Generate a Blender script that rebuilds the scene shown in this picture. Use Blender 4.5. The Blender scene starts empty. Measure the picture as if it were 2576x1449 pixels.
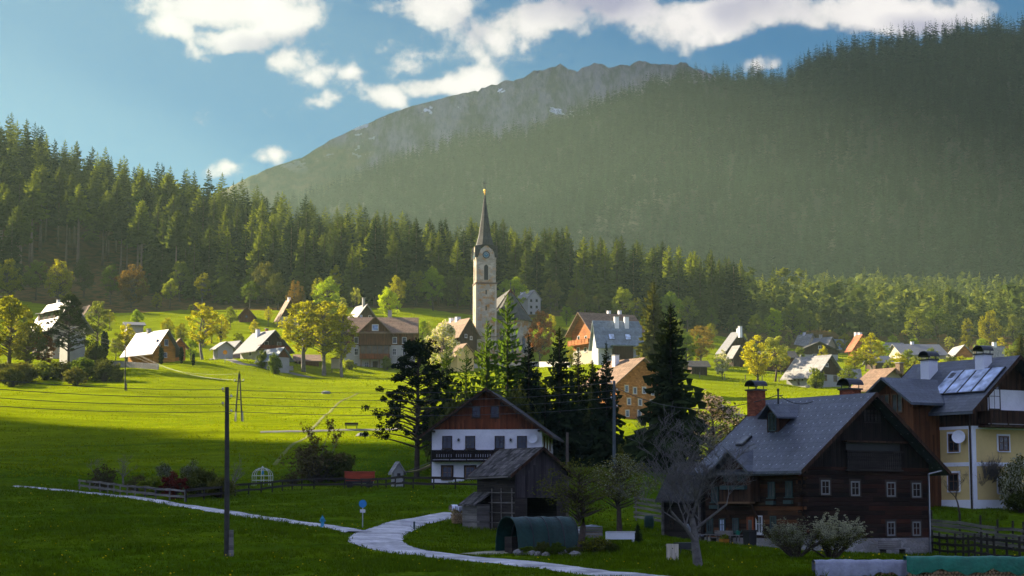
import bpy, math, random
import numpy as np
from mathutils import Vector, Matrix
from mathutils.bvhtree import BVHTree
random.seed(7); RNG = np.random.default_rng(7)
S = bpy.context.scene
C = S.collection
R = math.radians

# ------------------------------------------------------------------ camera
FP, HZ, CX, CY = 4800.0, 1270.0, 1288.0, 724.5      # focal length and horizon in units of a 2576 px wide picture
PITCH = math.atan((HZ - CY) / FP)
cp, sp = math.cos(PITCH), math.sin(PITCH)
cd = bpy.data.cameras.new('camera'); cam = bpy.data.objects.new('camera', cd); C.objects.link(cam)
cam.location = (0, 0, 0); cam.rotation_euler = (math.pi/2 + PITCH, 0, 0)
cd.sensor_width = 36; cd.lens = 36*FP/2576; cd.clip_start = .5; cd.clip_end = 20000
S.camera = cam

def ray(px, py):
    u = (px-CX)/FP; v = (CY-py)/FP
    return Vector((u, cp - v*sp, sp + v*cp))
def P(px, py, Y):
    d = ray(px, py); return d*(Y/d.y)
def zat(py, Y):
    return P(CX, py, Y).z
def px_of(p):
    d = p[1]*cp + p[2]*sp
    return CX + FP*p[0]/d, CY - FP*(-p[1]*sp + p[2]*cp)/d
def scale_at(Y): return Y/FP

# ------------------------------------------------------------------ tagging
def tag(o, label=None, cat=None, group=None, kind=None):
    if label: o['label'] = label
    if cat: o['category'] = cat
    if group: o['group'] = group
    if kind: o['kind'] = kind
    return o
def thing(name, label, cat, loc=(0, 0, 0), rz=0, group=None):
    o = bpy.data.objects.new(name, None); C.objects.link(o)
    o.location = loc; o.rotation_euler = (0, 0, rz); o.empty_display_size = .3
    return tag(o, label, cat, group)
def copy_tree(o, parent=None):
    c = o.copy(); C.objects.link(c); c.parent = parent
    for ch in list(o.children): copy_tree(ch, c)
    return c

# ------------------------------------------------------------------ mesh builder
class MB:
    def __init__(s): s.v = []; s.f = []
    def add(s, vs, fs):
        n = len(s.v); s.v += [tuple(v) for v in vs]; s.f += [tuple(i+n for i in f) for f in fs]; return s
    def box(s, x0, x1, y0, y1, z0, z1):
        return s.add([(x0,y0,z0),(x1,y0,z0),(x1,y1,z0),(x0,y1,z0),(x0,y0,z1),(x1,y0,z1),(x1,y1,z1),(x0,y1,z1)],
                     [(0,3,2,1),(4,5,6,7),(0,1,5,4),(1,2,6,5),(2,3,7,6),(3,0,4,7)])
    def obox(s, c, d, rot=None):
        n = len(s.v); x, y, z = d[0]/2, d[1]/2, d[2]/2; s.box(-x, x, -y, y, -z, z)
        m = rot.to_matrix() if hasattr(rot, 'to_matrix') else (rot or Matrix.Identity(3))
        for i in range(n, len(s.v)): s.v[i] = tuple(m @ Vector(s.v[i]) + Vector(c))
        return s
    def beam(s, a, b, w, h=None):
        a = Vector(a); b = Vector(b); h = h or w; d = b-a
        q = d.to_track_quat('X', 'Z'); return s.obox((a+b)/2, (d.length, w, h), q.to_matrix())
    def prism(s, poly, y0, y1, axis='y'):
        n = len(poly)
        if axis == 'y': mk = lambda p, t: (p[0], t, p[1])
        elif axis == 'x': mk = lambda p, t: (t, p[0], p[1])
        else: mk = lambda p, t: (p[0], p[1], t)
        vs = [mk(p, y0) for p in poly] + [mk(p, y1) for p in poly]
        fs = [tuple(range(n)), tuple(range(2*n-1, n-1, -1))] + [(i, i+n, (i+1) % n + n, (i+1) % n) for i in range(n)]
        if axis == 'x' : fs = [tuple(reversed(f)) for f in fs]
        if axis == 'z': fs = [tuple(reversed(f)) for f in fs]
        return s.add(vs, fs)
    def roof(s, w, t, zt, zr, y0, y1, axis='y'):
        # chevron of half width w: underside eave height zt, underside ridge zr, thickness t
        pr = [(-w, zt), (0, zr), (w, zt), (w, zt+t), (0, zr+t), (-w, zt+t)]
        mk = (lambda p, q: (p[0], q, p[1])) if axis == 'y' else (lambda p, q: (q, -p[0], p[1]))
        vs = [mk(p, y0) for p in pr] + [mk(p, y1) for p in pr]
        fs = [(0,1,4,5),(1,2,3,4),(7,6,11,10),(8,7,10,9)]
        fs += [(i, i+6, (i+1) % 6+6, (i+1) % 6) for i in range(6)]
        return s.add(vs, fs)
    def tube(s, pts, rad, n=6, cap=True):
        pts = [Vector(p) for p in pts]; k = len(pts)
        if not hasattr(rad, '__len__'): rad = [rad]*k
        base = len(s.v); up = Vector((0, 0, 1))
        for i, p in enumerate(pts):
            d = (pts[min(i+1, k-1)] - pts[max(i-1, 0)]).normalized()
            a = d.cross(up)
            if a.length < .05: a = d.cross(Vector((1, 0, 0)))
            a.normalize(); b = d.cross(a)
            for j in range(n):
                t = 2*math.pi*j/n; s.v.append(tuple(p + (a*math.cos(t)+b*math.sin(t))*rad[i]))
        for i in range(k-1):
            for j in range(n):
                s.f.append((base+i*n+j, base+i*n+(j+1) % n, base+(i+1)*n+(j+1) % n, base+(i+1)*n+j))
        if cap:
            s.f.append(tuple(base+j for j in range(n-1, -1, -1))); s.f.append(tuple(base+(k-1)*n+j for j in range(n)))
        return s
    def lathe(s, prof, n=12, c=(0, 0, 0), ph=0):
        base = len(s.v); k = len(prof)
        for r, z in prof:
            for j in range(n):
                t = ph+2*math.pi*j/n; s.v.append((c[0]+r*math.cos(t), c[1]+r*math.sin(t), c[2]+z))
        for i in range(k-1):
            for j in range(n):
                s.f.append((base+i*n+j, base+i*n+(j+1) % n, base+(i+1)*n+(j+1) % n, base+(i+1)*n+j))
        s.f.append(tuple(base+j for j in range(n-1, -1, -1))); s.f.append(tuple(base+(k-1)*n+j for j in range(n)))
        return s
    def xf(s, m, start=0):
        for i in range(start, len(s.v)): s.v[i] = tuple(m @ Vector(s.v[i]))
        return s
    def build(s, name, mat, parent=None, loc=(0, 0, 0), uv=True, smooth=False, rz=0):
        me = bpy.data.meshes.new(name); me.from_pydata(s.v, [], s.f)
        if uv: autouv(me)
        if smooth: me.polygons.foreach_set('use_smooth', [True]*len(me.polygons))
        if mat: me.materials.append(mat)
        me.update(); return link(name, me, parent, loc, rz)
def link(name, me, parent=None, loc=(0, 0, 0), rz=0):
    o = bpy.data.objects.new(name, me); C.objects.link(o); o.parent = parent; o.location = loc; o.rotation_euler = (0, 0, rz)
    return o
def autouv(me):
    # metres along the surface: u level, v up the slope
    l = me.uv_layers.new(name='uv'); Z = Vector((0, 0, 1))
    for p in me.polygons:
        n = p.normal; u = Z.cross(n)
        if u.length < .02: u = Vector((1, 0, 0)); v = Vector((0, 1, 0))
        else: u.normalize(); v = n.cross(u)
        for li in p.loop_indices:
            co = me.vertices[me.loops[li].vertex_index].co; l.data[li].uv = (co.dot(u), co.dot(v))
def np_mesh(name, V, F, mat, k=4, attr=None):
    """mesh from arrays: V (n,3), F (m,k)"""
    me = bpy.data.meshes.new(name)
    me.vertices.add(len(V)); me.vertices.foreach_set('co', np.ascontiguousarray(V, dtype=np.float32).ravel())
    m = len(F); me.loops.add(m*k); me.loops.foreach_set('vertex_index', np.ascontiguousarray(F, dtype=np.int32).ravel())
    me.polygons.add(m); me.polygons.foreach_set('loop_start', np.arange(0, m*k, k, dtype=np.int32))
    if attr:
        for an, av in attr.items():
            a = me.attributes.new(an, 'FLOAT', 'POINT'); a.data.foreach_set('value', np.asarray(av, dtype=np.float32))
    me.update(calc_edges=True)
    if mat: me.materials.append(mat)
    return me

# ------------------------------------------------------------------ materials
class NT:
    def __init__(s, name):
        s.m = bpy.data.materials.new(name); s.m.use_nodes = True; s.t = s.m.node_tree; s.t.nodes.clear()
        s.out = s.n('ShaderNodeOutputMaterial')
    def n(s, kind, **kw):
        x = s.t.nodes.new(kind)
        for k, v in kw.items():
            if k in ('operation', 'data_type', 'blend_type', 'noise_dimensions', 'feature', 'attribute_name', 'wave_type', 'bands_direction', 'vector_type', 'interpolation_type', 'distance', 'clamp', 'use_clamp', 'offset', 'offset_frequency', 'squash', 'wave_profile', 'attribute_type'):
                setattr(x, k, v)
            else:
                key = k.replace('_', ' ') if isinstance(k, str) else k
                x.inputs[key].default_value = v
        return x
    def l(s, a, b): s.t.links.new(a, b)
    def val(s, x, sock):
        if hasattr(x, 'is_output') or isinstance(x, bpy.types.NodeSocket): s.l(x, sock)
        else: sock.default_value = x
    def math(s, op, a, b=0.0, c=None):
        x = s.t.nodes.new('ShaderNodeMath'); x.operation = op
        s.val(a, x.inputs[0]); s.val(b, x.inputs[1])
        if c is not None: s.val(c, x.inputs[2])
        return x.outputs[0]
    def mix(s, f, a, b, blend='MIX'):
        x = s.t.nodes.new('ShaderNodeMix'); x.data_type = 'RGBA'; x.blend_type = blend
        s.val(f, x.inputs[0])
        for q, i in ((a, 6), (b, 7)):
            if isinstance(q, (tuple, list)): q = (*q[:3], 1)
            s.val(q, x.inputs[i])
        return x.outputs[2]
    def noise(s, scale, detail=4, rough=.55, vec=None, w=None):
        x = s.t.nodes.new('ShaderNodeTexNoise'); x.inputs['Scale'].default_value = scale; x.inputs['Detail'].default_value = detail
        x.inputs['Roughness'].default_value = rough
        if vec is not None: s.l(vec, x.inputs['Vector'])
        return x.outputs['Fac']
    def rng(s, v, a, b, c=0., d=1.):
        x = s.t.nodes.new('ShaderNodeMapRange'); s.val(v, x.inputs[0])
        for i, q in enumerate((a, b, c, d)): x.inputs[i+1].default_value = q
        return x.outputs[0]
    def coord(s, which='Object'): return s.n('ShaderNodeTexCoord').outputs[which]
    def uv(s): return s.coord('UV')
    def sep(s, v):
        x = s.n('ShaderNodeSeparateXYZ'); s.l(v, x.inputs[0]); return x.outputs
    def comb(s, a, b, c=0.):
        x = s.n('ShaderNodeCombineXYZ'); s.val(a, x.inputs[0]); s.val(b, x.inputs[1]); s.val(c, x.inputs[2]); return x.outputs[0]
    def white(s, v, dim='2D'):
        x = s.n('ShaderNodeTexWhiteNoise'); x.noise_dimensions = dim; s.l(v, x.inputs['Vector']); return x.outputs['Value']
    def bump(s, h, strength=.3, dist=.05):
        x = s.n('ShaderNodeBump'); x.inputs['Strength'].default_value = strength; x.inputs['Distance'].default_value = dist
        s.l(h, x.inputs['Height']); return x.outputs[0]
    def scalecol(s, col, f):
        """colour times factor socket"""
        x = s.t.nodes.new('ShaderNodeVectorMath'); x.operation = 'SCALE'
        if isinstance(col, (tuple, list)): x.inputs[0].default_value = col[:3]
        else: s.l(col, x.inputs[0])
        s.val(f, x.inputs[3]); return x.outputs[0]
    def bsdf(s, col, rough=.8, spec=.3, normal=None, metal=0.):
        b = s.n('ShaderNodeBsdfPrincipled')
        if isinstance(col, (tuple, list)): b.inputs['Base Color'].default_value = (*col[:3], 1)
        else: s.l(col, b.inputs['Base Color'])
        s.val(rough, b.inputs['Roughness']); b.inputs['Specular IOR Level'].default_value = spec; b.inputs['Metallic'].default_value = metal
        if normal is not None: s.l(normal, b.inputs['Normal'])
        s.l(b.outputs[0], s.out.inputs[0]); return b
_M = {}
def mat(fn):
    def g(name, *a, **k):
        if name not in _M: _M[name] = fn(name, *a, **k)
        return _M[name]
    return g
@mat
def m_plain(name, col, rough=.8, var=.25, scale=1.5, bump=.15, metal=0., spec=.3):
    t = NT(name); v = t.coord(); n1 = t.noise(scale, 5, .6, v); n2 = t.noise(scale*7, 3, .5, v)
    f = t.math('ADD', t.rng(n1, .3, .7, 1-var, 1+var), t.rng(n2, .3, .7, -var*.4, var*.4))
    t.bsdf(t.scalecol(col, f), rough, spec, t.bump(n2, bump, .03), metal); return t.m
@mat
def m_boards(name, col, size=.18, axis='u', var=.45, rough=.85, bump=.5, tint=None):
    t = NT(name); u = t.sep(t.uv()); a, b = (u[0], u[1]) if axis == 'u' else (u[1], u[0])
    q = t.math('DIVIDE', a, size); cell = t.math('FLOOR', q); fr = t.math('FRACT', q)
    seg = t.math('FLOOR', t.math('DIVIDE', t.math('ADD', b, t.math('MULTIPLY', cell, 1.37)), 3.1))
    w = t.white(t.comb(cell, seg)); streak = t.noise(1, 5, .6, t.comb(t.math('MULTIPLY', a, 14), t.math('MULTIPLY', b, .9), w))
    big = t.noise(.5, 3, .5, t.coord())
    f = t.math('MULTIPLY', t.rng(w, 0, 1, 1-var, 1+var), t.rng(streak, .25, .75, .6, 1.4)); f = t.math('MULTIPLY', f, t.rng(big, .3, .7, .75, 1.25))
    edge = t.math('ABSOLUTE', t.math('SUBTRACT', fr, .5))
    hgt = t.math('ADD', t.rng(edge, .38, .5, 1, 0), t.math('MULTIPLY', streak, .25))
    c = t.scalecol(col, f)
    if tint: c = t.mix(t.rng(t.white(t.comb(seg, cell)), .55, 1, 0, .8), c, t.scalecol(tint, f))
    t.bsdf(c, rough, .2, t.bump(hgt, bump, .04)); return t.m
@mat
def m_tiles(name, col, tw=.3, th=.35, var=.25, mortar=.03, rough=.6, bump=.6, spec=.4, dots=None, metal=0.):
    t = NT(name); uv = t.uv(); u = t.sep(uv)
    row = t.math('FLOOR', t.math('DIVIDE', u[1], th)); us = t.math('ADD', t.math('DIVIDE', u[0], tw), t.math('MULTIPLY', row, .5))
    fu = t.math('FRACT', us); fv = t.math('FRACT', t.math('DIVIDE', u[1], th)); cu = t.math('FLOOR', us)
    w = t.white(t.comb(cu, row)); big = t.noise(.7, 4, .6, t.coord())
    f = t.math('MULTIPLY', t.rng(w, 0, 1, 1-var, 1+var), t.rng(big, .3, .7, .82, 1.18))
    eu = t.rng(t.math('ABSOLUTE', t.math('SUBTRACT', fu, .5)), .5-mortar*1.5, .5, 1, 0)
    hgt = t.math('MULTIPLY', eu, t.math('SUBTRACT', 1.15, fv)); row_w = t.white(t.comb(row, 3.0)); f = t.math('MULTIPLY', f, t.rng(row_w, 0, 1, .86, 1.14))
    f = t.math('MULTIPLY', f, t.math('MULTIPLY', t.rng(eu, 0, 1, .55, 1), t.rng(fv, .0, .16, .55, 1))); c = t.scalecol(col, f)
    if dots:
        du, dv, ds, dc = dots
        r2 = t.math('FLOOR', t.math('DIVIDE', u[1], dv)); x = t.math('FRACT', t.math('ADD', t.math('DIVIDE', u[0], du), t.math('MULTIPLY', r2, .5)))
        y = t.math('FRACT', t.math('DIVIDE', u[1], dv))
        dd = t.math('MULTIPLY', t.math('LESS_THAN', t.math('ABSOLUTE', t.math('SUBTRACT', x, .5)), ds/du/2), t.math('LESS_THAN', t.math('ABSOLUTE', t.math('SUBTRACT', y, .5)), ds/dv/2))
        c = t.mix(dd, c, dc)
    t.bsdf(c, rough, spec, t.bump(hgt, bump, .04), metal); return t.m
@mat
def m_stone(name, col, col2, scale=2.2, rough=.9):
    t = NT(name); v = t.coord(); d = t.n('ShaderNodeTexVoronoi', feature='F1'); d.inputs['Scale'].default_value = scale
    mp = t.n('ShaderNodeMapping'); mp.inputs['Scale'].default_value = (1, 1, 1.6); t.l(v, mp.inputs[0]); t.l(mp.outputs[0], d.inputs['Vector'])
    e = t.n('ShaderNodeTexVoronoi', feature='DISTANCE_TO_EDGE'); e.inputs['Scale'].default_value = scale; t.l(mp.outputs[0], e.inputs['Vector'])
    w = t.sep(d.outputs['Color'])[0]; n2 = t.noise(.35, 4, .6, v); n3 = t.noise(9, 3, .5, v)
    c = t.mix(t.math('MULTIPLY', t.rng(n2, .44, .56), t.rng(w, .2, .55)), col, col2)
    c = t.scalecol(c, t.math('MULTIPLY', t.rng(w, 0, 1, .72, 1.25), t.rng(n3, .3, .7, .85, 1.15)))
    c = t.mix(t.rng(e.outputs['Distance'], 0, .05, .5, 0), c, tuple(x*.8 for x in col))
    t.bsdf(c, rough, .2, t.bump(t.rng(e.outputs['Distance'], 0, .12), .5, .05)); return t.m
@mat
def m_leaf(name, col, col2=None, var=.45, transl=.4, clump=.6, hue=.12, attr=None):
    """leaves and needles: matt upper side, light shines through; colour differs from clump to clump and tree to tree"""
    t = NT(name); v = t.coord(); n1 = t.noise(clump, 3, .6, v); n2 = t.noise(clump*9, 2, .5, v)
    if attr: r = t.n('ShaderNodeAttribute', attribute_name=attr).outputs['Fac']
    else: r = t.n('ShaderNodeObjectInfo').outputs['Random']
    col2 = col2 or (col[0]*1.7, col[1]*1.35, col[2]*.9)
    c = t.mix(t.rng(t.math('ADD', t.math('MULTIPLY', n1, .5), t.math('MULTIPLY', r, .5)), .3, .72), col, col2)
    f = t.math('MULTIPLY', t.rng(n2, .3, .7, 1-var, 1+var), t.rng(r, 0, 1, 1-hue*2, 1+hue*2)); c = t.scalecol(c, f)
    d = t.n('ShaderNodeBsdfDiffuse'); t.l(c, d.inputs[0]); tr = t.n('ShaderNodeBsdfTranslucent')
    t.l(t.mix(.6, c, (1.3, 1.15, .35), 'MULTIPLY'), tr.inputs[0])
    mx = t.n('ShaderNodeMixShader'); mx.inputs[0].default_value = transl; t.l(d.outputs[0], mx.inputs[1]); t.l(tr.outputs[0], mx.inputs[2])
    t.l(mx.outputs[0], t.out.inputs[0]); return t.m
@mat
def m_glass(name, col=(.02, .025, .03), rough=.06):
    t = NT(name); n = t.noise(1.3, 2, .5, t.coord()); t.bsdf(t.scalecol(col, t.rng(n, .3, .7, .5, 1.6)), rough, .6, t.bump(n, .04, .02)); return t.m
@mat
def m_stripes(name, col, col2, size=.3, axis='u', rough=.6, bump=.3):
    t = NT(name); u = t.sep(t.uv()); a = u[0] if axis == 'u' else u[1]
    fr = t.math('FRACT', t.math('DIVIDE', a, size)); k = t.rng(t.math('ABSOLUTE', t.math('SUBTRACT', fr, .5)), .2, .3)
    n = t.noise(2, 4, .6, t.coord()); t.bsdf(t.scalecol(t.mix(k, col, col2), t.rng(n, .3, .7, .8, 1.2)), rough, .3, t.bump(k, bump, .03)); return t.m
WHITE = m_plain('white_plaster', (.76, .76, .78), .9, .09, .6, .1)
VWHITE = m_plain('dimmed_white_plaster', (.34, .34, .33), .9, .1, .5, .1)  # village copy of the white, darkened in colour to offset the full sun
CREAM = m_plain('cream_plaster', (.42, .37, .27), .9, .08, .6, .1)
YELLOW = m_plain('yellow_plaster', (.66, .50, .20), .9, .07, .6, .1)
WHITETRIM = m_plain('white_trim', (.75, .77, .8), .8, .05, 2, .05)
ORANGE = m_boards('orange_boards', (.36, .12, .025), .2, 'v', .25)
AMBER = m_boards('amber_boards', (.40, .17, .022), .22, 'v', .2)
BRICK = m_tiles('orange_brick', (.42, .185, .055), .4, .25, .25, .04, .95, .25, .1)
DARKBOARD = m_boards('dark_boards', (.045, .022, .012), .17, 'u', .45)
MIDBOARD = m_boards('brown_boards', (.11, .042, .016), .19, 'u', .4)
REDBOARD = m_boards('red_brown_boards', (.16, .045, .018), .2, 'u', .4)
SHEDBOARD = m_boards('grey_violet_boards', (.040, .032, .034), .2, 'u', .45)
LOGS = m_boards('dark_logs', (.032, .016, .009), .27, 'v', .6, .9, 1., (.12, .045, .014))
LOGS_FRONT = m_boards('black_logs', (.018, .008, .005), .27, 'v', .6, .9, 1., (.045, .012, .005))
BLACKBOARD = m_boards('black_boards', (.014, .009, .007), .18, 'u', .45)
SLATE = m_tiles('dark_slate_tiles', (.055, .066, .078), .42, .42, .25, .05, .42, .8, .5, (.62, .84, .09, (.36, .39, .42)))
SLATE2 = m_tiles('grey_slate_tiles', (.06, .072, .085), .4, .36, .25, .03, .42, .8, .5)
SHAKE = m_tiles('wooden_shakes', (.075, .068, .062), .32, .42, .8, .06, .9, 1., .2)
BROWNTILE = m_tiles('brown_tiles', (.21, .135, .085), .3, .32, .22, .04, .8, .5, .2)
REDTILE = m_tiles('red_tiles', (.40, .12, .05), .3, .32, .25, .04, .8, .5, .2)
GREYTILE = m_tiles('grey_tiles', (.27, .265, .25), .35, .35, .2, .04, .7, .5, .3)
BLUETILE = m_tiles('blue_grey_tiles', (.17, .21, .23), .35, .35, .15, .04, .5, .5, .4)
PALEROOF = m_stripes('pale_metal_sheet', (.16, .165, .175), (.13, .135, .145), .45, 'u', .5)
DARKROOF = m_tiles('charcoal_tiles', (.06, .058, .055), .35, .35, .25, .04, .8, .5, .2)
STONE = m_stone('pale_stone', (.40, .375, .31), (.32, .18, .07), 1.0)
RUBBLE = m_stone('rubble_stone', (.30, .29, .27), (.22, .2, .17), 2.2)
SPIRE = m_tiles('spire_shingles', (.03, .03, .033), .35, .4, .35, .05, .7, .5, .3)
GLASS = m_glass('window_glass')
CURTAIN = m_glass('curtained_glass', (.08, .085, .08), .12)
PALEGLASS = m_glass('bright_glass', (.42, .5, .62), .1)
BLUEGLASS = m_glass('blue_glass', (.2, .3, .55), .1)
FRAME_W = m_plain('white_frame', (.6, .6, .58), .6, .06, 3, .05)
FRAME_D = m_plain('dark_frame', (.035, .022, .015), .7, .2, 3, .1)
FRAME_B = m_plain('brown_frame', (.14, .075, .035), .7, .2, 3, .1)
FRAME_G = m_plain('green_grey_frame', (.035, .065, .06), .7, .2, 3, .1)
METAL = m_plain('dark_metal', (.05, .052, .055), .35, .15, 3, .05, .8)
ZINC = m_plain('zinc', (.42, .43, .45), .38, .15, 3, .05, .8)
GOLD = m_plain('gilded_copper', (.95, .55, .12), .3, .1, 3, .02, 1.)
REDBRICK = m_tiles('red_brick', (.22, .07, .035), .25, .085, .35, .06, .9, .4, .1)
OLDWOOD = m_boards('weathered_wood', (.17, .155, .135), .16, 'v', .35)
DARKWOOD = m_boards('dark_weathered_wood', (.035, .028, .024), .16, 'v', .35)
POLEWOOD = m_plain('tarred_pole_wood', (.045, .042, .036), .8, .35, 2, .3)
CONCRETE = m_plain('concrete', (.33, .32, .30), .9, .2, 3, .2)
DIMBARK = m_plain('dim_grey_bark', (.13, .12, .105), .95, .4, 3, .6)
PALETRIM = m_plain('greyed_cutout', (.28, .28, .32), .8, .1)
BARK = m_plain('bark', (.075, .055, .04), .95, .4, 3, .6)
GREYBARK = m_plain('grey_bark', (.17, .15, .125), .95, .4, 3, .6)
PALEBARK = m_plain('pale_trunk', (.22, .155, .10), .95, .35, 2, .5)
BLACK = m_plain('black_plastic', (.012, .012, .013), .4, .2, 3, .05)
GREENTARP = m_plain('dark_green_tarp', (.006, .04, .032), .5, .4, 1.0, .8)
EMERALD = m_plain('emerald_tarp', (.008, .15, .085), .38, .3, 1.2, 1.0)
GREYTARP = m_plain('grey_tarp', (.27, .285, .34), .4, .25, 1.2, 1.0)
SILVER = m_plain('silver_foil', (.75, .77, .82), .22, .15, 2, .5, .7)
BLUE = m_plain('blue_enamel', (.02, .2, .5), .4, .1, 3, .05)
CYANPAINT = m_plain('light_blue_paint', (.03, .24, .42), .45, .1, 3, .05)
LOGEND = m_plain('split_firewood', (.33, .22, .11), .9, .5, 6, .5)
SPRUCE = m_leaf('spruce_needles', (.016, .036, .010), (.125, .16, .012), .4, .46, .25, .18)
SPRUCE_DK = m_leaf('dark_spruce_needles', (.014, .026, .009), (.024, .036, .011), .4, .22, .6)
SPRUCE_LT = m_leaf('lit_spruce_needles', (.05, .068, .012), (.10, .10, .016), .4, .32, .5)  # lit counterpart to the dark needles: sun and shade put into the colours
LARCH = m_leaf('fresh_larch_needles', (.06, .115, .018), (.10, .16, .022), .45, .55, .6)
PINE = m_leaf('pine_needles', (.02, .034, .012), (.034, .048, .013), .45, .25, .6)
LEAF_YEL = m_leaf('yellow_green_leaves', (.25, .27, .010), (.34, .33, .012), .4, .6, .4)
LEAF_BRT = m_leaf('bright_green_leaves', (.21, .33, .012), (.30, .39, .015), .4, .6, .4)
LEAF_PALE = m_leaf('pale_green_leaves', (.22, .27, .05), (.33, .36, .07), .4, .58, .4)
LEAF_GRN = m_leaf('green_leaves', (.10, .16, .018), (.19, .23, .022), .45, .55, .5)
LEAF_DULL = m_leaf('olive_leaves', (.075, .095, .02), (.125, .125, .025), .45, .4, .8)
LEAF_COP = m_leaf('copper_leaves', (.15, .055, .02), (.22, .09, .025), .4, .4, .5)
LEAF_ORG = m_leaf('orange_buds', (.17, .10, .02), (.20, .15, .025), .4, .45, .5)
LEAF_RED = m_leaf('dark_red_leaves', (.07, .018, .014), (.11, .022, .016), .4, .35, .9)
BLOSSOM = m_leaf('white_blossom', (.45, .46, .36), (.62, .6, .48), .35, .4, 1.)
BLOSSOM_DIM = m_leaf('cream_blossom_sprays', (.26, .28, .19), (.42, .42, .30), .4, .35, 1.)
PINKBLOOM = m_leaf('pink_blossom', (.42, .30, .25), (.55, .42, .34), .35, .4, 1.)
THUJA = m_leaf('thuja_scales', (.018, .034, .01), (.03, .045, .012), .4, .2, .8)
BUSHTWIG = m_leaf('budding_twigs', (.075, .06, .03), (.11, .09, .035), .4, .3, 1.)
# ------------------------------------------------------------------ terrain: thin-plate surface through points read off the photograph
PXC = [(100,1449,88),(700,1449,88),(1288,1449,84),(1600,1449,80),(2000,1449,79),(2500,1449,79),(568,1400,97),(250,1400,97),(930,1352,106),
(1250,1412,90),(1430,1430,86),(812,1326,115),(912,1327,117),(700,1308,122),(470,1271,143),(200,1233,166),(75,1226,173),(1140,1293,130),(1085,1229,199),(1380,1229,200),
(700,1222,190),(1300,1386,103),(1440,1362,107),(1560,1342,111),(1600,1362,105),(1195,1325,128),(1295,1332,125),(1420,1320,127),(2021,1385,115),(2340,1392,122),
(1766,1352,125),(1755,1425,91),(1693,1410,94),(2345,1338,130),(2576,1376,119),(2365,1266,141),(2450,1268,136),(2576,1275,141),(1650,1190,190),(1450,1172,195),
(2000,1200,200),(820,1211,190),(900,1226,187),(0,1200,195),(300,1150,230),(600,1130,240),(0,1100,270),(700,1085,285),(940,1080,286),(1100,1130,235),(0,1040,320),
(600,1060,331),(300,982,370),(0,970,390),(850,1000,375),(1000,1040,322),(150,925,420),(450,930,410),(560,905,470),(790,950,430),(950,932,450),(1130,930,450),
(1217,905,480),(1350,905,480),(1580,1057,320),(1700,1058,320),(1550,912,400),(1740,935,400),(1820,955,390),(1905,955,390),(2000,976,390),(2100,975,390),(1900,1010,330),
(2120,1010,330),(1900,1060,270),(2192,1010,272),(2500,1000,300),(700,915,440),(640,812,530),(720,830,520),(920,815,500),(250,800,540),(100,800,540),(60,905,450),
(1330,790,560),(1500,800,560),(1850,905,500),(2050,905,520),(2100,885,590),(2330,902,520),(2500,912,500),(2576,880,600),(0,430,750),(300,540,740),(600,610,720),
(900,690,690),(1300,750,640),(1700,800,620),(1860,830,640),(2200,830,800),(2500,850,800),(2100,760,1000),(2500,780,1000),(0,640,640),(300,690,630),(600,740,610)]
WC = [(-150,200,5),(-120,100,-1),(-250,400,38),(-300,550,85),(-330,700,150),(-250,1000,115),(-450,900,150),(0,900,55),(-150,900,90),(0,1250,80),(500,1250,150),
(450,800,90),(300,500,45),(200,250,15),(150,100,0),(120,0,-1),(0,0,-1.75),(0,40,-3.2),(-60,20,-2.5),(60,20,-2.5),(0,62,-3.9),(-40,62,-4.1),(40,62,-3.9),(0,-80,2),(-150,0,0),
(-500,200,40),(600,300,30),(-700,1250,200),(700,1250,200),(-800,600,150)]
def _ctrl():
    L = [tuple(P(*c)) for c in PXC] + [tuple(map(float, c)) for c in WC]
    return np.array(L)
CT = _ctrl(); TS = 100.0
def _tps_fit(p, z, lam=.002):
    n = len(p); d = np.linalg.norm(p[:, None]-p[None], axis=2); K = np.where(d > 0, d*d*np.log(d+1e-12), 0) + lam*np.eye(n)
    Q = np.c_[np.ones(n), p]; A = np.block([[K, Q], [Q.T, np.zeros((3, 3))]])
    return np.linalg.solve(A, np.r_[z, 0, 0, 0])
TW = _tps_fit(CT[:, :2]/TS, CT[:, 2])
def _hash_noise(x, y, s, seed=0):
    """smooth value noise, one octave, feature size s"""
    x = np.asarray(x, float)/s; y = np.asarray(y, float)/s; i = np.floor(x); j = np.floor(y); f = x-i; g = y-j
    f = f*f*(3-2*f); g = g*g*(3-2*g)
    h = lambda a, b: np.modf(np.abs(np.sin(a*127.1+b*311.7+seed*74.7)*43758.5453))[0]
    return (h(i, j)*(1-f)+h(i+1, j)*f)*(1-g)+(h(i, j+1)*(1-f)+h(i+1, j+1)*f)*g - .5
def fbm(x, y, s, seed=0, oct=4):
    return sum(_hash_noise(x, y, s/2**k, seed+k)/2**k for k in range(oct))
SUN_AZ, SUN_EL = (-.82, .57), 24.0
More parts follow.
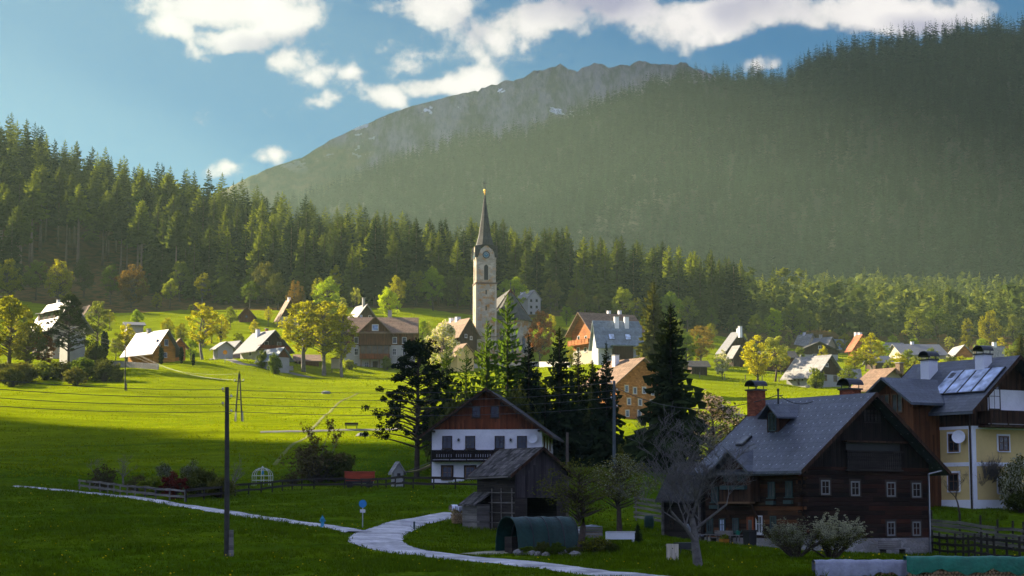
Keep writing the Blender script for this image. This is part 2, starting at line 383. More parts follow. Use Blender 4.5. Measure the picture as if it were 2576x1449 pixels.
# unseen steep shoulder west of the valley, put in and shaped to shade the foreground (plan outline, top height)
PEAK, PEAK_Z = [(-760, 655), (-600, 655), (-545, 590), (-510, 520), (-495, 430), (-760, 380)], 318
def peak_h(x, y):
    x = np.asarray(x, float); y = np.asarray(y, float); d = np.full(x.shape, 1e9); ins = np.ones(x.shape, bool); n = len(PEAK)
    for i in range(n):
        ax, ay = PEAK[i]; bx, by = PEAK[(i+1) % n]; dx, dy = bx-ax, by-ay
        t = np.clip(((x-ax)*dx+(y-ay)*dy)/(dx*dx+dy*dy), 0, 1); d = np.minimum(d, np.hypot(x-ax-t*dx, y-ay-t*dy))
        ins &= (dx*(y-ay)-dy*(x-ax)) < 0
    return PEAK_Z + np.where(ins, np.minimum(d*.15, 6), -2.4*d)
def height(x, y):
    x = np.asarray(x, float); y = np.asarray(y, float); sh = x.shape; q = np.c_[x.ravel(), y.ravel()]/TS; p = CT[:, :2]/TS; z = np.empty(len(q))
    for i in range(0, len(q), 20000):
        d = np.linalg.norm(q[i:i+20000, None]-p[None], axis=2); K = np.where(d > 0, d*d*np.log(d+1e-12), 0)
        z[i:i+20000] = K@TW[:-3]+TW[-3]+q[i:i+20000]@TW[-2:]
    z = z.reshape(sh); z = np.maximum(z, peak_h(x, y)+fbm(x, y, 60, 9)*8)
    far = np.clip((y-40)/300, 0.05, 1)
    z = z + fbm(x, y, 9, 3)*.18*np.clip(y/200, .15, 1) + fbm(x, y, 45, 5)*1.0*far + fbm(x, y, 2.2, 6, 2)*.05
    # low mound in the meadow beside the birch, and the edge of an old terrace
    c = P(790, 1122, 215); z = z + 1.3*np.exp(-((x-c.x)/5.5)**2-((y-c.y)/3.2)**2)
    c2 = P(620, 1088, 284); z = z + .9/(1+np.exp(-(y-c2.y-3*np.sin(x/25))/.8))*np.exp(-((x-c2.x)/32)**2) - .45*np.exp(-((x-c2.x)/32)**2)
    return z
def make_terrain():
    ys = np.r_[-150, -80, -40, np.arange(-10, 70, 4), np.arange(70, 215, 1.0), np.arange(215, 480, 2.2), np.arange(480, 800, 5), np.arange(800, 1260, 12)]
    ss = np.linspace(-1, 1, 281); ss = np.sign(ss)*(.55*np.abs(ss)+.45*np.abs(ss)**3)
    wid = 190+np.clip(ys, 0, None)*1.2
    X = ss[None]*wid[:, None]; Y = np.repeat(ys[:, None], len(ss), 1); Z = height(X, Y)
    V = np.stack([X, Y, Z], -1).reshape(-1, 3); n, m = X.shape
    i = np.arange(n-1)[:, None]*m+np.arange(m-1)[None]; F = np.stack([i, i+1, i+m+1, i+m], -1).reshape(-1, 4)
    return V, F
TV, TF = make_terrain()
TREE = BVHTree.FromPolygons([tuple(v) for v in TV], [tuple(f) for f in TF])
def gz(x, y):
    h = TREE.ray_cast(Vector((x, y, 2000)), Vector((0, 0, -1)))[0]
    return h.z if h else float(height(np.array([x]), np.array([y]))[0])
def G(px, py):
    h = TREE.ray_cast(Vector((0, 0, 0)), ray(px, py).normalized())[0]
    if h is None: raise RuntimeError('no ground at %s %s' % (px, py))
    return h
def GY(px, Y, py=1000):
    """ground point below column px at depth Y"""
    for _ in range(3):
        p = P(px, py, Y); z = gz(p.x, Y); _, py = px_of((p.x, Y, z))
    p = P(px, py, Y); return Vector((p.x, Y, gz(p.x, Y)))
def forest_mask(x, y):
    """1 where forest floor, 0 on the meadows"""
    e = 555+12*np.sin(x/30.)+fbm(x, y, 40, 2)*30
    return 1/(1+np.exp(-(y-e)/5.))

def terrain_material():
    t = NT('meadow_grass'); v = t.coord(); a = t.n('ShaderNodeAttribute', attribute_name='forest').outputs['Fac']
    n1 = t.noise(.035, 4, .6, v); n2 = t.noise(.35, 5, .65, v); n3 = t.noise(3.5, 4, .6, v)
    mp = t.n('ShaderNodeMapping'); mp.inputs['Scale'].default_value = (.25, 1.2, 1); mp.inputs['Rotation'].default_value = (0, 0, .35); t.l(v, mp.inputs[0]); n4 = t.noise(.22, 4, .6, mp.outputs[0])
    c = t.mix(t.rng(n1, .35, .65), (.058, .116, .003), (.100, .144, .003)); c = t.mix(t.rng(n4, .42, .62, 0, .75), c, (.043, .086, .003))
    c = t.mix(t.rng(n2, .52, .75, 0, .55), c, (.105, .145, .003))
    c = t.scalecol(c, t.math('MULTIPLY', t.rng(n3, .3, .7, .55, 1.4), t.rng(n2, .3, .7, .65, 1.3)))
    # meadow further up: yellower sward, with sunlit brightness put into the colour
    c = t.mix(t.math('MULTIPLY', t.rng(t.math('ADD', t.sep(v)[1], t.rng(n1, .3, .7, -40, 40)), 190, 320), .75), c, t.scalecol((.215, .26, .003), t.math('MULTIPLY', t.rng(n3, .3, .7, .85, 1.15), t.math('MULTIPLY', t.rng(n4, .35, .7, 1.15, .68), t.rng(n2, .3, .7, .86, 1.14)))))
    fl = t.mix(t.rng(n2, .4, .6), (.045, .05, .015), (.16, .085, .03))
    c = t.mix(t.math('GREATER_THAN', t.math('ADD', a, t.rng(n2, 0, 1, -.25, .25)), .5), c, fl)
    h = t.math('ADD', t.math('MULTIPLY', n3, .5), n2); nb = t.bump(h, .55, .35)
    d = t.n('ShaderNodeBsdfDiffuse'); t.l(c, d.inputs[0]); t.l(nb, d.inputs['Normal']); t.l(d.outputs[0], t.out.inputs[0]); return t.m
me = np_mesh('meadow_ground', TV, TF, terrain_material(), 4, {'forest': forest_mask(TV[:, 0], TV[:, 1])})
me.polygons.foreach_set('use_smooth', [True]*len(me.polygons))
tag(link('ground', me), kind='structure')

# ------------------------------------------------------------------ roads and paths
GRAVEL = m_plain('pale_gravel', (.47, .46, .45), .95, .5, .5, .8)
EARTH = m_plain('trodden_earth', (.32, .30, .20), .95, .3, 1.2, .4)
PALEGRAVEL = m_plain('light_gravel', (.17, .16, .14), .95, .15, .9, .3)
def smooth_line(pts, n):
    p = [Vector(q[:2]) for q in pts]; w = [q[2] if len(q) > 2 else 1 for q in pts]; out = []
    e = [p[0]*2-p[1]]+p+[p[-1]*2-p[-2]]; ew = [w[0]]+w+[w[-1]]
    for i in range(1, len(e)-2):
        for k in range(n):
            t = k/n; a, b, c, d = e[i-1:i+3]
            out.append((.5*((2*b)+(c-a)*t+(2*a-5*b+4*c-d)*t*t+(3*b-a-3*c+d)*t**3), ew[i]+(ew[i+1]-ew[i])*t))
    out.append((e[-2], ew[-1])); return out
ROADS = []
def road(name, px_pts, mat_, n=14, lift=.05, cols=7):
    pts = []
    for q in px_pts:
        g = G(q[0], q[1]); pts.append((g.x, g.y, q[2]))
    ln = smooth_line(pts, n); vs = []; fs = []
    for i, (p, w) in enumerate(ln):
        d = (ln[min(i+1, len(ln)-1)][0]-ln[max(i-1, 0)][0]).normalized(); nr = Vector((-d.y, d.x))
        jit = [(_hash_noise(p.x*3, p.y*3, 2.0, 11+s)*.4+_hash_noise(p.x*3, p.y*3, .8, 15+s)*.22) for s in (0, 1)]
        for c in range(cols):
            f = c/(cols-1)-.5; q = p+nr*(f*(w+(jit[0] if f < 0 else jit[1]))); edge = abs(f) > .49
            vs.append((q.x, q.y, gz(q.x, q.y)+(lift if not edge else -.02)))
        ROADS.append((p.x, p.y, w/2))
    for i in range(len(ln)-1):
        for c in range(cols-1):
            k = i*cols+c; fs.append((k, k+1, k+cols+1, k+cols))
    me = bpy.data.meshes.new(name); me.from_pydata(vs, [], fs); me.materials.append(mat_); me.polygons.foreach_set('use_smooth', [True]*len(fs)); me.update()
    return tag(link(name, me), kind='structure')
road('gravel_path', [(40,1224,.8),(120,1231,.9),(250,1244,1.0),(430,1268,1.1),(560,1288,1.25),(700,1308,1.2),(830,1326,1.25),(905,1341,2.0)], GRAVEL, 26, lift=.10)
road('gravel_road', [(1145,1292,2.6),(1085,1304,2.7),(1010,1322,2.9),(955,1345,3.3),(950,1364,3.4),(1010,1384,3.0),(1110,1397,2.6),(1250,1412,2.4),(1400,1428,2.2),(1560,1446,2.1),(1680,1460,2.1)], GRAVEL, 30, .07)
road('stone_track', [(1175,1396,1.2),(1230,1391,1.6),(1285,1388,1.8)], EARTH)
road('village_lane', [(540,902,3),(590,909,3),(650,920,3),(720,935,3),(790,950,2.6)], PALEGRAVEL)
road('meadow_path', [(655,1087,1.1),(740,1085,1.1),(850,1082,1.1),(950,1081,1.2),(1010,1079,1.2)], PALEGRAVEL, lift=.06)
road('foot_track', [(690,1170,.6),(780,1090,.6),(812,1050,.6),(850,1015,.6),(900,990,.6)], m_plain('worn_grass', (.13, .145, .012), .95, .3, .8, .3), lift=.06)
# ------------------------------------------------------------------ trees
def quads_mesh(name, Q, mat_):
    """Q (n,4,3)"""
    Q = np.asarray(Q, np.float32); return np_mesh(name, Q.reshape(-1, 3), np.arange(len(Q)*4).reshape(-1, 4), mat_, 4)
def spruce_quads(H, Rm, levels, rng, bare=.08, nbr=8, droop=.35, up=.12, fill=1.0, taper=.85, irregular=.25, seg=3):
    """boughs set at uneven heights round the stem, each a drooping spray with ragged hanging twigs"""
    out = []; n = int(levels*nbr*.8); bulge = [(rng.uniform(0, 6.28), rng.uniform(0, 1), rng.uniform(-.3, .25)) for _ in range(7)]
    for i in range(n):
        f = 1-(1-(i+rng.uniform(-.5, .5))/n); f = min(max(f, 0), 1)**1.12; h = H*(bare+(1-bare)*f); a = i*2.39996+rng.uniform(-.5, .5)
        rad = Rm*(1-f)**taper*(1-.4*max(0, .16-f)/.16)+.02*H*(1-f)+.1; k = 1+sum(b[2]*math.exp(-((f-b[1])/.12)**2)*max(0, math.cos(a-b[0])) for b in bulge)
        L = rad*k*rng.uniform(1-irregular*1.5, 1+irregular*.5); ca, sa = math.cos(a), math.sin(a); px, py = -sa, ca; sl = up+.5*f*f+rng.uniform(-.1, .1); dr = droop*(1.1-f)*rng.uniform(.5, 1.4); tw = rng.uniform(-.35, .35)
        sp_ = []
        for j in range(seg+1):
            t = j/seg; r = L*t; sp_.append((r*ca+px*tw*L*t*t*.5, r*sa+py*tw*L*t*t*.5, h+L*(sl*t-dr*t*t)))
        W = [.12, .30, .22, .03] if seg == 3 else [.12, .3, .03]
        for sd in (1, -1):
            for j in range(seg):
                p, q = sp_[j], sp_[j+1]; w0 = W[j]*L*fill*rng.uniform(.5, 1.4); w1 = W[j+1]*L*fill*rng.uniform(.5, 1.4); hang = rng.uniform(.2, 1.1)
                out.append((p, q, (q[0]+px*w1*sd-ca*w1*.3, q[1]+py*w1*sd-sa*w1*.3, q[2]-w1*hang), (p[0]+px*w0*sd, p[1]+py*w0*sd, p[2]-w0*hang)))
        for j in range(1, seg+1):
            p, q = sp_[j-1], sp_[j]; d = L*.24*rng.uniform(.5, 1.5)+.05; m1 = (p[0]*.7+q[0]*.3, p[1]*.7+q[1]*.3, p[2]*.7+q[2]*.3-d); m2 = (p[0]*.25+q[0]*.75, p[1]*.25+q[1]*.75, p[2]*.25+q[2]*.75-d*rng.uniform(.4, 1)); out.append((p, q, m2, m1))
    out.append(((-.05, 0, H*.96), (.05, 0, H*.96), (.012, 0, H*1.02), (-.012, 0, H*1.02))); out.append(((0, -.05, H*.96), (0, .05, H*.96), (0, .012, H*1.02), (0, -.012, H*1.02)))
    return out
def trunk_mesh(H, r, mat_, rng, lean=.0, n=7, top=.15):
    m = MB(); pts = []; x = y = 0
    for i in range(6):
        pts.append((x, y, H*i/5)); x += rng.uniform(-1, 1)*lean*H/5; y += rng.uniform(-1, 1)*lean*H/5
    m.tube(pts, [r*(1.25 if i == 0 else 1)*(1-(1-top)*i/5) for i in range(6)], n); me = bpy.data.meshes.new('trunk'); me.from_pydata(m.v, [], m.f); me.materials.append(mat_); me.polygons.foreach_set('use_smooth', [True]*len(m.f)); return me
def leaf_cards(centres, radii, per, size, rng, flat=.5):
    """small leaf-sized faces scattered through clumps"""
    out = []
    c = np.repeat(np.asarray(centres, float), per, 0); r = np.repeat(np.asarray(radii, float), per)
    d = rng.normal(size=(len(c), 3)); d /= np.linalg.norm(d, axis=1)[:, None]; rr = r*rng.uniform(.15, 1, len(c))**.6
    p = c+d*rr[:, None]*np.array([1, 1, .8]); nrm = d*.8+rng.normal(size=p.shape)*.7+np.array([0, 0, flat]); nrm /= np.linalg.norm(nrm, axis=1)[:, None]
    t = np.cross(nrm, rng.normal(size=p.shape)); t /= np.linalg.norm(t, axis=1)[:, None]; b = np.cross(nrm, t)
    s = size*rng.uniform(.6, 1.4, len(c))[:, None]; e = rng.uniform(.5, .9, len(c))[:, None]
    return np.stack([p-t*s, p-b*s*e, p+t*s, p+b*s*e], 1)
def limb(m, a, b, r0, r1, rng, bow=.12, n=5, k=4):
    a = Vector(a); b = Vector(b); L = (b-a).length; off = Vector((rng.normal(), rng.normal(), abs(rng.normal())*.7))*L*bow; pts = []; rad = []
    for i in range(k+1):
        t = i/k; pts.append(a.lerp(b, t)+off*math.sin(math.pi*t)); rad.append(r0+(r1-r0)*t)
    m.tube(pts, rad, n, False)
def crown_centres(n, H, base, rw, rng, shape=1.0, hollow=.45):
    """clump centres inside an uneven egg-shaped crown"""
    out = []; lob = [(rng.uniform(0, 6.28), rng.uniform(-.6, .9), rng.uniform(.6, 1.05)) for _ in range(7)]
    while len(out) < n:
        v = rng.normal(size=3); v /= np.linalg.norm(v); q = rng.uniform(hollow, 1)**.8
        z = v[2]; az = math.atan2(v[1], v[0]); w = .82+.22*max(math.cos(az-l[0])*math.cos((z-l[1])*1.5)*l[2] for l in lob)
        k = (1-.25*shape*max(z, 0)) ; out.append((v[0]*rw*q*w*k, v[1]*rw*q*w*k, base+(H-base)*.5*(1+z*q*(.92+.1*w))))
    return out
def leafy(H, base, rw, nclump, per, size, leaf, bark, seed, clump_r=.2, r0=None, lean=.0, shape=1., limbs=True, hollow=.45, stems=1, blossom=None, flat=.5):
    """returns (trunk mesh, crown mesh, blossom mesh or None)"""
    rng = np.random.default_rng(seed); r0 = r0 or H*.022; cs = crown_centres(nclump, H, base, rw, rng, shape, hollow); m = MB()
    if stems == 1:
        top = (rng.uniform(-1, 1)*lean*H, rng.uniform(-1, 1)*lean*H, base+(H-base)*.7)
        limb(m, (0, 0, -.3), top, r0*1.15, r0*.25, rng, .02+lean*.4, 7, 6); axis = lambda t: Vector((0, 0, 0)).lerp(Vector(top), t)
    for c in cs:
        if not limbs: break
        if stems == 1:
            t = min(.98, max(base*.75/top[2], (c[2]-.3*math.hypot(c[0], c[1])-.05*H)/top[2])); a = axis(t); rr = r0*.42*(1-.75*t)+.006*H*.3
        else:
            k = rng.uniform(0, 6.28); a = Vector((math.cos(k)*rw*.12, math.sin(k)*rw*.12, -.1)); rr = r0*.5
        limb(m, a, c, rr, rr*.22, rng, .08, 4, 3)
    tm = bpy.data.meshes.new('trunk'); tm.from_pydata(m.v, [], m.f); tm.materials.append(bark); tm.polygons.foreach_set('use_smooth', [True]*len(m.f))
    rad = [rw*clump_r*rng.uniform(.6, 1.3) for _ in cs]; Q = leaf_cards(cs, rad, per, size, rng, flat); cm = quads_mesh('crown', Q, leaf); bm_ = None
    if blossom:
        Q2 = leaf_cards(cs, [r*1.08 for r in rad], int(per*blossom[1]), size*blossom[2], rng, flat); bm_ = quads_mesh('blossom', Q2, blossom[0])
    return tm, cm, bm_
def bare_branches(H, seed, r0, bark, depth=5, spread=.6, lean=(0, 0), nchild=3, fork=.28, twig=.006, shrink=.68, uptend=.25, stems=0):
    rng = np.random.default_rng(seed); m = MB()
    def grow(p, d, L, r, lev):
        k = 4; pts = [p]; rad = [r]; q = Vector(p); dd = Vector(d)
        for i in range(k):
            dd = (dd+Vector(rng.normal(size=3))*.11+Vector((0, 0, uptend*.12))).normalized(); q = q+dd*L/k; pts.append(q.copy()); rad.append(max(twig, r*(1-.45*(i+1)/k)))
        m.tube(pts, rad, 7 if lev == 0 else (5 if lev < 2 else 3), False)
        if lev >= depth: return
        nc = nchild+int(rng.integers(0, 2))
        for c in range(nc):
            t = rng.uniform(.35, 1) if c else 1.0; i = min(k, max(1, int(round(t*k)))); a = rng.uniform(0, 6.28)
            side = Vector((math.cos(a), math.sin(a), rng.uniform(-.1, .5))); nd = (dd*(1-spread*.55)+side*spread*rng.uniform(.6, 1.2)+Vector((0, 0, uptend*.3))).normalized()
            grow(pts[i], nd, L*shrink*rng.uniform(.75, 1.2), max(twig, rad[i]*.62), lev+1)
    for q in range(stems):
        a = q*6.283/stems+rng.uniform(-.4, .4); e = rng.uniform(.35, 1.15); grow(Vector((math.cos(a)*.25, math.sin(a)*.25, -.3)), Vector((math.cos(a)*e, math.sin(a)*e, 1)).normalized(), H*fork*rng.uniform(.8, 1.2), r0, 1)
    if not stems: grow(Vector((0, 0, -.2)), Vector((lean[0], lean[1], 1)).normalized(), H*fork, r0, 0)
    tips = [v for v in m.v]; me = bpy.data.meshes.new('trunk'); me.from_pydata(m.v, [], m.f); me.materials.append(bark); me.polygons.foreach_set('use_smooth', [True]*len(m.f)); return me, tips

# --- patterns, built once and shared by copies; all are stored at a height of about 10 m
LIB = {}
def lib(kind):
    if kind in LIB: return LIB[kind]
    k, _, num = kind.partition(':'); sd = int(num or 0); rng = np.random.default_rng(100+sd*17+sum(map(ord, k)))
    if k == 'forest_spruce':      # slender spruce of a closed stand
        q = spruce_quads(10, rng.uniform(1.45, 1.9), 24, rng, rng.uniform(.04, .2), 9, .5, .1, 1.35, .75)
        v = (trunk_mesh(9.3, .13, PALEBARK, rng, .004), quads_mesh('crown', q, SPRUCE), None)
    elif k == 'tall_spruce':      # bare pale trunk with the crown in the upper half
        q = spruce_quads(10, rng.uniform(1.1, 1.5), 15, rng, rng.uniform(.5, .62), 9, .45, .15, 1.35, .65)
        v = (trunk_mesh(9.3, .12, PALEBARK, rng, .006), quads_mesh('crown', q, SPRUCE), None)
    elif k == 'dense_spruce':
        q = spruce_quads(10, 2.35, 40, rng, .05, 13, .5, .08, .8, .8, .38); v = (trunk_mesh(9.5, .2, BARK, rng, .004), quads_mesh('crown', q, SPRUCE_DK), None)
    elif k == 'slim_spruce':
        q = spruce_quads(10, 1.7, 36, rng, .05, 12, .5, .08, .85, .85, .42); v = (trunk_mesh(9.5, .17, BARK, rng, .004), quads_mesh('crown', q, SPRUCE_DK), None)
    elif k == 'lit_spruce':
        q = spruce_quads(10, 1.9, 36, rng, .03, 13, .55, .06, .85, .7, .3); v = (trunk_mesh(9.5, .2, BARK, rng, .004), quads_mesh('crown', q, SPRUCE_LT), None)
    elif k == 'larch':
        q = spruce_quads(10, 1.75, 30, rng, .2, 9, .3, .2, .5, .6, .6); q2 = []
        for a in q:
            if rng.uniform() < .8: q2.append(a)
        v = (trunk_mesh(9.6, .14, BARK, rng, .008), quads_mesh('crown', q2, LARCH), None)
    elif k == 'pine':
        m = MB(); H = 10; limb(m, (0, 0, -.2), (.25, .1, 9.3), .2, .05, rng, .01, 7, 6); cs = []; rr = []
        for i in range(112):
            f = (i/111)**.85; h = 2.3+7.2*f; a = i*2.4+rng.uniform(-.5, .5); L = (3.3*(1-f)**.75+.55)*rng.uniform(.55, 1.1)*(1.0 if f > .2 else .95)
            e = Vector((math.cos(a)*L, math.sin(a)*L, h+L*.12+rng.uniform(-.1, .5))); limb(m, (.25*f, .1*f, h-.2), e, .06*(1-f)+.02, .015, rng, .05, 4, 3)
            for j in range(2):
                t = 1-j*.27; cs.append(tuple(Vector((0, 0, h)).lerp(e, t)+Vector(rng.normal(size=3))*.12)); rr.append(rng.uniform(.22, .5)*(1-.2*f))
        cs.append((.25, .1, 9.7)); rr.append(.5)
        tm = bpy.data.meshes.new('trunk'); tm.from_pydata(m.v, [], m.f); tm.materials.append(BARK)
        v = (tm, quads_mesh('crown', leaf_cards(cs, rr, 60, .085, rng, .3), PINE), None)
    elif k == 'row_tree': v = leafy(10, 2.6, 2.7, 80, 55, .12, LEAF_YEL, GREYBARK, 11+sd, .19, .2, .02, 1.2)
    elif k == 'bright_tree': v = leafy(10, 1.8, 3.6, 90, 70, .15, LEAF_BRT, BARK, 21+sd, .22, .22, .02, .9)
    elif k == 'pale_tree': v = leafy(10, 2.2, 2.9, 75, 48, .14, LEAF_PALE, BARK, 31+sd, .2, .2, .03, 1.2)
    elif k == 'green_tree': v = leafy(10, 2.2, 3.3, 80, 60, .15, LEAF_GRN, BARK, 41+sd, .21, .22, .03, 1.)
    elif k == 'olive_tree': v = leafy(10, 1.5, 3.8, 90, 60, .15, LEAF_DULL, BARK, 51+sd, .2, .22, .03, .9)
    elif k == 'yellow_tree': v = leafy(10, 1.2, 3.6, 95, 55, .15, LEAF_YEL, BARK, 57+sd, .2, .22, .03, .9)
    elif k == 'copper_tree': v = leafy(10, 1.6, 3.4, 100, 60, .15, LEAF_COP, BARK, 61+sd, .19, .2, .02, 1.1)
    elif k == 'orange_tree': v = leafy(10, 1.2, 4.2, 100, 60, .15, LEAF_ORG, BARK, 71+sd, .19, .2, .03, .7)
    elif k == 'blossom_tree': v = leafy(10, 1.6, 3.4, 80, 34, .15, LEAF_PALE, BARK, 81+sd, .2, .2, .03, 1., blossom=(BLOSSOM, 1.1, 1.))
    elif k == 'pink_tree': v = leafy(10, 1.2, 5.0, 90, 26, .16, LEAF_DULL, BARK, 91+sd, .17, .2, .03, .8, blossom=(PINKBLOOM, 1.1, 1.))
    elif k == 'thuja': v = leafy(10, .05, 1.5, 150, 60, .3, THUJA, BARK, 95+sd, .32, .2, .0, .55, False, .3)
    elif k == 'bush': v = leafy(10, .3, 8, 70, 60, .42, LEAF_DULL, BARK, 101+sd, .24, .3, 0, .6, True, .25, 3)
    elif k == 'green_bush': v = leafy(10, .2, 8, 80, 70, .42, LEAF_GRN, BARK, 111+sd, .24, .3, 0, .6, True, .25, 3)
    elif k == 'red_bush': v = leafy(10, .3, 5, 70, 60, .3, LEAF_RED, BARK, 121+sd, .22, .25, 0, .9, True, .25, 3)
    elif k == 'twig_bush': v = leafy(10, .3, 7, 90, 22, .3, BUSHTWIG, BARK, 131+sd, .22, .2, 0, .6, True, .25, 3)
    elif k == 'white_bush': v = leafy(10, .6, 7, 70, 26, .32, LEAF_DULL, BARK, 141+sd, .22, .2, 0, .6, True, .3, 3, blossom=(BLOSSOM_DIM, 1.3, .9))
    else: raise KeyError(kind)
    LIB[kind] = v; return v
def plant(kind, name, label, cat, loc, H, W=None, rz=None, group=None, mats=None, lean=None):
    """H height in m; W width factor"""
    tm, cm, bm_ = lib(kind); s = H/10; w = s*(W or 1)
    o = thing(name, label, cat, loc, random.uniform(0, 6.28) if rz is None else rz, group); o.scale = (w, w, s)
    if lean: o.rotation_euler = (lean[0], lean[1], o.rotation_euler[2])
    link('trunk', tm, o); link('crown', cm, o)
    if bm_: link('blossom', bm_, o)
    return o
def plant_px(kind, name, label, cat, px, pytop, Y, W=None, pybase=None, **kw):
    if pybase is not None: g = G(px, pybase); Y = g.y
    else: g = GY(px, Y)
    H = zat(pytop, Y)-g.z
    if H <= .2: raise RuntimeError('tree %s too low %s' % (label, H))
    return plant(kind, name, label, cat, (g.x, g.y, g.z-.05), H, W, **kw)
# ------------------------------------------------------------------ the far mountains
def interp(pts, x): return np.interp(x, [p[0] for p in pts], [p[1] for p in pts])
RIDGE = [(200,700),(500,590),(640,520),(760,470),(820,450),(1000,372),(1150,322),(1350,292),(1450,258),(1550,212),(1650,176),(1760,152),(1900,145),(1960,172),(2040,120),(2150,88),(2300,62),(2450,38),(2576,30),(2800,0),(3300,60)]
def ridge_Y(x): return np.interp(x, [300, 760, 1300, 1900, 2576, 3300], [1950, 1900, 1750, 1560, 1450, 1350])
TREE_H = 19.0
def forest_slope():
    xs = np.linspace(150, 3300, 190); ts = np.r_[np.linspace(-.12, 1, 70), 1.04, 1.1, 1.25, 1.5]
    Yr = ridge_Y(xs); k = np.array([P(x, y, Y) for x, y, Y in zip(xs, interp(RIDGE, xs), Yr)]); zr = k[:, 2]-TREE_H*1.0
    Yb = np.interp(xs, [150, 900, 1900, 2576, 3300], [1150, 1080, 1000, 960, 900]); zb = np.interp(xs, [150, 900, 1900, 2576, 3300], [70, 68, 82, 88, 90])
    T, XI = np.meshgrid(ts, xs, indexing='ij'); Y = Yb+(Yr-Yb)*T; u = (XI-CX)/FP
    f = np.where(T <= 1, np.sign(T)*np.abs(T)**1.12, 1-(T-1)*1.1); Z = zb+(zr-zb)*f; X = u*(Y*cp+Z*sp)
    env = np.clip(np.sin(np.pi*np.clip(T, 0, 1)), 0, 1)
    Z = Z+env*(fbm(X, Y*.5, 170, 21)*34+fbm(X, Y, 60, 22)*14)
    return np.stack([X, Y, Z], -1)
FS = forest_slope(); n_, m_ = FS.shape[:2]
FSF = (lambda i: np.stack([i, i+1, i+m_+1, i+m_], -1).reshape(-1, 4))(np.arange(n_-1)[:, None]*m_+np.arange(m_-1)[None])
me = np_mesh('wooded_mountain', FS.reshape(-1, 3), FSF, m_plain('forest_floor', (.012, .016, .008), .95, .4, .02, .2)); me.polygons.foreach_set('use_smooth', [True]*len(FSF))
tag(link('wooded_mountain', me), kind='structure')

ROCK = [(100,800),(560,480),(630,442),(700,415),(760,396),(830,352),(900,320),(980,286),(1050,262),(1130,242),(1200,226),(1270,206),(1330,186),(1375,168),(1410,159),(1432,172),(1452,178),(1478,164),(1492,155),(1515,160),(1532,167),(1560,164),(1590,158),(1622,152),(1650,160),(1688,166),(1712,155),(1740,170),(1800,190),(1950,230),(2300,260),(2800,400)]
def rock_mountain():
    xs = np.linspace(60, 2700, 760); ts = np.r_[np.linspace(0, 1, 90), 1.02, 1.06, 1.15, 1.4]
    Yr = np.interp(xs, [60, 700, 1500, 2700], [2120, 2200, 2300, 2250]); k = np.array([P(x, y, Y) for x, y, Y in zip(xs, interp(ROCK, xs)+np.where((xs > 1200) & (xs < 1800), 1, .35)*(fbm(xs, xs*0, 24, 37, 3)*7+np.abs(fbm(xs, xs*0, 11, 38, 2))*5), Yr)]); zr = k[:, 2]
    T, XI = np.meshgrid(ts, xs, indexing='ij'); Yb = 1850; zb = 90; Y = Yb+(Yr-Yb)*T; u = (XI-CX)/FP
    f = np.where(T <= 1, T**1.25, 1-(T-1)*1.4); Z = zb+(zr-zb)*f; X = u*(Y*cp+Z*sp)
    env = np.clip(1-T, 0, 1)**1.0*np.clip(T*4, 0, 1)*1.2
    rid = lambda s, sd: .5-np.abs(fbm(X, Y*.35, s, sd, 3))*2
    Z = Z+env*(rid(190, 31)*40+rid(75, 32)*34+rid(30, 33)*18+fbm(X, Y, 12, 34)*6)
    return np.stack([X, Y, Z], -1)
RM = rock_mountain(); n_, m_ = RM.shape[:2]
RMF = (lambda i: np.stack([i, i+1, i+m_+1, i+m_], -1).reshape(-1, 4))(np.arange(n_-1)[:, None]*m_+np.arange(m_-1)[None])
def rock_mat():
    t = NT('limestone'); v = t.coord(); s = t.sep(v); n1 = t.noise(.006, 6, .62, v); n2 = t.noise(.03, 5, .6, v)
    mp = t.n('ShaderNodeMapping'); mp.inputs['Scale'].default_value = (1, .25, .35); t.l(v, mp.inputs[0]); n3 = t.noise(.055, 8, .7, mp.outputs[0])
    rock = t.mix(t.rng(n3, .4, .6), (.035, .025, .05), (.20, .165, .20)); rock = t.mix(t.rng(n2, .55, .7, 0, .6), rock, (.16, .125, .10))  # gully light and shade put into the rock colour as strong contrast
    gr = t.mix(t.rng(n2, .4, .62), (.05, .07, .025), (.15, .115, .05))
    # pasture and dwarf pine on the lower western shoulder, bare rock to the east and higher up
    k = t.math('ADD', t.rng(s[2], 260, 440, 1, 0), t.rng(s[0], -260, 50, .75, -.5)); k = t.math('ADD', k, t.rng(n1, .3, .7, -.5, .5))
    c = t.mix(t.rng(k, .45, .75), rock, gr)
    geo = t.n('ShaderNodeNewGeometry'); nz = t.sep(geo.outputs['Normal'])[2]
    sn = t.math('MULTIPLY', t.rng(s[2], 380, 480), t.rng(t.noise(.012, 5, .7, v), .63, .65)); sn = t.math('MULTIPLY', sn, t.rng(nz, .3, .5)); c = t.mix(sn, c, (.75, .77, .8))
    t.bsdf(t.scalecol(c, t.rng(n2, .3, .7, .75, 1.25)), .95, .1, t.bump(n3, 1., 12)); return t.m
me = np_mesh('rocky_mountain', RM.reshape(-1, 3), RMF, rock_mat())
tag(link('rocky_mountain', me), kind='structure')

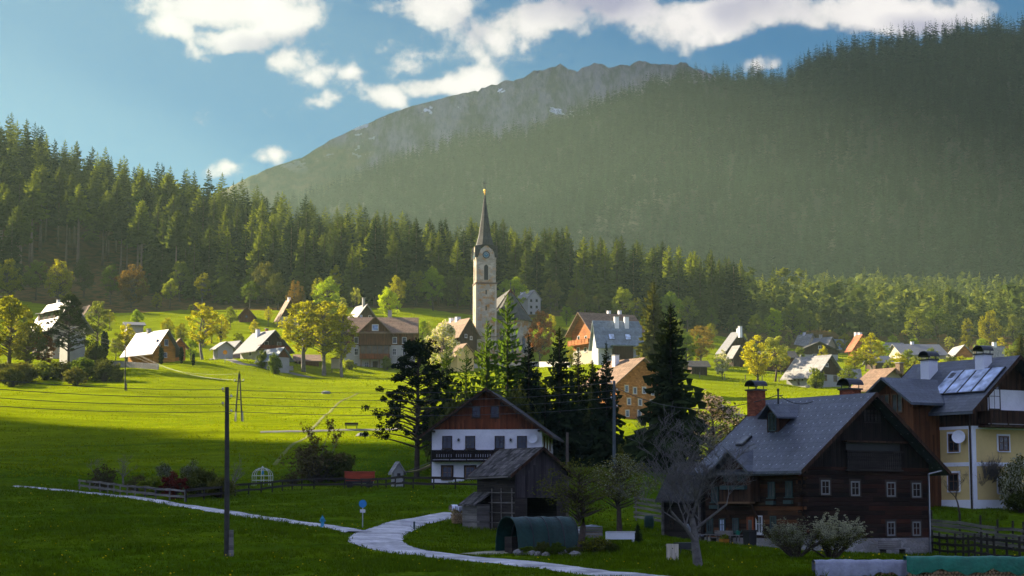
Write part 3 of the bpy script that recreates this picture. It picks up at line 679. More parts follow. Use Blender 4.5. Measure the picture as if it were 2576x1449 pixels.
# ------------------------------------------------------------------ forests
def merge_trees(name, protos, pos, hs, ws, tint, mat_, ds):
    """one mesh of many trees: protos = list of (n,4,3) arrays about 10 m tall"""
    Vs = []; A = []
    for k, pr in enumerate(protos):
        sel = np.where(ds == k)[0]
        if not len(sel): continue
        v = pr.reshape(-1, 3); a = RNG.uniform(0, 6.28, len(sel)); ca, sa = np.cos(a)[:, None], np.sin(a)[:, None]
        X = (v[None, :, 0]*ca-v[None, :, 1]*sa)*ws[sel][:, None]+pos[sel, 0][:, None]; Yv = (v[None, :, 0]*sa+v[None, :, 1]*ca)*ws[sel][:, None]+pos[sel, 1][:, None]
        Zv = v[None, :, 2]*hs[sel][:, None]+pos[sel, 2][:, None]; Vs.append(np.stack([X, Yv, Zv], -1).reshape(-1, 3)); A.append(np.repeat(tint[sel], len(v)))
    V = np.concatenate(Vs); return np_mesh(name, V, np.arange(len(V)).reshape(-1, 4), mat_, 4, {'tint': np.concatenate(A)})
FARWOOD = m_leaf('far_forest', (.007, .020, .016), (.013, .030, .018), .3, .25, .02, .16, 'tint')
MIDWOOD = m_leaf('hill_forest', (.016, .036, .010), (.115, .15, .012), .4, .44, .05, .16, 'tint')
GLOWWOOD = m_leaf('sunny_forest', (.08, .12, .02), (.15, .18, .028), .35, .35, .05, .16, 'tint')  # colour brightened to carry the sunlit haze over this wood
r_ = np.random.default_rng(5)
far_protos = [np.array(spruce_quads(10, 1.75, 8, r_, .05, 5, .5, .05, 1.5, .8, .3, 2)) for _ in range(5)] + [np.array(spruce_quads(10, 1.4, 6, r_, .35, 5, .5, .05, 1.5, .7, .3, 2)) for _ in range(2)]
def on_grid(FSg, i, j):
    a = np.floor(i).astype(int); b = np.floor(j).astype(int); f = (i-a)[:, None]; g = (j-b)[:, None]
    return (FSg[a, b]*(1-f)+FSg[a+1, b]*f)*(1-g)+(FSg[a, b+1]*(1-f)+FSg[a+1, b+1]*f)*g
NT_FAR = 21000
ii = r_.uniform(5, 71.5, NT_FAR*2); jj = r_.uniform(20, 165, NT_FAR*2); pos = on_grid(FS, ii, jj)
dens = np.hypot(*(FS[30, 1:, :2]-FS[30, :-1, :2]).T); keep = r_.uniform(size=len(pos)) < np.interp(jj, np.arange(len(dens)), dens/dens.max())*.85+fbm(pos[:, 0], pos[:, 1], 55, 41)*.3+.05
pos = pos[keep][:NT_FAR]
# a denser line of trees along the skyline, with gaps
rj = r_.uniform(25, 165, 900); rp = on_grid(FS, r_.uniform(67.5, 70.5, 900), rj); rp = rp[fbm(rp[:, 0], rp[:, 1]*0, 30, 42) > -.28]; pos = np.concatenate([pos, rp])
n = len(pos); hs = r_.uniform(1.3, 2.3, n)*(1+.25*fbm(pos[:, 0], pos[:, 1], 90, 43)); ds = r_.integers(0, 7, n)
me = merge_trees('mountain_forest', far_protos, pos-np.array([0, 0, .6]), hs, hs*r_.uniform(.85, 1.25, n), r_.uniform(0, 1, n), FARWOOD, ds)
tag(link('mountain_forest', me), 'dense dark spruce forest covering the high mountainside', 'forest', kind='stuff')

# the wooded hill behind the village: nearest trees one by one, the rest as one wood
def scatter(n, x0, x1, y0, y1, mind, ok):
    out = []; cell = {}; tries = 0
    while len(out) < n and tries < n*60:
        tries += 1; y = random.uniform(y0, y1); x = random.uniform(x0, x1)
        if not ok(x, y): continue
        c = (int(x//mind), int(y//mind)); bad = False
        for a in (-1, 0, 1):
            for b in (-1, 0, 1):
                for q in cell.get((c[0]+a, c[1]+b), ()):
                    if (q[0]-x)**2+(q[1]-y)**2 < mind*mind: bad = True
        if bad: continue
        cell.setdefault(c, []).append((x, y)); out.append((x, y))
    return out
def hill_ok(x, y):
    px = CX+FP*x/(y*cp+70*sp)
    lo = np.interp(px, [-400, 0, 230, 330, 480, 600, 760, 900, 1280, 1420, 1700, 1800, 1870], [590, 585, 590, 600, 590, 585, 572, 560, 575, 572, 566, 575, 600])
    if 50 < px < 335: lo = max(lo, 640+12*math.sin(px/17.))
    hi = np.interp(px, [-400, 0, 900, 1500, 1700, 1870], [900, 860, 800, 740, 700, 640])
    return -700 < px < 1868 and lo+fbm(np.array([x]), np.array([y]), 30, 51)[0]*14 < y < hi
random.seed(11)
hill = scatter(1150, -300, 80, 555, 900, 5.6, hill_ok); hill.sort(key=lambda q: q[1])
inview = [q for q in hill if -30 < px_of((q[0], q[1], 80))[0] < 1880]
solo = set(inview[:285])
left_kinds = ['tall_spruce:%d' % i for i in range(4)]+['forest_spruce:%d' % i for i in range(2)]; std = ['forest_spruce:%d' % i for i in range(7)]
def hill_label(px):
    if px < 480: return 'tall spruce in the dense stand on the left hillside', 'forest spruces on the left hillside'
    if px < 1200: return 'dark spruce at the front of the wood above the village', 'forest spruces left of the church'
    return 'dark spruce in the wood on the low hill behind the church', 'forest spruces right of the church'
for x, y in inview[:285]:
    px = px_of((x, y, 80))[0]; z = gz(x, y); kd = random.choice(left_kinds[:4] if 45 < px < 340 and y < 712 else (left_kinds if px < 470 and y > 596 else std))
    H = random.uniform(19, 27)*(1.15 if kd.startswith('tall') else 1.0)*(1.0 if px < 1400 else .97)*(.72 if random.random() < .12 else 1)
    lb, gr = hill_label(px); plant(kd, 'spruce_tree', lb, 'spruce', (x, y, z-.3), H, random.uniform(1.1, 1.55), group=gr)
rest = [q for q in hill if q not in solo]
pr = [np.array(spruce_quads(10, r_.uniform(1.4, 1.85), 15, r_, r_.uniform(.1, .3), 7, .45, .1, 1.15, .8)) for _ in range(6)]
pos = np.array([(x, y, gz(x, y)-.4) for x, y in rest]); n = len(pos); hs = r_.uniform(1.75, 2.6, n)*np.where(r_.uniform(size=n) < .12, .75, 1)
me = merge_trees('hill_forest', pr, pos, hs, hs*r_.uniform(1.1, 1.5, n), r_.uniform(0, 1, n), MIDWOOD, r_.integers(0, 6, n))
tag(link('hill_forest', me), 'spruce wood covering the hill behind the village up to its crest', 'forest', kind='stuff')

# the sunnier wood to the right, beyond the last houses, and unseen trees added to roughen the western shoulder's shadow
def right_ok(x, y):
    px = CX+FP*x/(y*cp+70*sp); return px > 1830+max(0, (700-y))*.6 and px < 2800 and y > 640+max(0, 300-abs(px-2250))*.0
sun_w = scatter(900, 60, 420, 620, 1060, 7.5, right_ok)
pos = np.array([(x, y, gz(x, y)-.4) for x, y in sun_w]); n = len(pos); hs = r_.uniform(1.1, 2.1, n)*np.clip(1.15-(pos[:, 1]-640)/1500, .7, 1.2)
bl = [leafy(10, 1.5, 3, 16, 14, .55, LEAF_GRN, BARK, 900+i, .34, .2, 0, 1, False)[1] for i in range(2)]
def mesh_quads(me):
    a = np.empty(len(me.vertices)*3, np.float32); me.vertices.foreach_get('co', a); return a.reshape(-1, 4, 3)
pr2 = pr+[mesh_quads(b) for b in bl]
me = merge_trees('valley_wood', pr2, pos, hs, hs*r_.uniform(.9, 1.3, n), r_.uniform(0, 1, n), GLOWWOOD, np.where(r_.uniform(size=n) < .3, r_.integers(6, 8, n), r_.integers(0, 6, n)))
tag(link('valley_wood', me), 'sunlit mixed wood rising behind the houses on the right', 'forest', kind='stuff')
pk = scatter(260, -640, -400, 440, 660, 9, lambda x, y: gz(x, y) > 190)
pos = np.array([(x, y, gz(x, y)-.4) for x, y in pk]); n = len(pos); hs = r_.uniform(1.4, 2.0, n)
me = merge_trees('shoulder_wood', far_protos, pos, hs, hs, r_.uniform(0, 1, n), FARWOOD, r_.integers(0, 7, n))
tag(link('shoulder_wood', me), 'unseen spruce wood roughening the shadow edge of the western shoulder', 'forest', kind='stuff')
# ------------------------------------------------------------------ houses
def shift(m, k, dx=0, dy=0, dz=0):
    for i in range(k, len(m.v)): x, y, z = m.v[i]; m.v[i] = (x+dx, y+dy, z+dz)
class House:
    """gable-roofed house fitted to a corner and the ends of two walls; local x across the front, y to the back"""
    def __init__(s, name, label, cat, corner, rot, fx, ye, ya, sx=None, L=None, W=None, ridge='y', group=None):
        px, yb, Y = corner; r = R(rot); gx = Vector((math.cos(r), math.sin(r), 0)); gy = Vector((-math.sin(r), math.cos(r), 0)); c = P(px, yb, Y)
        def along(d, tx):
            u = (tx-CX)/FP; return (u*(c.y*cp+c.z*sp)-c.x)/(d.x-u*d.y*cp)
        s.sg = 1 if rot >= 0 else -1; s.W = W or abs(along(gx*s.sg, fx)); s.L = L or abs(along(gy, sx)); W, L = s.W, s.L
        o = c+gx*s.sg*W/2+gy*L/2; s.o = o; s.rot = rot; s.gx, s.gy = gx, gy; s.ridge = ridge
        s.H = zat(ye, c.y)-c.z; m = (c+gx*s.sg*W/2) if ridge == 'y' else (c+gy*L/2); s.R = zat(ya, m.y)-c.z-s.H; s.half = W/2 if ridge == 'y' else L/2
        s.root = thing(name, label, cat, o, r, group); s.mi = Matrix.Translation(o) @ Matrix.Rotation(r, 4, 'Z'); s.inv = s.mi.inverted(); s.roof_o = None
        if not (2 < W < 40 and 2 < L < 40 and 1 < s.H < 14 and .5 < s.R < 9): print('HOUSE?', label, round(W, 1), round(L, 1), round(s.H, 1), round(s.R, 1))
    def plane(s, f): return {'f': (1, -s.L/2), 'b': (1, s.L/2), 'l': (0, -s.W/2), 'r': (0, s.W/2)}[f]
    def on(s, f, px, py, d=0):
        a, k = s.plane(f); k += d*(1 if k > 0 else -1); o = s.inv @ Vector((0, 0, 0)); v = s.inv.to_3x3() @ ray(px, py); t = (k-o[a])/v[a]; q = o+v*t
        return (q.x if a == 1 else q.y), q.z
    def fbox(s, m, f, u0, u1, z0, z1, d0, d1):
        a, k = s.plane(f); sgn = 1 if k > 0 else -1; lo, hi = sorted((k+sgn*d0, k+sgn*d1)); u0, u1 = sorted((u0, u1))
        return m.box(u0, u1, lo, hi, z0, z1) if a == 1 else m.box(lo, hi, u0, u1, z0, z1)
    def part(s, name, m, mt, par=None, **k): return m.build(name, mt, par or s.root, **k)
    def walls(s, mt, gmt=None, split=None, base=-1.5, plinth=None):
        W, L, H = s.W, s.L, s.H; split = H if split is None else split
        s.part('wall', MB().box(-W/2, W/2, -L/2, L/2, base, split), mt); g = MB(); e = .03; tip = .02
        if s.ridge == 'y': p = [(-W/2-e, split), (W/2+e, split), (W/2+e, H), (0, H+s.R-tip), (-W/2-e, H)]; ax = ('y', -L/2-e, L/2+e)
        else: p = [(-L/2-e, split), (L/2+e, split), (L/2+e, H), (0, H+s.R-tip), (-L/2-e, H)]; ax = ('x', -W/2-e, W/2+e)
        if H-split < .05: p = [p[0], p[1], p[3]]
        g.prism(p, ax[1], ax[2], ax[0]); s.part('gable_wall', g, gmt or mt)
        if plinth: s.part('plinth', MB().box(-W/2-.06, W/2+.06, -L/2-.06, L/2+.06, base, plinth[1]), plinth[0])
    def roof(s, mt, ov=.9, of=.8, t=.22, fascia=None, ofb=None):
        k = s.R/s.half; w = s.half+ov; z0 = s.H-ov*k+.03; z1 = s.H+s.R+.03; e = (s.L if s.ridge == 'y' else s.W)/2; ofb = of if ofb is None else ofb
        s.k = k; s.zr = z1+t; s.roof_o = s.part('roof', MB().roof(w, t, z0, z1, -e-of, e+ofb, s.ridge), mt)
        if fascia:
            for y in (-e-of-.05, e+ofb):
                for sg in (-1, 1):
                    q = [(sg*w, z0-.06), (0, z1-.06), (0, z1+t+.03), (sg*w, z0+t+.03)]; s.part('bargeboard', MB().prism(q, y, y+.05, 'y' if s.ridge == 'y' else 'x'), fascia, s.roof_o)
        return s.roof_o
    def zroof(s, d): return s.zr-abs(d)*s.k
    def chimney(s, t, d, h, w=.7, mt=None, cap=None, capm=None, hood=False, l=None):
        """t metres along the ridge, d metres across it, h metres above the roof at the ridge"""
        x, y = (d, t) if s.ridge == 'y' else (t, d); l = l or w; z0 = s.zroof(abs(d)+w/2)-.5; z1 = s.zr+h
        c = s.part('chimney', MB().box(x-w/2, x+w/2, y-l/2, y+l/2, z0, z1), mt or WHITE, s.roof_o); m = MB().box(x-w/2-.09, x+w/2+.09, y-l/2-.09, y+l/2+.09, z1, z1+.1)
        if cap: 
            for a in (-1, 1):
                for b in (-1, 1): m.box(x+a*w*.4-.02, x+a*w*.4+.02, y+b*l*.4-.02, y+b*l*.4+.02, z1+.1, z1+.32)
            if hood:   # barrel-shaped sheet hood
                n = 8; r = w*.62; pr = [(math.cos(math.pi*i/n)*r, math.sin(math.pi*i/n)*r*.75) for i in range(n+1)]; pr2 = [(a*.93, b*.9) for a, b in reversed(pr)]; k = len(m.v)
                m.prism(pr+pr2, -l*.65, l*.65, 'x'); shift(m, k, x, y, z1+.3)
            else: m.box(x-w/2-.15, x+w/2+.15, y-l/2-.15, y+l/2+.15, z1+.32, z1+.38)
        s.part('chimney_cap', m, capm or CONCRETE, s.roof_o); return c
    def window(s, f, px, py, wp, hp, fr=None, gl=None, name='window', cross=True, surround=None, uz=None, muntin=.045, box=None):
        if uz: u0, u1, z0, z1 = uz
        else:
            u0, _ = s.on(f, px-wp/2, py); u1, _ = s.on(f, px+wp/2, py); _, z1 = s.on(f, px, py-hp/2); _, z0 = s.on(f, px, py+hp/2)
        u0, u1 = sorted((u0, u1)); b = min(.09, (u1-u0)*.14); m = MB()
        for q in ((u0, u0+b, z0, z1), (u1-b, u1, z0, z1), (u0+b, u1-b, z0, z0+b), (u0+b, u1-b, z1-b, z1)): s.fbox(m, f, *q, 0, .075)
        if cross:
            um = (u0+u1)/2; s.fbox(m, f, um-muntin/2, um+muntin/2, z0+b, z1-b, .01, .065); zm = z0+(z1-z0)*.55; s.fbox(m, f, u0+b, um-muntin/2, zm-.02, zm+.02, .01, .06); s.fbox(m, f, um+muntin/2, u1-b, zm-.02, zm+.02, .01, .06)
        w = s.part(name, m, fr or FRAME_W); s.part('pane', s.fbox(MB(), f, u0+b, u1-b, z0+b, z1-b, .0, .035), gl or GLASS, w)
        m2 = s.fbox(MB(), f, u0-.08, u1+.08, z0-.07, z0-.005, 0, .14)
        if surround:
            for q in ((u0-.14, u0-.004, z0, z1+.14), (u1+.004, u1+.14, z0, z1+.14), (u0-.004, u1+.004, z1+.004, z1+.14)): s.fbox(m2, f, *q, 0, .05)
            s.part('surround', m2, surround, w)
        else: s.part('sill', m2, fr or FRAME_W, w)
        if box: s.part('flower_box', s.fbox(MB(), f, u0-.05, u1+.05, z0-.42, z0-.2, .02, .22), box, w)
        return w
    def door(s, f, px, ytop, ybot, wp, mt, gl=None):
        u0, z0 = s.on(f, px-wp/2, ybot); u1, z1 = s.on(f, px+wp/2, ytop); d = s.part('door', s.fbox(MB(), f, u0, u1, z0, z1, 0, .06), mt)
        uu0, uu1 = sorted((u0, u1)); h = s.part('handle', s.fbox(MB(), f, uu1-.2, uu1-.1, z0+(z1-z0)*.45, z0+(z1-z0)*.5, .06, .12), ZINC, d)
        if gl: s.part('pane', s.fbox(MB(), f, uu0+.18, uu1-.18, z0+(z1-z0)*.5, z1-.2, .055, .075), gl, d)
        return d
    def skylight(s, side, t, d, w=.8, h=1.0, gl=None):
        """on the roof slope: side -1/1, t along ridge, d across"""
        n = Vector((side*s.k, 0, 1)).normalized() if s.ridge == 'y' else Vector((0, side*s.k, 1)).normalized(); z = s.zr-d*s.k
        c = Vector((side*d, t, z)) if s.ridge == 'y' else Vector((t, side*d, z)); v = Vector((-side, 0, s.k)).normalized() if s.ridge == 'y' else Vector((0, -side, s.k)).normalized(); u = v.cross(n)
        M3 = Matrix((u, v, n)).transposed(); o = MB().obox(c+n*.05, (w, h, .14), M3); sk = s.part('skylight', o, METAL, s.roof_o); s.part('pane', MB().obox(c+n*.125, (w-.16, h-.16, .03), M3), gl or PALEGLASS, sk)
        return sk

def far_house(name, label, cat, corner, rot, fx, ye, ya, wall, roof, sx=None, gable=None, split=None, L=None, ridge='y', wins=(), chim=(), ov=.8, of=.7, group='houses of the village', W=None, doors=(), plinth=None, fr=None):
    h = House(name, label, cat, corner, rot, fx, ye, ya, sx, L, W, ridge, group); h.walls(wall, gable, None if split is None else split*h.H, plinth=plinth); h.roof(roof, ov, of, .2)
    for w in wins: h.window(*w[:5], fr=fr or (w[5] if len(w) > 5 else FRAME_W), gl=w[6] if len(w) > 6 else GLASS, cross=False)
    for c in chim: h.chimney(*c)
    for d in doors: h.door(*d)
    return h

def balcony(h, f, u0, u1, z, depth, hgt, mt, floor_mt=None, cut=True, posts=True, par=None):
    """boarded balcony with a floor, boarded railing and handrail"""
    b = h.part('balcony', h.fbox(MB(), f, u0, u1, z-.16, z, 0.005, depth), floor_mt or mt, par)
    m = MB(); h.fbox(m, f, u0, u1, z+.1, z+hgt-.08, depth-.06, depth-.02); h.fbox(m, f, u0, u0+.04, z+.1, z+hgt-.08, .02, depth-.065); h.fbox(m, f, u1-.04, u1, z+.1, z+hgt-.08, .02, depth-.065); h.part('railing', m, mt, b)
    m = MB(); h.fbox(m, f, u0-.05, u1+.05, z+hgt-.075, z+hgt, depth-.1, depth+.03); n = max(2, int((u1-u0)/1.6))
    for i in range(n+1):
        u = u0+.07+(u1-u0-.14)*i/n; h.fbox(m, f, u-.05, u+.05, z+.005, z+hgt-.08, depth-.015, depth+.04)
    h.part('handrail', m, floor_mt or mt, b)
    return b

# ---- the white farmhouse in the middle
wh = House('farmhouse', 'white farmhouse with brown boarded gable and dark balcony in front of the conifers', 'house', (1364,1230,198), -6, 1086, 1083, 983, L=13.5)
wh.walls(WHITE, REDBOARD, wh.on('f', 1225, 1080)[1]); wh.roof(DARKROOF, 1.2, 1.3, .22, DARKBOARD)
for x in (1125, 1183, 1257, 1313): wh.window('f', x, 1113, 25, 33, FRAME_D, GLASS)
for x in (1125, 1183): wh.window('f', x, 1190, 25, 33, FRAME_B, GLASS, surround=FRAME_D)
wh.window('f', 1300, 1190, 25, 33, FRAME_B, GLASS); wh.window('f', 1198, 1036, 22, 30, FRAME_D, GLASS); wh.window('f', 1245, 1036, 22, 30, FRAME_D, GLASS)
for x in (1195, 1245): pass
z_ = wh.on('f', 1200, 1158)[1]; u0_ = wh.on('f', 1090, 1158)[0]; u1_ = wh.on('f', 1352, 1158)[0]; bal = balcony(wh, 'f', u0_, u1_, z_, 1.15, 1.05, BLACKBOARD)
m = MB()
for c in (1117, 1166, 1215, 1262, 1310):     # pierced heart-board panels read as pale cut-outs
    for i in range(7):
        u, zz = wh.on('f', c-18+i*6, 1144, 1.15); wh.fbox(m, 'f', u-.035, u+.035, zz-.24, zz+.06, 1.125, 1.137)
        k = len(m.v); 
wh.part('cutout', m, PALETRIM, bal)
for x in (1154, 1285):
    u, zz = wh.on('f', x, 1105); m = MB(); wh.fbox(m, 'f', u-.03, u+.03, zz-.05, zz+.12, .0, .16); wh.fbox(m, 'f', u-.1, u+.1, zz-.22, zz-.04, .06, .26); wh.fbox(m, 'f', u-.13, u+.13, zz-.035, zz+.02, .03, .29); wh.part('wall_lamp', m, METAL)
u, zz = wh.on('f', 1340, 1103); m = MB()
m.lathe([(.02, 0), (.3, .03), (.5, .12), (.52, .15), (.48, .15), (.28, .07), (.02, .05)], 20); m.xf(Matrix.Translation((u, -wh.L/2-.22, zz)) @ Matrix.Rotation(R(90), 4, 'X')); d_ = wh.part('satellite_dish', m, WHITETRIM)
m = MB(); wh.fbox(m, 'f', u-.03, u+.03, zz-.03, zz+.03, 0, .22); wh.part('bracket', m, METAL, d_)
for yy in (-4.5, -1, 2.5):
    wh.window('r', 0, 0, 0, 0, FRAME_B, GLASS, uz=(yy-.5, yy+.5, 4.2, 5.5)); wh.window('r', 0, 0, 0, 0, FRAME_B, GLASS, uz=(yy-.5, yy+.5, 1.1, 2.4))
m = MB()   # beam ends below the gable roof
for q in (1093, 1186, 1262, 1357):
    u, _ = wh.on('f', q, 1080); zz = wh.H+wh.R-abs(u)*wh.k-.35; wh.fbox(m, 'f', u-.09, u+.09, zz, zz+.2, 0, 1.2)
wh.part('beam_end', m, FRAME_D, wh.roof_o)
m = MB(); wh.fbox(m, 'l', -wh.L/2+.2, -wh.L/2+.28, -.5, wh.H, .02, .1); wh.part('downpipe', m, METAL)
# striped awning at its left side
aw = thing('awning', 'beige sun awning stretched out beside the white farmhouse', 'awning', wh.mi @ Vector((-wh.W/2-.03, -3.2, 3.15)), R(wh.rot)); m = MB(); NA = 9
for k in range(2):
    for i in range(NA):
        t = i/(NA-1); x = -3.3*t; z = -1.25*t-.35*math.sin(math.pi*t); m.v.append((x, k*3.0, z)); m.v.append((x, k*3.0, z-.05))
for i in range(NA-1):
    a = 2*i; b = 2*NA+2*i; m.f += [(a, a+2, b+2, b), (a+1, b+1, b+3, a+3), (a, a+1, a+3, a+2), (b, b+2, b+3, b+1)]
m.build('canvas', m_stripes('awning_cloth', (.55, .42, .24), (.48, .36, .2), .5, 'v'), aw); MB().beam((0, 0, -.06), (-3.3, 0, -1.32), .06).beam((0, 3, -.06), (-3.3, 3, -1.32), .06).beam((-3.33, -.1, -1.32), (-3.33, 3.1, -1.32), .08).build('awning_arm', OLDWOOD, aw)

GREYFRAME = m_plain('grey_frame', (.20, .20, .18), .7, .15, 3, .05)
# ---- the dark log chalet on the right
ch = House('chalet', 'dark log chalet with slate roof and brick chimney on the right', 'house', (2021,1388,115), 33, 2340, 1163, 998, sx=1776)
ch.walls(LOGS, BLACKBOARD, ch.H-.25, plinth=(RUBBLE, .75)); ch.roof(SLATE, .95, 1.0, .2, DARKBOARD, .4)
W, L, H = ch.W, ch.L, ch.H
m = MB().box(-W/2-.02, W/2+.02, -L/2-.045, -L/2-.03, .76, H-.26); ch.part('log_front', m, LOGS_FRONT)
for x, y in ((2059+14, 1226), (2150, 1229), (2240, 1231), (2304, 1233)): ch.window('f', x if x != 2073 else 2075, y, 22, 37, GREYFRAME, CURTAIN, surround=FRAME_D)
for x in (2304, 2240): ch.window('f', x, 1330, 20, 36, GREYFRAME, CURTAIN, surround=FRAME_D)
for x, y in ((1942, 1232), (1986, 1230)): ch.window('l', x, y, 17, 40, FRAME_G, CURTAIN, box=FRAME_G)
for x, y in ((1800, 1244),): ch.window('l', x, y, 18, 38, FRAME_G, CURTAIN, box=FRAME_G)
for x, y, g_ in ((1787, 1322, CURTAIN), (1818, 1322, PALEGLASS), (1852, 1321, CURTAIN), (1946, 1316, CURTAIN)): ch.window('l', x, y, 15, 36, FRAME_G, g_)
ch.door('l', 1889, 1300, 1372, 17, REDBOARD, CURTAIN); ch.window('l', 1911, 1320, 16, 46, FRAME_W, CURTAIN)
# projecting bay with cross gable and balcony over the door
ya, _ = ch.on('l', 1911, 1190); yb, _ = ch.on('l', 1833, 1190); y0, y1 = sorted((ya, yb)); ym = (y0+y1)/2; wd = (y1-y0)/2; xf = -W/2-.75
zap = ch.on('l', 1852, 1128, 1.0)[1]; zev = ch.H-.35; zb = ch.on('l', 1880, 1262, .75)[1]
m = MB(); m.prism([(y0, zb), (y1, zb), (y1, zev), (ym, zap-.25), (y0, zev)], xf, 0.2, 'x'); bay = ch.part('bay', m, DARKBOARD)
m = MB(); k = (zap-.25-zev)/wd; m.roof(wd+.45, .14, zev-.45*k+.02, zap-.23, xf-.55, 0.6, 'x'); shift(m, 0, 0, ym, 0); ch.part('bay_roof', m, SLATE2, bay)
for q in (-.3, .3):
    m = MB(); a = ym+q*wd*1.5
    for bx in ((a-.34, a-.27), (a+.27, a+.34), (a-.03, a+.03)): m.box(xf-.07, xf, bx[0], bx[1], zb+1.25, zev-.1)
    m.box(xf-.07, xf, a-.27, a+.27, zb+1.25, zb+1.33); m.box(xf-.07, xf, a-.27, a+.27, zev-.18, zev-.1); w_ = ch.part('bay_window', m, FRAME_G, bay); ch.part('pane', MB().box(xf-.035, xf, a-.27, a-.03, zb+1.33, zev-.18).box(xf-.035, xf, a+.03, a+.27, zb+1.33, zev-.18), CURTAIN, bay)
ch.part('bay_sill', MB().box(xf-.12, xf+.3, y0-.05, y1+.05, zb-.12, zb), FRAME_B, bay); ch.part('flower_box', MB().box(xf-.25, xf-.01, y0+.3, y1-.3, zb+.75, zb+1.0), FRAME_G, bay)
m = MB(); m.beam((xf+.1, y0+.15, zb-.1), (-W/2, y0+.15, zb-1.2), .12).beam((xf+.1, y1-.15, zb-.1), (-W/2, y1-.15, zb-1.2), .12); ch.part('bracket', m, DARKBOARD, bay)
# small roof dormer
yd, _ = ch.on('l', 1953, 1080, -2.6); xd = -W/2+2.3; zd = ch.H+2.3*ch.k-.1; zt = zd+1.5; m = MB()
m.prism([(yd-.55, zd), (yd+.55, zd), (yd+.55, zt), (yd, zt+.5), (yd-.55, zt)], xd, xd+2.5, 'x'); dm = ch.part('dormer', m, DARKBOARD); m = MB(); m.roof(.95, .1, zt-.36+.02, zt+.52, xd-.45, xd+3.1, 'x'); shift(m, 0, 0, yd, 0); ch.part('dormer_roof', m, SLATE2, dm)
m = MB().box(xd-.06, xd, yd-.36, yd-.3, zd+.45, zt).box(xd-.06, xd, yd+.3, yd+.36, zd+.45, zt).box(xd-.06, xd, yd-.03, yd+.03, zd+.45, zt).box(xd-.06, xd, yd-.3, yd+.3, zd+.38, zd+.45).box(xd-.06, xd, yd-.3, yd+.3, zt, zt+.06); ch.part('dormer_window', m, FRAME_G, dm); ch.part('pane', MB().box(xd-.03, xd, yd-.3, yd+.3, zd+.45, zt), GLASS, dm)
ch.skylight(-1, L/2-2.0, W/2-1.6, .75, .95, CURTAIN)
c_ = ch.chimney(L/2-.1, -1.0, .55, .85, REDBRICK, True, METAL, True); ch.chimney(-L/2+2.6, 1.2, .35, .95, REDBRICK, True, METAL, True)
# gable: black sheet for the shade of a balcony recess, pierced railing, shed-like ledge, vent
za = ch.on('f', 2180, 1110)[1]; zb2 = ch.on('f', 2180, 1181)[1]; ua = ch.on('f', 2127, 1150)[0]; ub = ch.on('f', 2263, 1150)[0]
m = MB(); ch.fbox(m, 'f', ua, ub, zb2+1.05, za-.1, .035, .06); lg = ch.part('loggia_shade', m, BLACK); ch.part('ledge', ch.fbox(MB(), 'f', ua-.3, ub+.3, za-.1, za+.02, .03, .5), DARKBOARD, lg)
m = MB(); nb = 26
for i in range(nb):
    u = ua+(ub-ua)*i/nb; ch.fbox(m, 'f', u, u+(ub-ua)/nb*.72, zb2, zb2+1.05, .16, .2)
ch.fbox(m, 'f', ua-.1, ub+.1, zb2+1.05, zb2+1.15, .12, .26); ch.fbox(m, 'f', ua-.1, ub+.1, zb2-.1, zb2, .03, .24); ch.part('railing', m, DARKWOOD, lg)
u, zz = ch.on('f', 2192, 1050); m = MB(); ch.fbox(m, 'f', u-.75, u+.75, zz-.35, zz-.28, .03, .1)
for i in range(5): ch.fbox(m, 'f', u-.6+i*.3-.1, u-.6+i*.3+.1, zz-.25, zz+.45, .03, .08)
ch.part('shutter', m, DARKWOOD)
m = MB()     # projecting log ends at the near corner
for i in range(9):
    z = .95+i*.44; m.box(-W/2-.32, -W/2-.03, -L/2+.03, -L/2+.2, z, z+.22); m.box(-W/2+.03, -W/2+.2, -L/2-.32, -L/2-.05, z+.22, z+.42)
ch.part('log_end', m, LOGS)
m = MB(); ch.fbox(m, 'f', W/2-.12, W/2-.04, -.8, H-.6, .06, .14); m.beam((W/2-.08, -L/2-.1, H-.6), (W/2+.7, -L/2-.7, H-.35), .08); ch.part('downpipe', m, ZINC)
m = MB(); e = W/2+.95; zz = ch.H-.95*ch.k
m.beam((-e-.08, -L/2-1, zz+.02), (-e-.08, L/2+.4, zz+.02), .14, .1); ch.part('gutter', m, METAL, ch.roof_o)
# low wing at the back left
an = House('lean_to', 'low grey-roofed timber wing behind the bare tree at the left end of the chalet', 'outbuilding', (1768,1352,123.5), 33, 1830, 1232, 1165, sx=1668); an.walls(DARKWOOD, DARKWOOD, plinth=None); an.roof(DARKROOF, .5, .2, .12)
for x in (1690, 1722, 1744): an.window('l', x, 1318, 10, 22, FRAME_D, GLASS)
for q in (-an.L/2+.2, an.L/2-.1): MB().beam((-an.W/2-.09, q, -.5), (-an.W/2-.09, q, an.H-.1), .14).build('post', OLDWOOD, an.root)

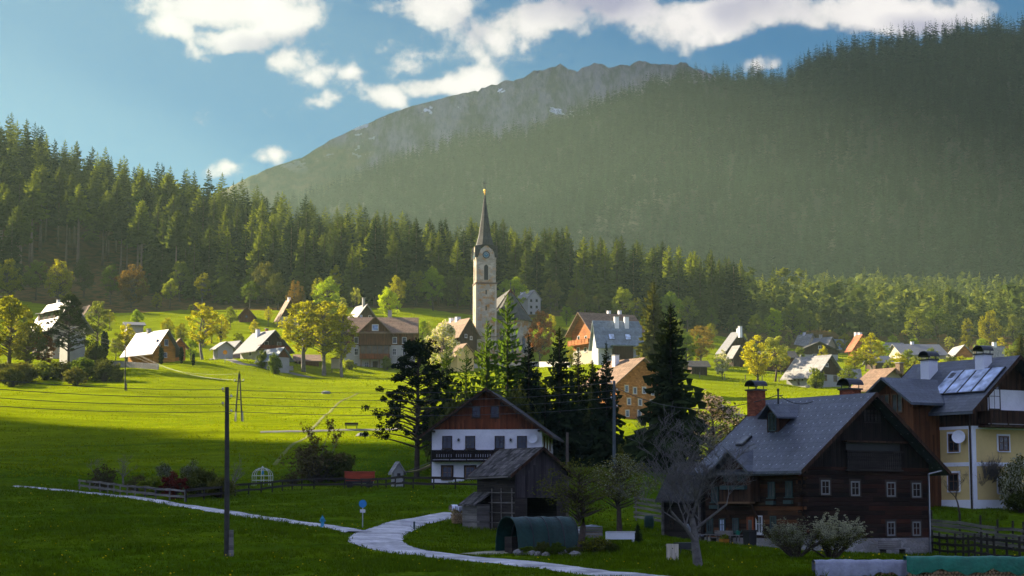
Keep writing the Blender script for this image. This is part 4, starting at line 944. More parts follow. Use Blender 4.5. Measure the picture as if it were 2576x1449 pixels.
# ---- the yellow house at the right edge
yh = House('house', 'large yellow house with slate roof and white chimneys behind the dark chalet', 'house', (2450,1268,136), 32, 2640, 1012, 905, sx=2240)
yh.split = yh.on('l', 2420, 1072)[1]; yh.walls(YELLOW, DARKBOARD, yh.split); yh.roof(SLATE2, 1.1, 1.2, .22, DARKBOARD); W, L, H = yh.W, yh.L, yh.H
zt = yh.on('l', 2420, 1168)[1]; m = MB().box(-W/2-.03, W/2+.03, -L/2-.03, L/2+.03, zt-.14, zt+.14); m.box(-W/2-.03, W/2+.03, -L/2-.03, L/2+.03, -1, .3); m.box(-W/2-.03, W/2+.03, -L/2-.03, L/2+.03, yh.split-.22, yh.split-.005)
for yy in (-L/2,): m.box(-W/2-.035, -W/2+.34, -L/2-.035, -L/2+.34, .3, zt-.14); m.box(-W/2-.035, -W/2+.34, -L/2-.035, -L/2+.34, zt+.14, yh.split-.22)
yh.part('white_band', m, WHITETRIM)
for y in (1114, 1213): yh.window('l', 2400, y, 26, 46, FRAME_B, GLASS, surround=WHITETRIM)
for x in (2524,): yh.window('f', x, 1116, 26, 38, FRAME_B, GLASS, surround=WHITETRIM); yh.window('f', x, 1222, 26, 38, FRAME_B, GLASS, surround=WHITETRIM)
# projecting brown wing with its own gable facing left
y0 = yh.on('l', 2365, 1110)[0]; xf = -W/2-2.6; hw = min((abs(px_of(yh.mi @ Vector((xf-1, y0+q, 7.5)))[0]-2217), q) for q in np.linspace(1.8, 5, 33))[1]; hw = float(hw); y1 = y0+2*hw; ym = y0+hw; zap = zat(950, (yh.mi @ Vector((xf, ym, 0))).y)-yh.o.z; zev = zap-min(2.5, hw*.72)
m = MB(); m.box(xf, -W/2+.1, y0, y1, -1, zev); m.prism([(y0, zev), (y1, zev), (ym, zap-.2)], xf, -W/2+5, 'x'); wg = yh.part('wing', m, MIDBOARD); m = MB(); m.roof(hw+.9, .18, zev-.9*(zap-.2-zev)/hw+.02, zap-.18, xf-1.0, -W/2+5.2, 'x'); shift(m, 0, 0, ym, 0); yh.part('wing_roof', m, SLATE2, wg)
for q, zz in ((-1.0, zev-.95), (.35, zev-.95), (-1.2, zev-3.9), (.8, zev-3.9)):
    a = ym-q-.3; fr_ = MB()
    for bx in ((a-.55, a-.47), (a+.47, a+.55), (a-.04, a+.04)): fr_.box(xf-.08, xf, bx[0], bx[1], zz-.05, zz+1.35)
    fr_.box(xf-.08, xf, a-.47, a+.47, zz-.05, zz+.04); fr_.box(xf-.08, xf, a-.47, a+.47, zz+1.26, zz+1.35); wi_ = yh.part('wing_window', fr_, FRAME_B, wg); yh.part('pane', MB().box(xf-.03, xf, a-.47, a-.04, zz+.04, zz+1.26).box(xf-.03, xf, a+.04, a+.47, zz+.04, zz+1.26), CURTAIN, wg)
t1 = None
def ridge_t(h, px):
    """distance along the ridge of the point seen at column px"""
    a = h.mi @ Vector((0, 0, h.zr)); d = h.gy if h.ridge == 'y' else h.gx; u = (px-CX)/FP; return (u*(a.y*cp+a.z*sp)-a.x)/(d.x-u*d.y*cp)
yh.chimney(ridge_t(yh, 2340)-1.2, -1.3, .05, .9, WHITETRIM, True, METAL, True); yh.chimney(ridge_t(yh, 2473)-.9, -.9, .15, .85, WHITETRIM, True, METAL, True); yh.skylight(-1, ridge_t(yh, 2420)-.6, 1.6, .7, .8, METAL)
# solar collectors
k = yh.k; tp = ridge_t(yh, 2560)
for i in range(4): 
    sk = yh.skylight(-1, -L/2-.2+i*1.35, 2.2, 1.3, 2.9, PALEGLASS); sk.name = 'solar_panel'
m = MB().lathe([(.03, 0), (.3, .04), (.46, .13), (.48, .16), (.44, .16), (.26, .08), (.03, .05)], 18); u, zz = yh.on('l', 2421, 1100); m.xf(Matrix.Translation((-W/2-.35, u, zz)) @ Matrix.Rotation(R(35), 4, 'Z') @ Matrix.Rotation(R(-80), 4, 'Y')); sd2 = yh.part('satellite_dish', m, WHITETRIM); yh.part('bracket', yh.fbox(MB(), 'l', u-.03, u+.03, zz-.04, zz+.02, 0, .36), METAL, sd2)
m = MB(); yh.fbox(m, 'l', -L/2+.05, -L/2+.15, -.8, H-.4, .06, .16); yh.part('downpipe', m, FRAME_D)
zz = yh.split+.05; b_ = balcony(yh, 'f', -W/2+.6, W/2, zz, 1.2, 1.05, DARKBOARD); yh.window('f', 2500, 1000, 30, 62, FRAME_D, GLASS); yh.part('gable_plaster', yh.fbox(MB(), 'f', -W/2+1.6, W/2-1.5, zz+.1, zz+2.6, .035, .06), WHITE)

# ---- weathered barn in the middle foreground
sh = House('shed', 'small weathered barn with shake roof and boarded gable in front of the farmhouse', 'shed', (1296,1330,124), 30, 1424, 1186, 1131, sx=1200)
zg = sh.on('f', 1340, 1252)[1]; W, L, H = sh.W, sh.L, sh.H
m = MB().box(-W/2, -W/2+.12, -L/2, L/2, -1, H).box(W/2-.12, W/2, -L/2, L/2, -1, H).box(-W/2+.12, W/2-.12, L/2-.12, L/2, -1, H).box(-W/2+.12, -W/2+.9, -L/2, -L/2+.1, -1, zg).box(W/2-.7, W/2-.12, -L/2, -L/2+.1, -1, zg); m.box(-W/2+.12, W/2-.12, -L/2+.1, L/2-.12, -.2, -.1); sh.part('wall', m, DARKWOOD)
sh.part('gable_wall', MB().prism([(-W/2-.03, zg), (W/2+.03, zg), (W/2+.03, H), (0, H+sh.R-.02), (-W/2-.03, H)], -L/2-.04, -L/2+.05, 'y'), SHEDBOARD); sh.part('back_gable', MB().prism([(-W/2, H), (W/2, H), (0, H+sh.R-.02)], L/2-.1, L/2, 'y'), SHEDBOARD)
sh.roof(SHAKE, .55, .35, .14, DARKBOARD)
m = MB()
for i, q in enumerate((.35, 1.0, 1.65, 2.3)): m.beam((-W/2-.12, -L/2-.1, q), (-W/2-.12, L/2*.3, q+.03), .05)
for q in (-L/2+.2, -L/2+1.6, 0.3): m.beam((-W/2-.1, q, -.6), (-W/2-.08, q+.1, 2.6), .06)
sh.part('pole_rack', m, OLDWOOD); m = MB(); m.beam((-W/2-.7, -L/2-.2, H-.35), (-W/2-.7, L/2+.3, H-.4), .09); sh.part('gutter', m, OLDWOOD, sh.roof_o)
m = MB(); zl = sh.on('l', 1200, 1245)[1]; m.prism([(-W/2-1.25, zl-.75), (-W/2-.02, zl+.1), (-W/2-.02, zl+.2), (-W/2-1.25, zl-.65)], L/2-2.0, L/2+.4, 'y'); ln_ = sh.part('lean_to_roof', m, SHAKE); sh.part('lean_to_wall', MB().box(-W/2-1.0, -W/2-.04, L/2-1.8, L/2+.2, -1, zl-.62), OLDWOOD, ln_)

# ------------------------------------------------------------------ the village beyond the meadow
# big house with brown upper storey and cross gable
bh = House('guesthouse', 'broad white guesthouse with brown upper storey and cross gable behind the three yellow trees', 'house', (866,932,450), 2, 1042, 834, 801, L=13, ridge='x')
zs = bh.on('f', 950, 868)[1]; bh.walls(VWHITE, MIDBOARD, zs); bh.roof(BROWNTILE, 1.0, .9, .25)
x0 = bh.on('f', 906, 832)[0]; x1 = bh.on('f', 982, 832)[0]; xm = (x0+x1)/2; zap = bh.on('f', 942, 799)[1]; m = MB().prism([(x0, zs), (x1, zs), (x1, bh.H-.2), (xm, zap), (x0, bh.H-.2)], -bh.L/2-.5, 0, 'y'); cg = bh.part('cross_gable', m, MIDBOARD); kk = (zap-bh.H+.2)/((x1-x0)/2); m = MB().roof((x1-x0)/2+.9, .2, bh.H-.2-.9*kk+.02, zap+.02, -bh.L/2-1.5, .2); shift(m, 0, xm); bh.part('cross_roof', m, BROWNTILE, cg)
for x in (896, 920, 944, 968, 993, 1017): bh.window('f', x, 856, 11, 16, FRAME_W, GLASS, cross=False)
for q in bh.root.children:
    pass
for x in (896, 992, 1017): bh.window('f', x, 885, 10, 17, FRAME_W, GLASS); bh.window('f', x, 919, 9, 13, FRAME_W, GLASS)
u, zz = bh.on('f', 944, 824, .5); m = MB().box(u-.8, u+.8, -bh.L/2-.58, -bh.L/2-.5, zz-.8, zz+.8); w_ = bh.part('gable_window', m, FRAME_W, cg); bh.part('pane', MB().box(u-.62, u+.62, -bh.L/2-.6, -bh.L/2-.58, zz-.62, zz+.62), BLUEGLASS, cg)
u0_ = bh.on('f', 906, 890)[0]; u1_ = bh.on('f', 980, 890)[0]; zt = bh.on('f', 940, 869)[1]; zm_ = bh.on('f', 940, 891)[1]; zb_ = bh.on('f', 940, 904)[1]
po = bh.part('porch', bh.fbox(MB(), 'f', u0_, u1_, zm_, zt-.2, .02, 1.6), m_glass('porch_glass', (.07, .05, .03), .3)); bh.part('porch_roof', bh.fbox(MB(), 'f', u0_-.3, u1_+.3, zt-.2, zt, .0, 2.0), DARKBOARD, po); bh.part('parapet', bh.fbox(MB(), 'f', u0_-.05, u1_+.05, zb_, zm_, .02, 1.7), REDBOARD, po); m = MB()
for i in range(6):
    u = u0_+.1+(u1_-u0_-.2)*i/5; bh.fbox(m, 'f', u-.1, u+.1, zm_, zt-.2, 1.6, 1.68)
for u in (u0_+.3, u0_+2.4, u1_-2.4, u1_-.3): bh.fbox(m, 'f', u-.12, u+.12, -.5, zb_, 1.4, 1.64)
bh.part('post', m, FRAME_B, po); bh.door('f', 944, 909, 931, 13, DARKBOARD); bh.window('f', 922, 918, 12, 15, FRAME_W, CURTAIN); bh.window('f', 966, 918, 10, 15, FRAME_W, CURTAIN); bh.chimney(xm+3.2, 1.2, 1.7, .9, CONCRETE)

FH = far_house
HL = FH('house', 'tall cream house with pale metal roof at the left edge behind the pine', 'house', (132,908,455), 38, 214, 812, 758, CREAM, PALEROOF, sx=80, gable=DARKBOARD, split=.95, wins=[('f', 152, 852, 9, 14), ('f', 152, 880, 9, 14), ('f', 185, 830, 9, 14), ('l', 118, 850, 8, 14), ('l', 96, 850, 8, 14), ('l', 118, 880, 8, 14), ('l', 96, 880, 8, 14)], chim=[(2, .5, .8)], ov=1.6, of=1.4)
z_ = HL.on('l', 110, 846)[1]; balcony(HL, 'l', -HL.L/2+.3, HL.L/2-.3, z_, 1.2, 1.0, DARKBOARD); z_ = HL.on('f', 180, 866)[1]; balcony(HL, 'f', -HL.W/2+.3, HL.W/2-.3, z_, 1.3, 1.0, DARKBOARD)
zk = HL.zroof(HL.half*.72); dq = HL.part('shed_dormer', MB().box(-HL.half*.80, -HL.half*.2, -HL.L*.42, HL.L*.42, zk-1.2, zk+1.25), DARKBOARD, HL.roof_o); HL.part('dormer_roof', MB().prism([(-HL.half*.95, zk+1.2), (-HL.half*.1, zk+2.0), (-HL.half*.1, zk+2.12), (-HL.half*.95, zk+1.32)], -HL.L*.45, HL.L*.45, 'y'), PALEROOF, dq)
for yy in (-.25, 0, .25): HL.part('dormer_window', MB().box(-HL.half*.80-.05, -HL.half*.80, HL.L*yy-.7, HL.L*yy+.7, zk-.1, zk+.95), CURTAIN, dq)
h = House('annex', 'bright white annex with pent roof standing behind the dark pine on the left', 'annex', (171,915,428), 34, 212, 846, 836, sx=149); h.walls(VWHITE); h.roof(PALEROOF, .25, .25, .15); h.window('l', 160, 870, 5, 9, FRAME_D, GLASS, cross=False)
FH('house', 'brown-roofed house half hidden behind the cream house on the left', 'house', (205,845,540), 35, 240, 800, 770, VWHITE, BROWNTILE, sx=192)
FH('flat_shed', 'grey flat-roofed shed with bright roof behind the amber chalet', 'shed', (319,834,490), 15, 360, 818, 812, CONCRETE, PALEROOF, sx=312, ridge='x')
FH('amber_chalet', 'amber wooden chalet with bright metal roof and dark eaves', 'house', (386,908,430), 42, 441, 874, 832, AMBER, PALEROOF, sx=322, wins=[('f', 398, 862, 10, 16, FRAME_W, BLUEGLASS), ('f', 418, 862, 10, 16), ('f', 414, 893, 12, 12), ('l', 352, 882, 8, 10)], chim=[(1.5, 0, .6, .8, CONCRETE)], ov=1.3, of=1.6)
FH('garage', 'low orange outbuilding directly right of the amber chalet', 'shed', (438,905,446), 20, 466, 868, 853, ORANGE, BROWNTILE, sx=434)
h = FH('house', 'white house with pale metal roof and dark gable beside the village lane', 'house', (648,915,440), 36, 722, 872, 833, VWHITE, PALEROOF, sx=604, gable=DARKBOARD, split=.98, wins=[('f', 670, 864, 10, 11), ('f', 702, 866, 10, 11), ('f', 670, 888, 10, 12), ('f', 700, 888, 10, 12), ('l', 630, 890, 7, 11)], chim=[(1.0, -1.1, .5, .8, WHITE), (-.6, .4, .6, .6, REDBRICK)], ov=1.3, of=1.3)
z_ = h.on('f', 680, 880)[1]; balcony(h, 'f', -h.W/2, h.W/2, z_, 1.2, 1.0, REDBOARD)
FH('outbuilding', 'low barn with pale sheet roof left of the white house on the lane', 'barn', (588,890,470), 44, 614, 874, 859, m_plain('pink_plaster', (.34, .24, .2)), PALEROOF, sx=556)
FH('outbuilding', 'lowest flat barn with white gable end at the far left of the lane', 'barn', (548,893,465), 30, 586, 874, 861, VWHITE, GREYTILE, sx=536)
FH('garage', 'white garage with pale pitched roof in front of the white house on the lane', 'garage', (694,922,424), 38, 728, 898, 876, VWHITE, BLUETILE, sx=652, gable=MIDBOARD)
FH('slope_house', 'white house with steep brown roof high at the forest edge', 'house', (706,832,522), 22, 752, 796, 754, VWHITE, BROWNTILE, sx=696, gable=DARKBOARD, split=1., wins=[('f', 722, 808, 8, 9), ('l', 701, 806, 4, 9), ('f', 745, 812, 8, 9)], chim=[(-1, 0, .5)])
FH('hut', 'small brown wooden hut below the forest edge', 'hut', (602,814,530), 12, 638, 793, 773, MIDBOARD, BROWNTILE, sx=597, wins=[('f', 620, 796, 7, 8, FRAME_B)])
FH('house', 'dark gabled house whose ridge shows behind the broad guesthouse', 'house', (897,822,505), 26, 946, 800, 767, DARKBOARD, GREYTILE, sx=872, wins=[('f', 908, 796, 7, 8, FRAME_W, BLUEGLASS), ('f', 930, 797, 7, 8)], chim=[(-2.5, -.4, 1.7, .6, CONCRETE)])
FH('house', 'dark brown house with grey-brown roof just left of the church tower', 'house', (1158,905,470), 30, 1200, 838, 802, DARKBOARD, BROWNTILE, sx=1086, wins=[('f', 1172, 845, 6, 9), ('f', 1185, 850, 6, 9), ('l', 1125, 855, 10, 9)], chim=[(-1.5, .2, .7, 1.1, WHITE), (1.8, .2, .7, 1., WHITE)])
FH('cottage', 'low yellow cottage with brown roof at the foot of the church tower', 'house', (1150,918,440), 28, 1192, 890, 866, YELLOW, BROWNTILE, sx=1120)
FH('house', 'tall white house with small square windows behind the church roof', 'house', (1328,800,560), 30, 1360, 750, 731, VWHITE, GREYTILE, sx=1296, wins=[('f', x, y, 5, 6, FRAME_D) for x in (1336, 1350) for y in (756, 772, 787)], chim=[(2.5, -.6, .8)], ov=.4, of=.3)
h = FH('orange_house', 'orange boarded house with broad brown roof and balcony right of the church', 'house', (1492,915,440), 28, 1612, 828, 788, CREAM, BROWNTILE, sx=1440, gable=ORANGE, split=.45, ridge='x', wins=[('l', 1456, 850, 6, 10), ('l', 1474, 850, 6, 10), ('l', 1455, 880, 7, 12), ('l', 1473, 880, 7, 12)], chim=[(1, .5, .7), (4, .5, .9)], ov=1.3, of=1.3)
z_ = h.on('l', 1470, 866)[1]; balcony(h, 'l', -h.L/2, h.L/2, z_, 1.3, 1.1, ORANGE)
h = FH('house', 'pale house with blue-grey slate roof and two white chimneys', 'house', (1505,912,400), 12, 1614, 863, 809, m_plain('bluish_plaster', (.40, .43, .44)), BLUETILE, sx=1489, ridge='x', wins=[('f', 1605, 890, 9, 12)], ov=.7, of=.6)
h.chimney(ridge_t(h, 1549), -.5, .8, .9); h.chimney(ridge_t(h, 1574), -.5, .8, .9); h.skylight(-1, ridge_t(h, 1532), h.half*.75, 1.3, 1.5); h.skylight(-1, ridge_t(h, 1573), h.half*.75, 1.3, 1.5)
u0_ = h.on('f', 1540, 890)[0]; u1_ = h.on('f', 1588, 890)[0]; z0_ = h.on('f', 1560, 906)[1]; z1_ = h.on('f', 1560, 872)[1]; b_ = h.part('conservatory', h.fbox(MB(), 'f', u0_, u1_, z0_, z1_, 0, 1.6), DARKBOARD); h.part('canopy', h.fbox(MB(), 'f', u0_-.5, u1_+.4, z1_, z1_+.25, 0, 2.2), BLUETILE, b_)
h = FH('brick_building', 'raw orange brick building with brown roof behind the big dark spruce', 'building', (1553,1057,320), 33, 1674, 958, 903, BRICK, BROWNTILE, sx=1480, wins=[], chim=[(1.5, -1.2, .7, .9, WHITE)], ov=1.0, of=1.1)
for x, y in ((1576, 978), (1597, 983), (1620, 982), (1642, 986), (1582, 1010), (1610, 1012), (1640, 1014), (1578, 1040), (1608, 1040)): h.window('f', x, y, 9, 17, FRAME_W, m_glass('blue_grey_glass', (.12, .15, .18), .25), cross=False, surround=m_plain('pale_render', (.5, .34, .16)))
FH('chalet', 'steep-roofed chalet with bright white roof edges and two white chimneys on the right', 'house', (1829,908,500), 28, 1892, 878, 836, DARKBOARD, PALEROOF, sx=1812, chim=[(-3.0, -.7, 1.2, .8), (-1., .2, .8, .8)], ov=1.1)
FH('shed', 'small grey-roofed shed in front of the steep-roofed chalet', 'shed', (1845,915,470), 35, 1872, 893, 871, DARKBOARD, GREYTILE, sx=1834)
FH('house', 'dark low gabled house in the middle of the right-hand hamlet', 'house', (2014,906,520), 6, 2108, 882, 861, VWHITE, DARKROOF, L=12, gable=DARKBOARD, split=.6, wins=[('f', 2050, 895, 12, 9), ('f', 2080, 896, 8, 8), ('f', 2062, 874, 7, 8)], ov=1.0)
FH('house', 'house with dull grey roof and white chimney at the back left of the hamlet', 'house', (2032,885,590), 38, 2052, 863, 841, CREAM, GREYTILE, sx=2002, chim=[(.5, 0, .6)])
FH('house', 'house with bluish sheet roof behind the dark low gabled house', 'house', (2080,890,560), 40, 2102, 868, 849, CREAM, PALEROOF, sx=2042, chim=[(1, 0, .8, .7, CONCRETE)])
FH('barn', 'pale-roofed barn just left of the red-roofed house', 'barn', (2104,885,600), 20, 2128, 870, 855, VWHITE, BLUETILE, sx=2096, ridge='x')
h = FH('farmhouse', 'white farmhouse with big grey roof and dark gable on the right meadow', 'house', (2056,975,390), 38, 2117, 939, 895, VWHITE, GREYTILE, sx=1979, gable=DARKBOARD, split=.96, wins=[('f', 2076, 950, 8, 14, FRAME_B), ('f', 2101, 952, 8, 14, FRAME_B), ('f', 2080, 918, 7, 9, FRAME_W, CURTAIN)]+[('l', x, 952, 3.5, 10, FRAME_B) for x in (1985, 1992, 2000, 2019, 2032, 2045)], ov=1.0, of=.9, plinth=(CONCRETE, .6))
h.door('l', 2009, 947, 968, 4, DARKBOARD)
FH('shed', 'slatted grey shed tucked behind the white farmhouse gable on the right meadow', 'shed', (2122,962,405), 8, 2160, 944, 930, OLDWOOD, GREYTILE, sx=2118, ridge='x')
FH('house', 'red-roofed house with orange gable in the right-hand hamlet', 'house', (2146,906,540), 24, 2190, 876, 843, ORANGE, REDTILE, sx=2134, gable=ORANGE, wins=[('f', 2165, 885, 8, 8)], chim=[(0, .4, .6, .8, WHITE), (2, .4, .8, .8, WHITE)])
FH('barn', 'long barn with glaring white sheet roof among the right-hand trees', 'barn', (2272,904,520), 9, 2380, 891, 867, CREAM, PALEROOF, L=13, ridge='x', chim=[(-1, 0, .6, .8)])
FH('barn', 'barn with grey sheet roof between the red-roofed house and the long white-roofed barn', 'barn', (2226,892,570), 15, 2272, 878, 863, ORANGE, GREYTILE, sx=2219, ridge='x')
FH('barn', 'low lean barn with pale roof below the red-roofed house', 'barn', (2202,918,480), 12, 2242, 910, 897, DARKBOARD, PALEROOF, L=6, ridge='x')
FH('house', 'small house with warm brown gable and white verge on the far right', 'house', (2405,908,540), 5, 2447, 891, 869, ORANGE, GREYTILE, L=9)
FH('house', 'house with grey roof and white chimney at the far right behind the yellow house', 'house', (2464,915,500), 14, 2528, 900, 871, CREAM, GREYTILE, sx=2454, ridge='x', chim=[(1.5, .3, .9, .9, WHITE)])
FH('barn', 'old barn with lichen-brown roof and red lower edge just behind the yellow house', 'barn', (2194,1012,272), 34, 2300, 976, 929, CREAM, BROWNTILE, sx=2146, chim=[(-3, .3, .6, .8, BROWNTILE)])
FH('shed', 'dark open shed right of the big dark spruce', 'shed', (1740,937,400), 6, 1779, 921, 910, DARKBOARD, DARKROOF, L=5, ridge='x')
FH('shed', 'long dark shed behind the orchard trees on the right', 'shed', (1925,915,450), 8, 2002, 898, 885, MIDBOARD, DARKROOF, L=6, ridge='x')
FH('hut', 'brown garden hut under the yellow trees left of the guesthouse', 'hut', (746,932,441), 8, 802, 908, 894, MIDBOARD, BROWNTILE, sx=742, ridge='x')
h = FH('playhouse', 'tiny white playhouse with grey roof left of the white farmhouse', 'playhouse', (990,1212,203), 22, 1015, 1186, 1166, VWHITE, GREYTILE, sx=984, ov=.25, of=.25); h.window('f', 1003, 1195, 8, 9, FRAME_D, GLASS)

# ------------------------------------------------------------------ church
chu = thing('church', 'stone village church with slim clock tower and pointed spire', 'church', P(1219,905,480)+Vector((0, 0, -.5)), R(9)); s_ = .1; w_ = 2.62
zb0 = chu.location.z
def cz(py): return zat(py, 480-w_)-zb0
CLOCKBLUE = m_plain('clock_face_blue', (.03, .16, .26), .4, .1, 3, .02); CREAMTRIM = m_plain('cream_stone_trim', (.46, .41, .31), .9, .12, 1, .15)
tw = MB().box(-w_, w_, -w_, w_, -2, cz(714)).box(-w_+.12, w_-.12, -w_+.12, w_-.12, cz(710.5), cz(652)).build('tower', STONE, chu)
MB().box(-w_-.18, w_+.18, -w_-.18, w_+.18, cz(714), cz(710.5)).box(-w_-.12, w_+.12, -w_-.12, w_+.12, cz(848), cz(846)).build('cornice', m_plain('dark_cornice', (.13, .085, .06)), tw)
m = MB()
for a in (-1, 1):
    for b in (-1, 1): m.box(a*w_-.42 if a > 0 else -w_-.03, a*w_+.03 if a > 0 else -w_+.42, b*w_-.42 if b > 0 else -w_-.03, b*w_+.03 if b > 0 else -w_+.42, -2, cz(848)); m.box(a*w_-.42 if a > 0 else -w_-.03, a*w_+.03 if a > 0 else -w_+.42, b*w_-.42 if b > 0 else -w_-.03, b*w_+.03 if b > 0 else -w_+.42, cz(846), cz(714))
m.build('quoin', CREAMTRIM, tw)
# gablets with clock faces on four sides, dark corner flares and the octagonal spire
zc = cz(652); zg = cz(622)
for q in range(4):
    rm = Matrix.Rotation(q*math.pi/2, 4, 'Z'); m = MB().prism([(-w_+.1, zc), (w_-.1, zc), (w_*.5, zg-.4), (.35, cz(618)), (-.35, cz(618)), (-w_*.5, zg-.4)], -w_+.02, -w_+.7, 'y'); m.xf(rm); g_ = m.build('gablet', STONE, tw)
    m = MB().lathe([(.02, 0), (.95, 0), (.95, .12), (.02, .14)], 24); m.xf(rm @ Matrix.Translation((0, -w_+.0, cz(641))) @ Matrix.Rotation(R(90), 4, 'X')); ck = m.build('clock', METAL, tw)
    m = MB().lathe([(.02, 0), (.74, 0), (.74, .03), (.02, .03)], 24); m.xf(rm @ Matrix.Translation((0, -w_-.14, cz(641))) @ Matrix.Rotation(R(90), 4, 'X')); m.build('clock_face', CLOCKBLUE, ck)
    m = MB(); y = -w_-.2
    for i in range(12):
        a = i*math.pi/6; m.obox((math.sin(a)*.62, y+.01, cz(641)+math.cos(a)*.62), (.05, .02, .16), Matrix.Rotation(a, 3, 'Y'))
    m.beam((0, y-.02, cz(641)), (-.28, y-.02, cz(641)+.34), .07, .03); m.beam((0, y-.05, cz(641)), (.35, y-.05, cz(641)+.42), .05, .03); m.xf(rm); m.build('clock_hand', GOLD, ck)
    # belfry opening: pointed arch filled by a flat black sheet
    m = MB(); pts = [(-.52, cz(704))]+[(-.52, cz(672))]+[(-.52*math.cos(t), cz(672)+.62*math.sin(t)) for t in (.4, .8, 1.2)]+[(0, cz(672)+.72)]+[(.52*math.cos(t), cz(672)+.62*math.sin(t)) for t in (1.2, .8, .4)]+[(.52, cz(672)), (.52, cz(704))]
    m.prism(pts, -w_+.04, -w_+.2, 'y'); m.xf(rm); bo = m.build('belfry_opening', BLACK, tw); m = MB(); big = [(x*1.28, zz+(.12 if zz > cz(700) else -.12)) for x, zz in pts]; m.prism(big, -w_+.075, -w_+.19, 'y'); m.xf(rm); m.build('arch_surround', CREAMTRIM, bo)
    m = MB()
    for zz in (cz(735), cz(775), cz(826)): m.box(-.16, .16, -w_-.02, -w_+.1, zz-.55, zz+.55)
    m.xf(rm); m.build('slit_window', BLACK, tw)
m = MB(); zt = cz(486); prof = []
def octa(r, z, ph=22.5): return [(r*math.cos(R(ph+45*i)), r*math.sin(R(ph+45*i)), z) for i in range(8)]
base = []; rr = w_+.28       # the spire grows out of the square tower: corners stay low, the sides start over the gablets
for i in range(8):
    a = R(22.5+45*i); x = math.cos(a); y = math.sin(a); base.append((x, y))
lev = [octa(2.35, cz(614)), octa(1.62, cz(588)), octa(1.02, cz(548)), octa(.5, cz(512)), octa(.13, zt)]
for l_ in lev: m.v += l_
for k in range(4):
    for i in range(8): m.f.append((k*8+i, k*8+(i+1) % 8, k*8+8+(i+1) % 8, k*8+8+i))
m.f.append(tuple(32+i for i in range(8)))
for q in range(4):       # broach corners
    a = R(45+90*q); c = (math.copysign(rr, math.cos(a)), math.copysign(rr, math.sin(a))); i0 = q*2; n = len(m.v); A, B = lev[0][i0], lev[0][(i0+1) % 8]
    sx_, sy_ = math.copysign(1, c[0]), math.copysign(1, c[1]); p1 = (c[0], c[1]-sy_*1.45, zg-1.2); p2 = (c[0]-sx_*1.45, c[1], zg-1.2); lo = (c[0], c[1], cz(648)); l1 = (c[0], c[1]-sy_*.75, cz(650)+.25); l2 = (c[0]-sx_*.75, c[1], cz(650)+.25); t1 = (c[0], c[1], zg+.3)
    m.v += [A, B, t1, lo, l1, l2, p1, p2]; m.f += [(n, n+1, n+2), (n+2, n+3, n+4), (n+2, n+5, n+3), (n, n+2, n+4), (n+1, n+5, n+2)]
sp_ = m.build('spire', SPIRE, chu); m = MB().lathe([(.13, zt-.1), (.16, zt+.4), (.3, zt+.7), (.1, zt+.85), (.24, zt+.94), (.3, zt+1.15), (.24, zt+1.36), (.08, zt+1.5)], 14); m.build('finial_ball', GOLD, sp_, smooth=True)
MB().box(-.07, .07, -.07, .07, zt+1.6, zt+3.9).box(-.55, .55, -.06, .06, zt+2.9, zt+3.05).build('cross', METAL, sp_)
# nave running back, with a polygonal choir towards the viewer
nx = (1288-1219)*.1+.1; hw = 5.4; zev = cz(798); zap = cz(722); y0 = 2.5; nl = 24
nv = MB().box(nx-hw, nx+hw, y0, y0+nl, -2, zev).prism([(nx-hw, zev), (nx+hw, zev), (nx, zap-.1)], y0+.3, y0+nl, 'y').build('nave', STONE, chu)
m = MB().roof(hw+.7, .2, zev-.7*(zap-zev)/hw, zap, y0, y0+nl+.5); shift(m, 0, nx); nr = m.build('nave_roof', DARKROOF, chu)
m = MB(); cr = 5.0; ap = [(nx+cr*math.cos(R(180+36*i)), y0-.1+cr*math.sin(R(180+36*i))) for i in range(6)]; m.prism([(ap[0][0], y0+.5)]+ap+[(ap[5][0], y0+.5)], -2, zev+.02, 'z'); chr_ = m.build('choir', STONE, chu)
m = MB(); rr2 = cr+.75; e = [(nx+rr2*math.cos(R(180+36*i)), y0-.1+rr2*math.sin(R(180+36*i)), zev-.35) for i in range(6)]; md = [(nx+rr2*.55*math.cos(R(180+36*i)), y0-.1+rr2*.55*math.sin(R(180+36*i)), zev+(zap-zev)*.36) for i in range(6)]; n = len(e); m.v = e+md+[(nx, y0+.1, zap+.15)]+[(x, y, z-.2) for x, y, z in e]
for i in range(5): m.f += [(i, i+1, n+i+1, n+i), (n+i, n+i+1, 2*n), (2*n+1+i, 2*n+2+i, i+1, i)]
m.f += [tuple(2*n+1+i for i in range(5, -1, -1))]; m.build('choir_roof', DARKROOF, chr_)
for i in range(5):
    a = R(198+36*i); c = Vector((nx+cr*.951*math.cos(a), y0-.1+cr*.951*math.sin(a), 0)); m = MB().obox((0, 0, 4.2), (1.1, .12, 4.0)).obox((0, 0, 6.2), (.8, .12, .5)); m.xf(Matrix.Translation(c) @ Matrix.Rotation(a+math.pi/2, 4, 'Z')); m.build('choir_window', GLASS, chr_)
MB().prism([(nx-1.3, zap-1.6), (nx+1.3, zap-1.6), (nx, zap+.25)], y0-.5, y0-.2, 'y').build('gable_peak', MIDBOARD, nr); MB().box(nx-.05, nx+.05, y0-.4, y0-.3, zap+.2, zap+2.2).box(nx-.35, nx+.35, y0-.4, y0-.3, zap+1.5, zap+1.6).build('roof_cross', METAL, nr)
# ------------------------------------------------------------------ single trees, shrubs and hedges
PP = plant_px
random.seed(23)
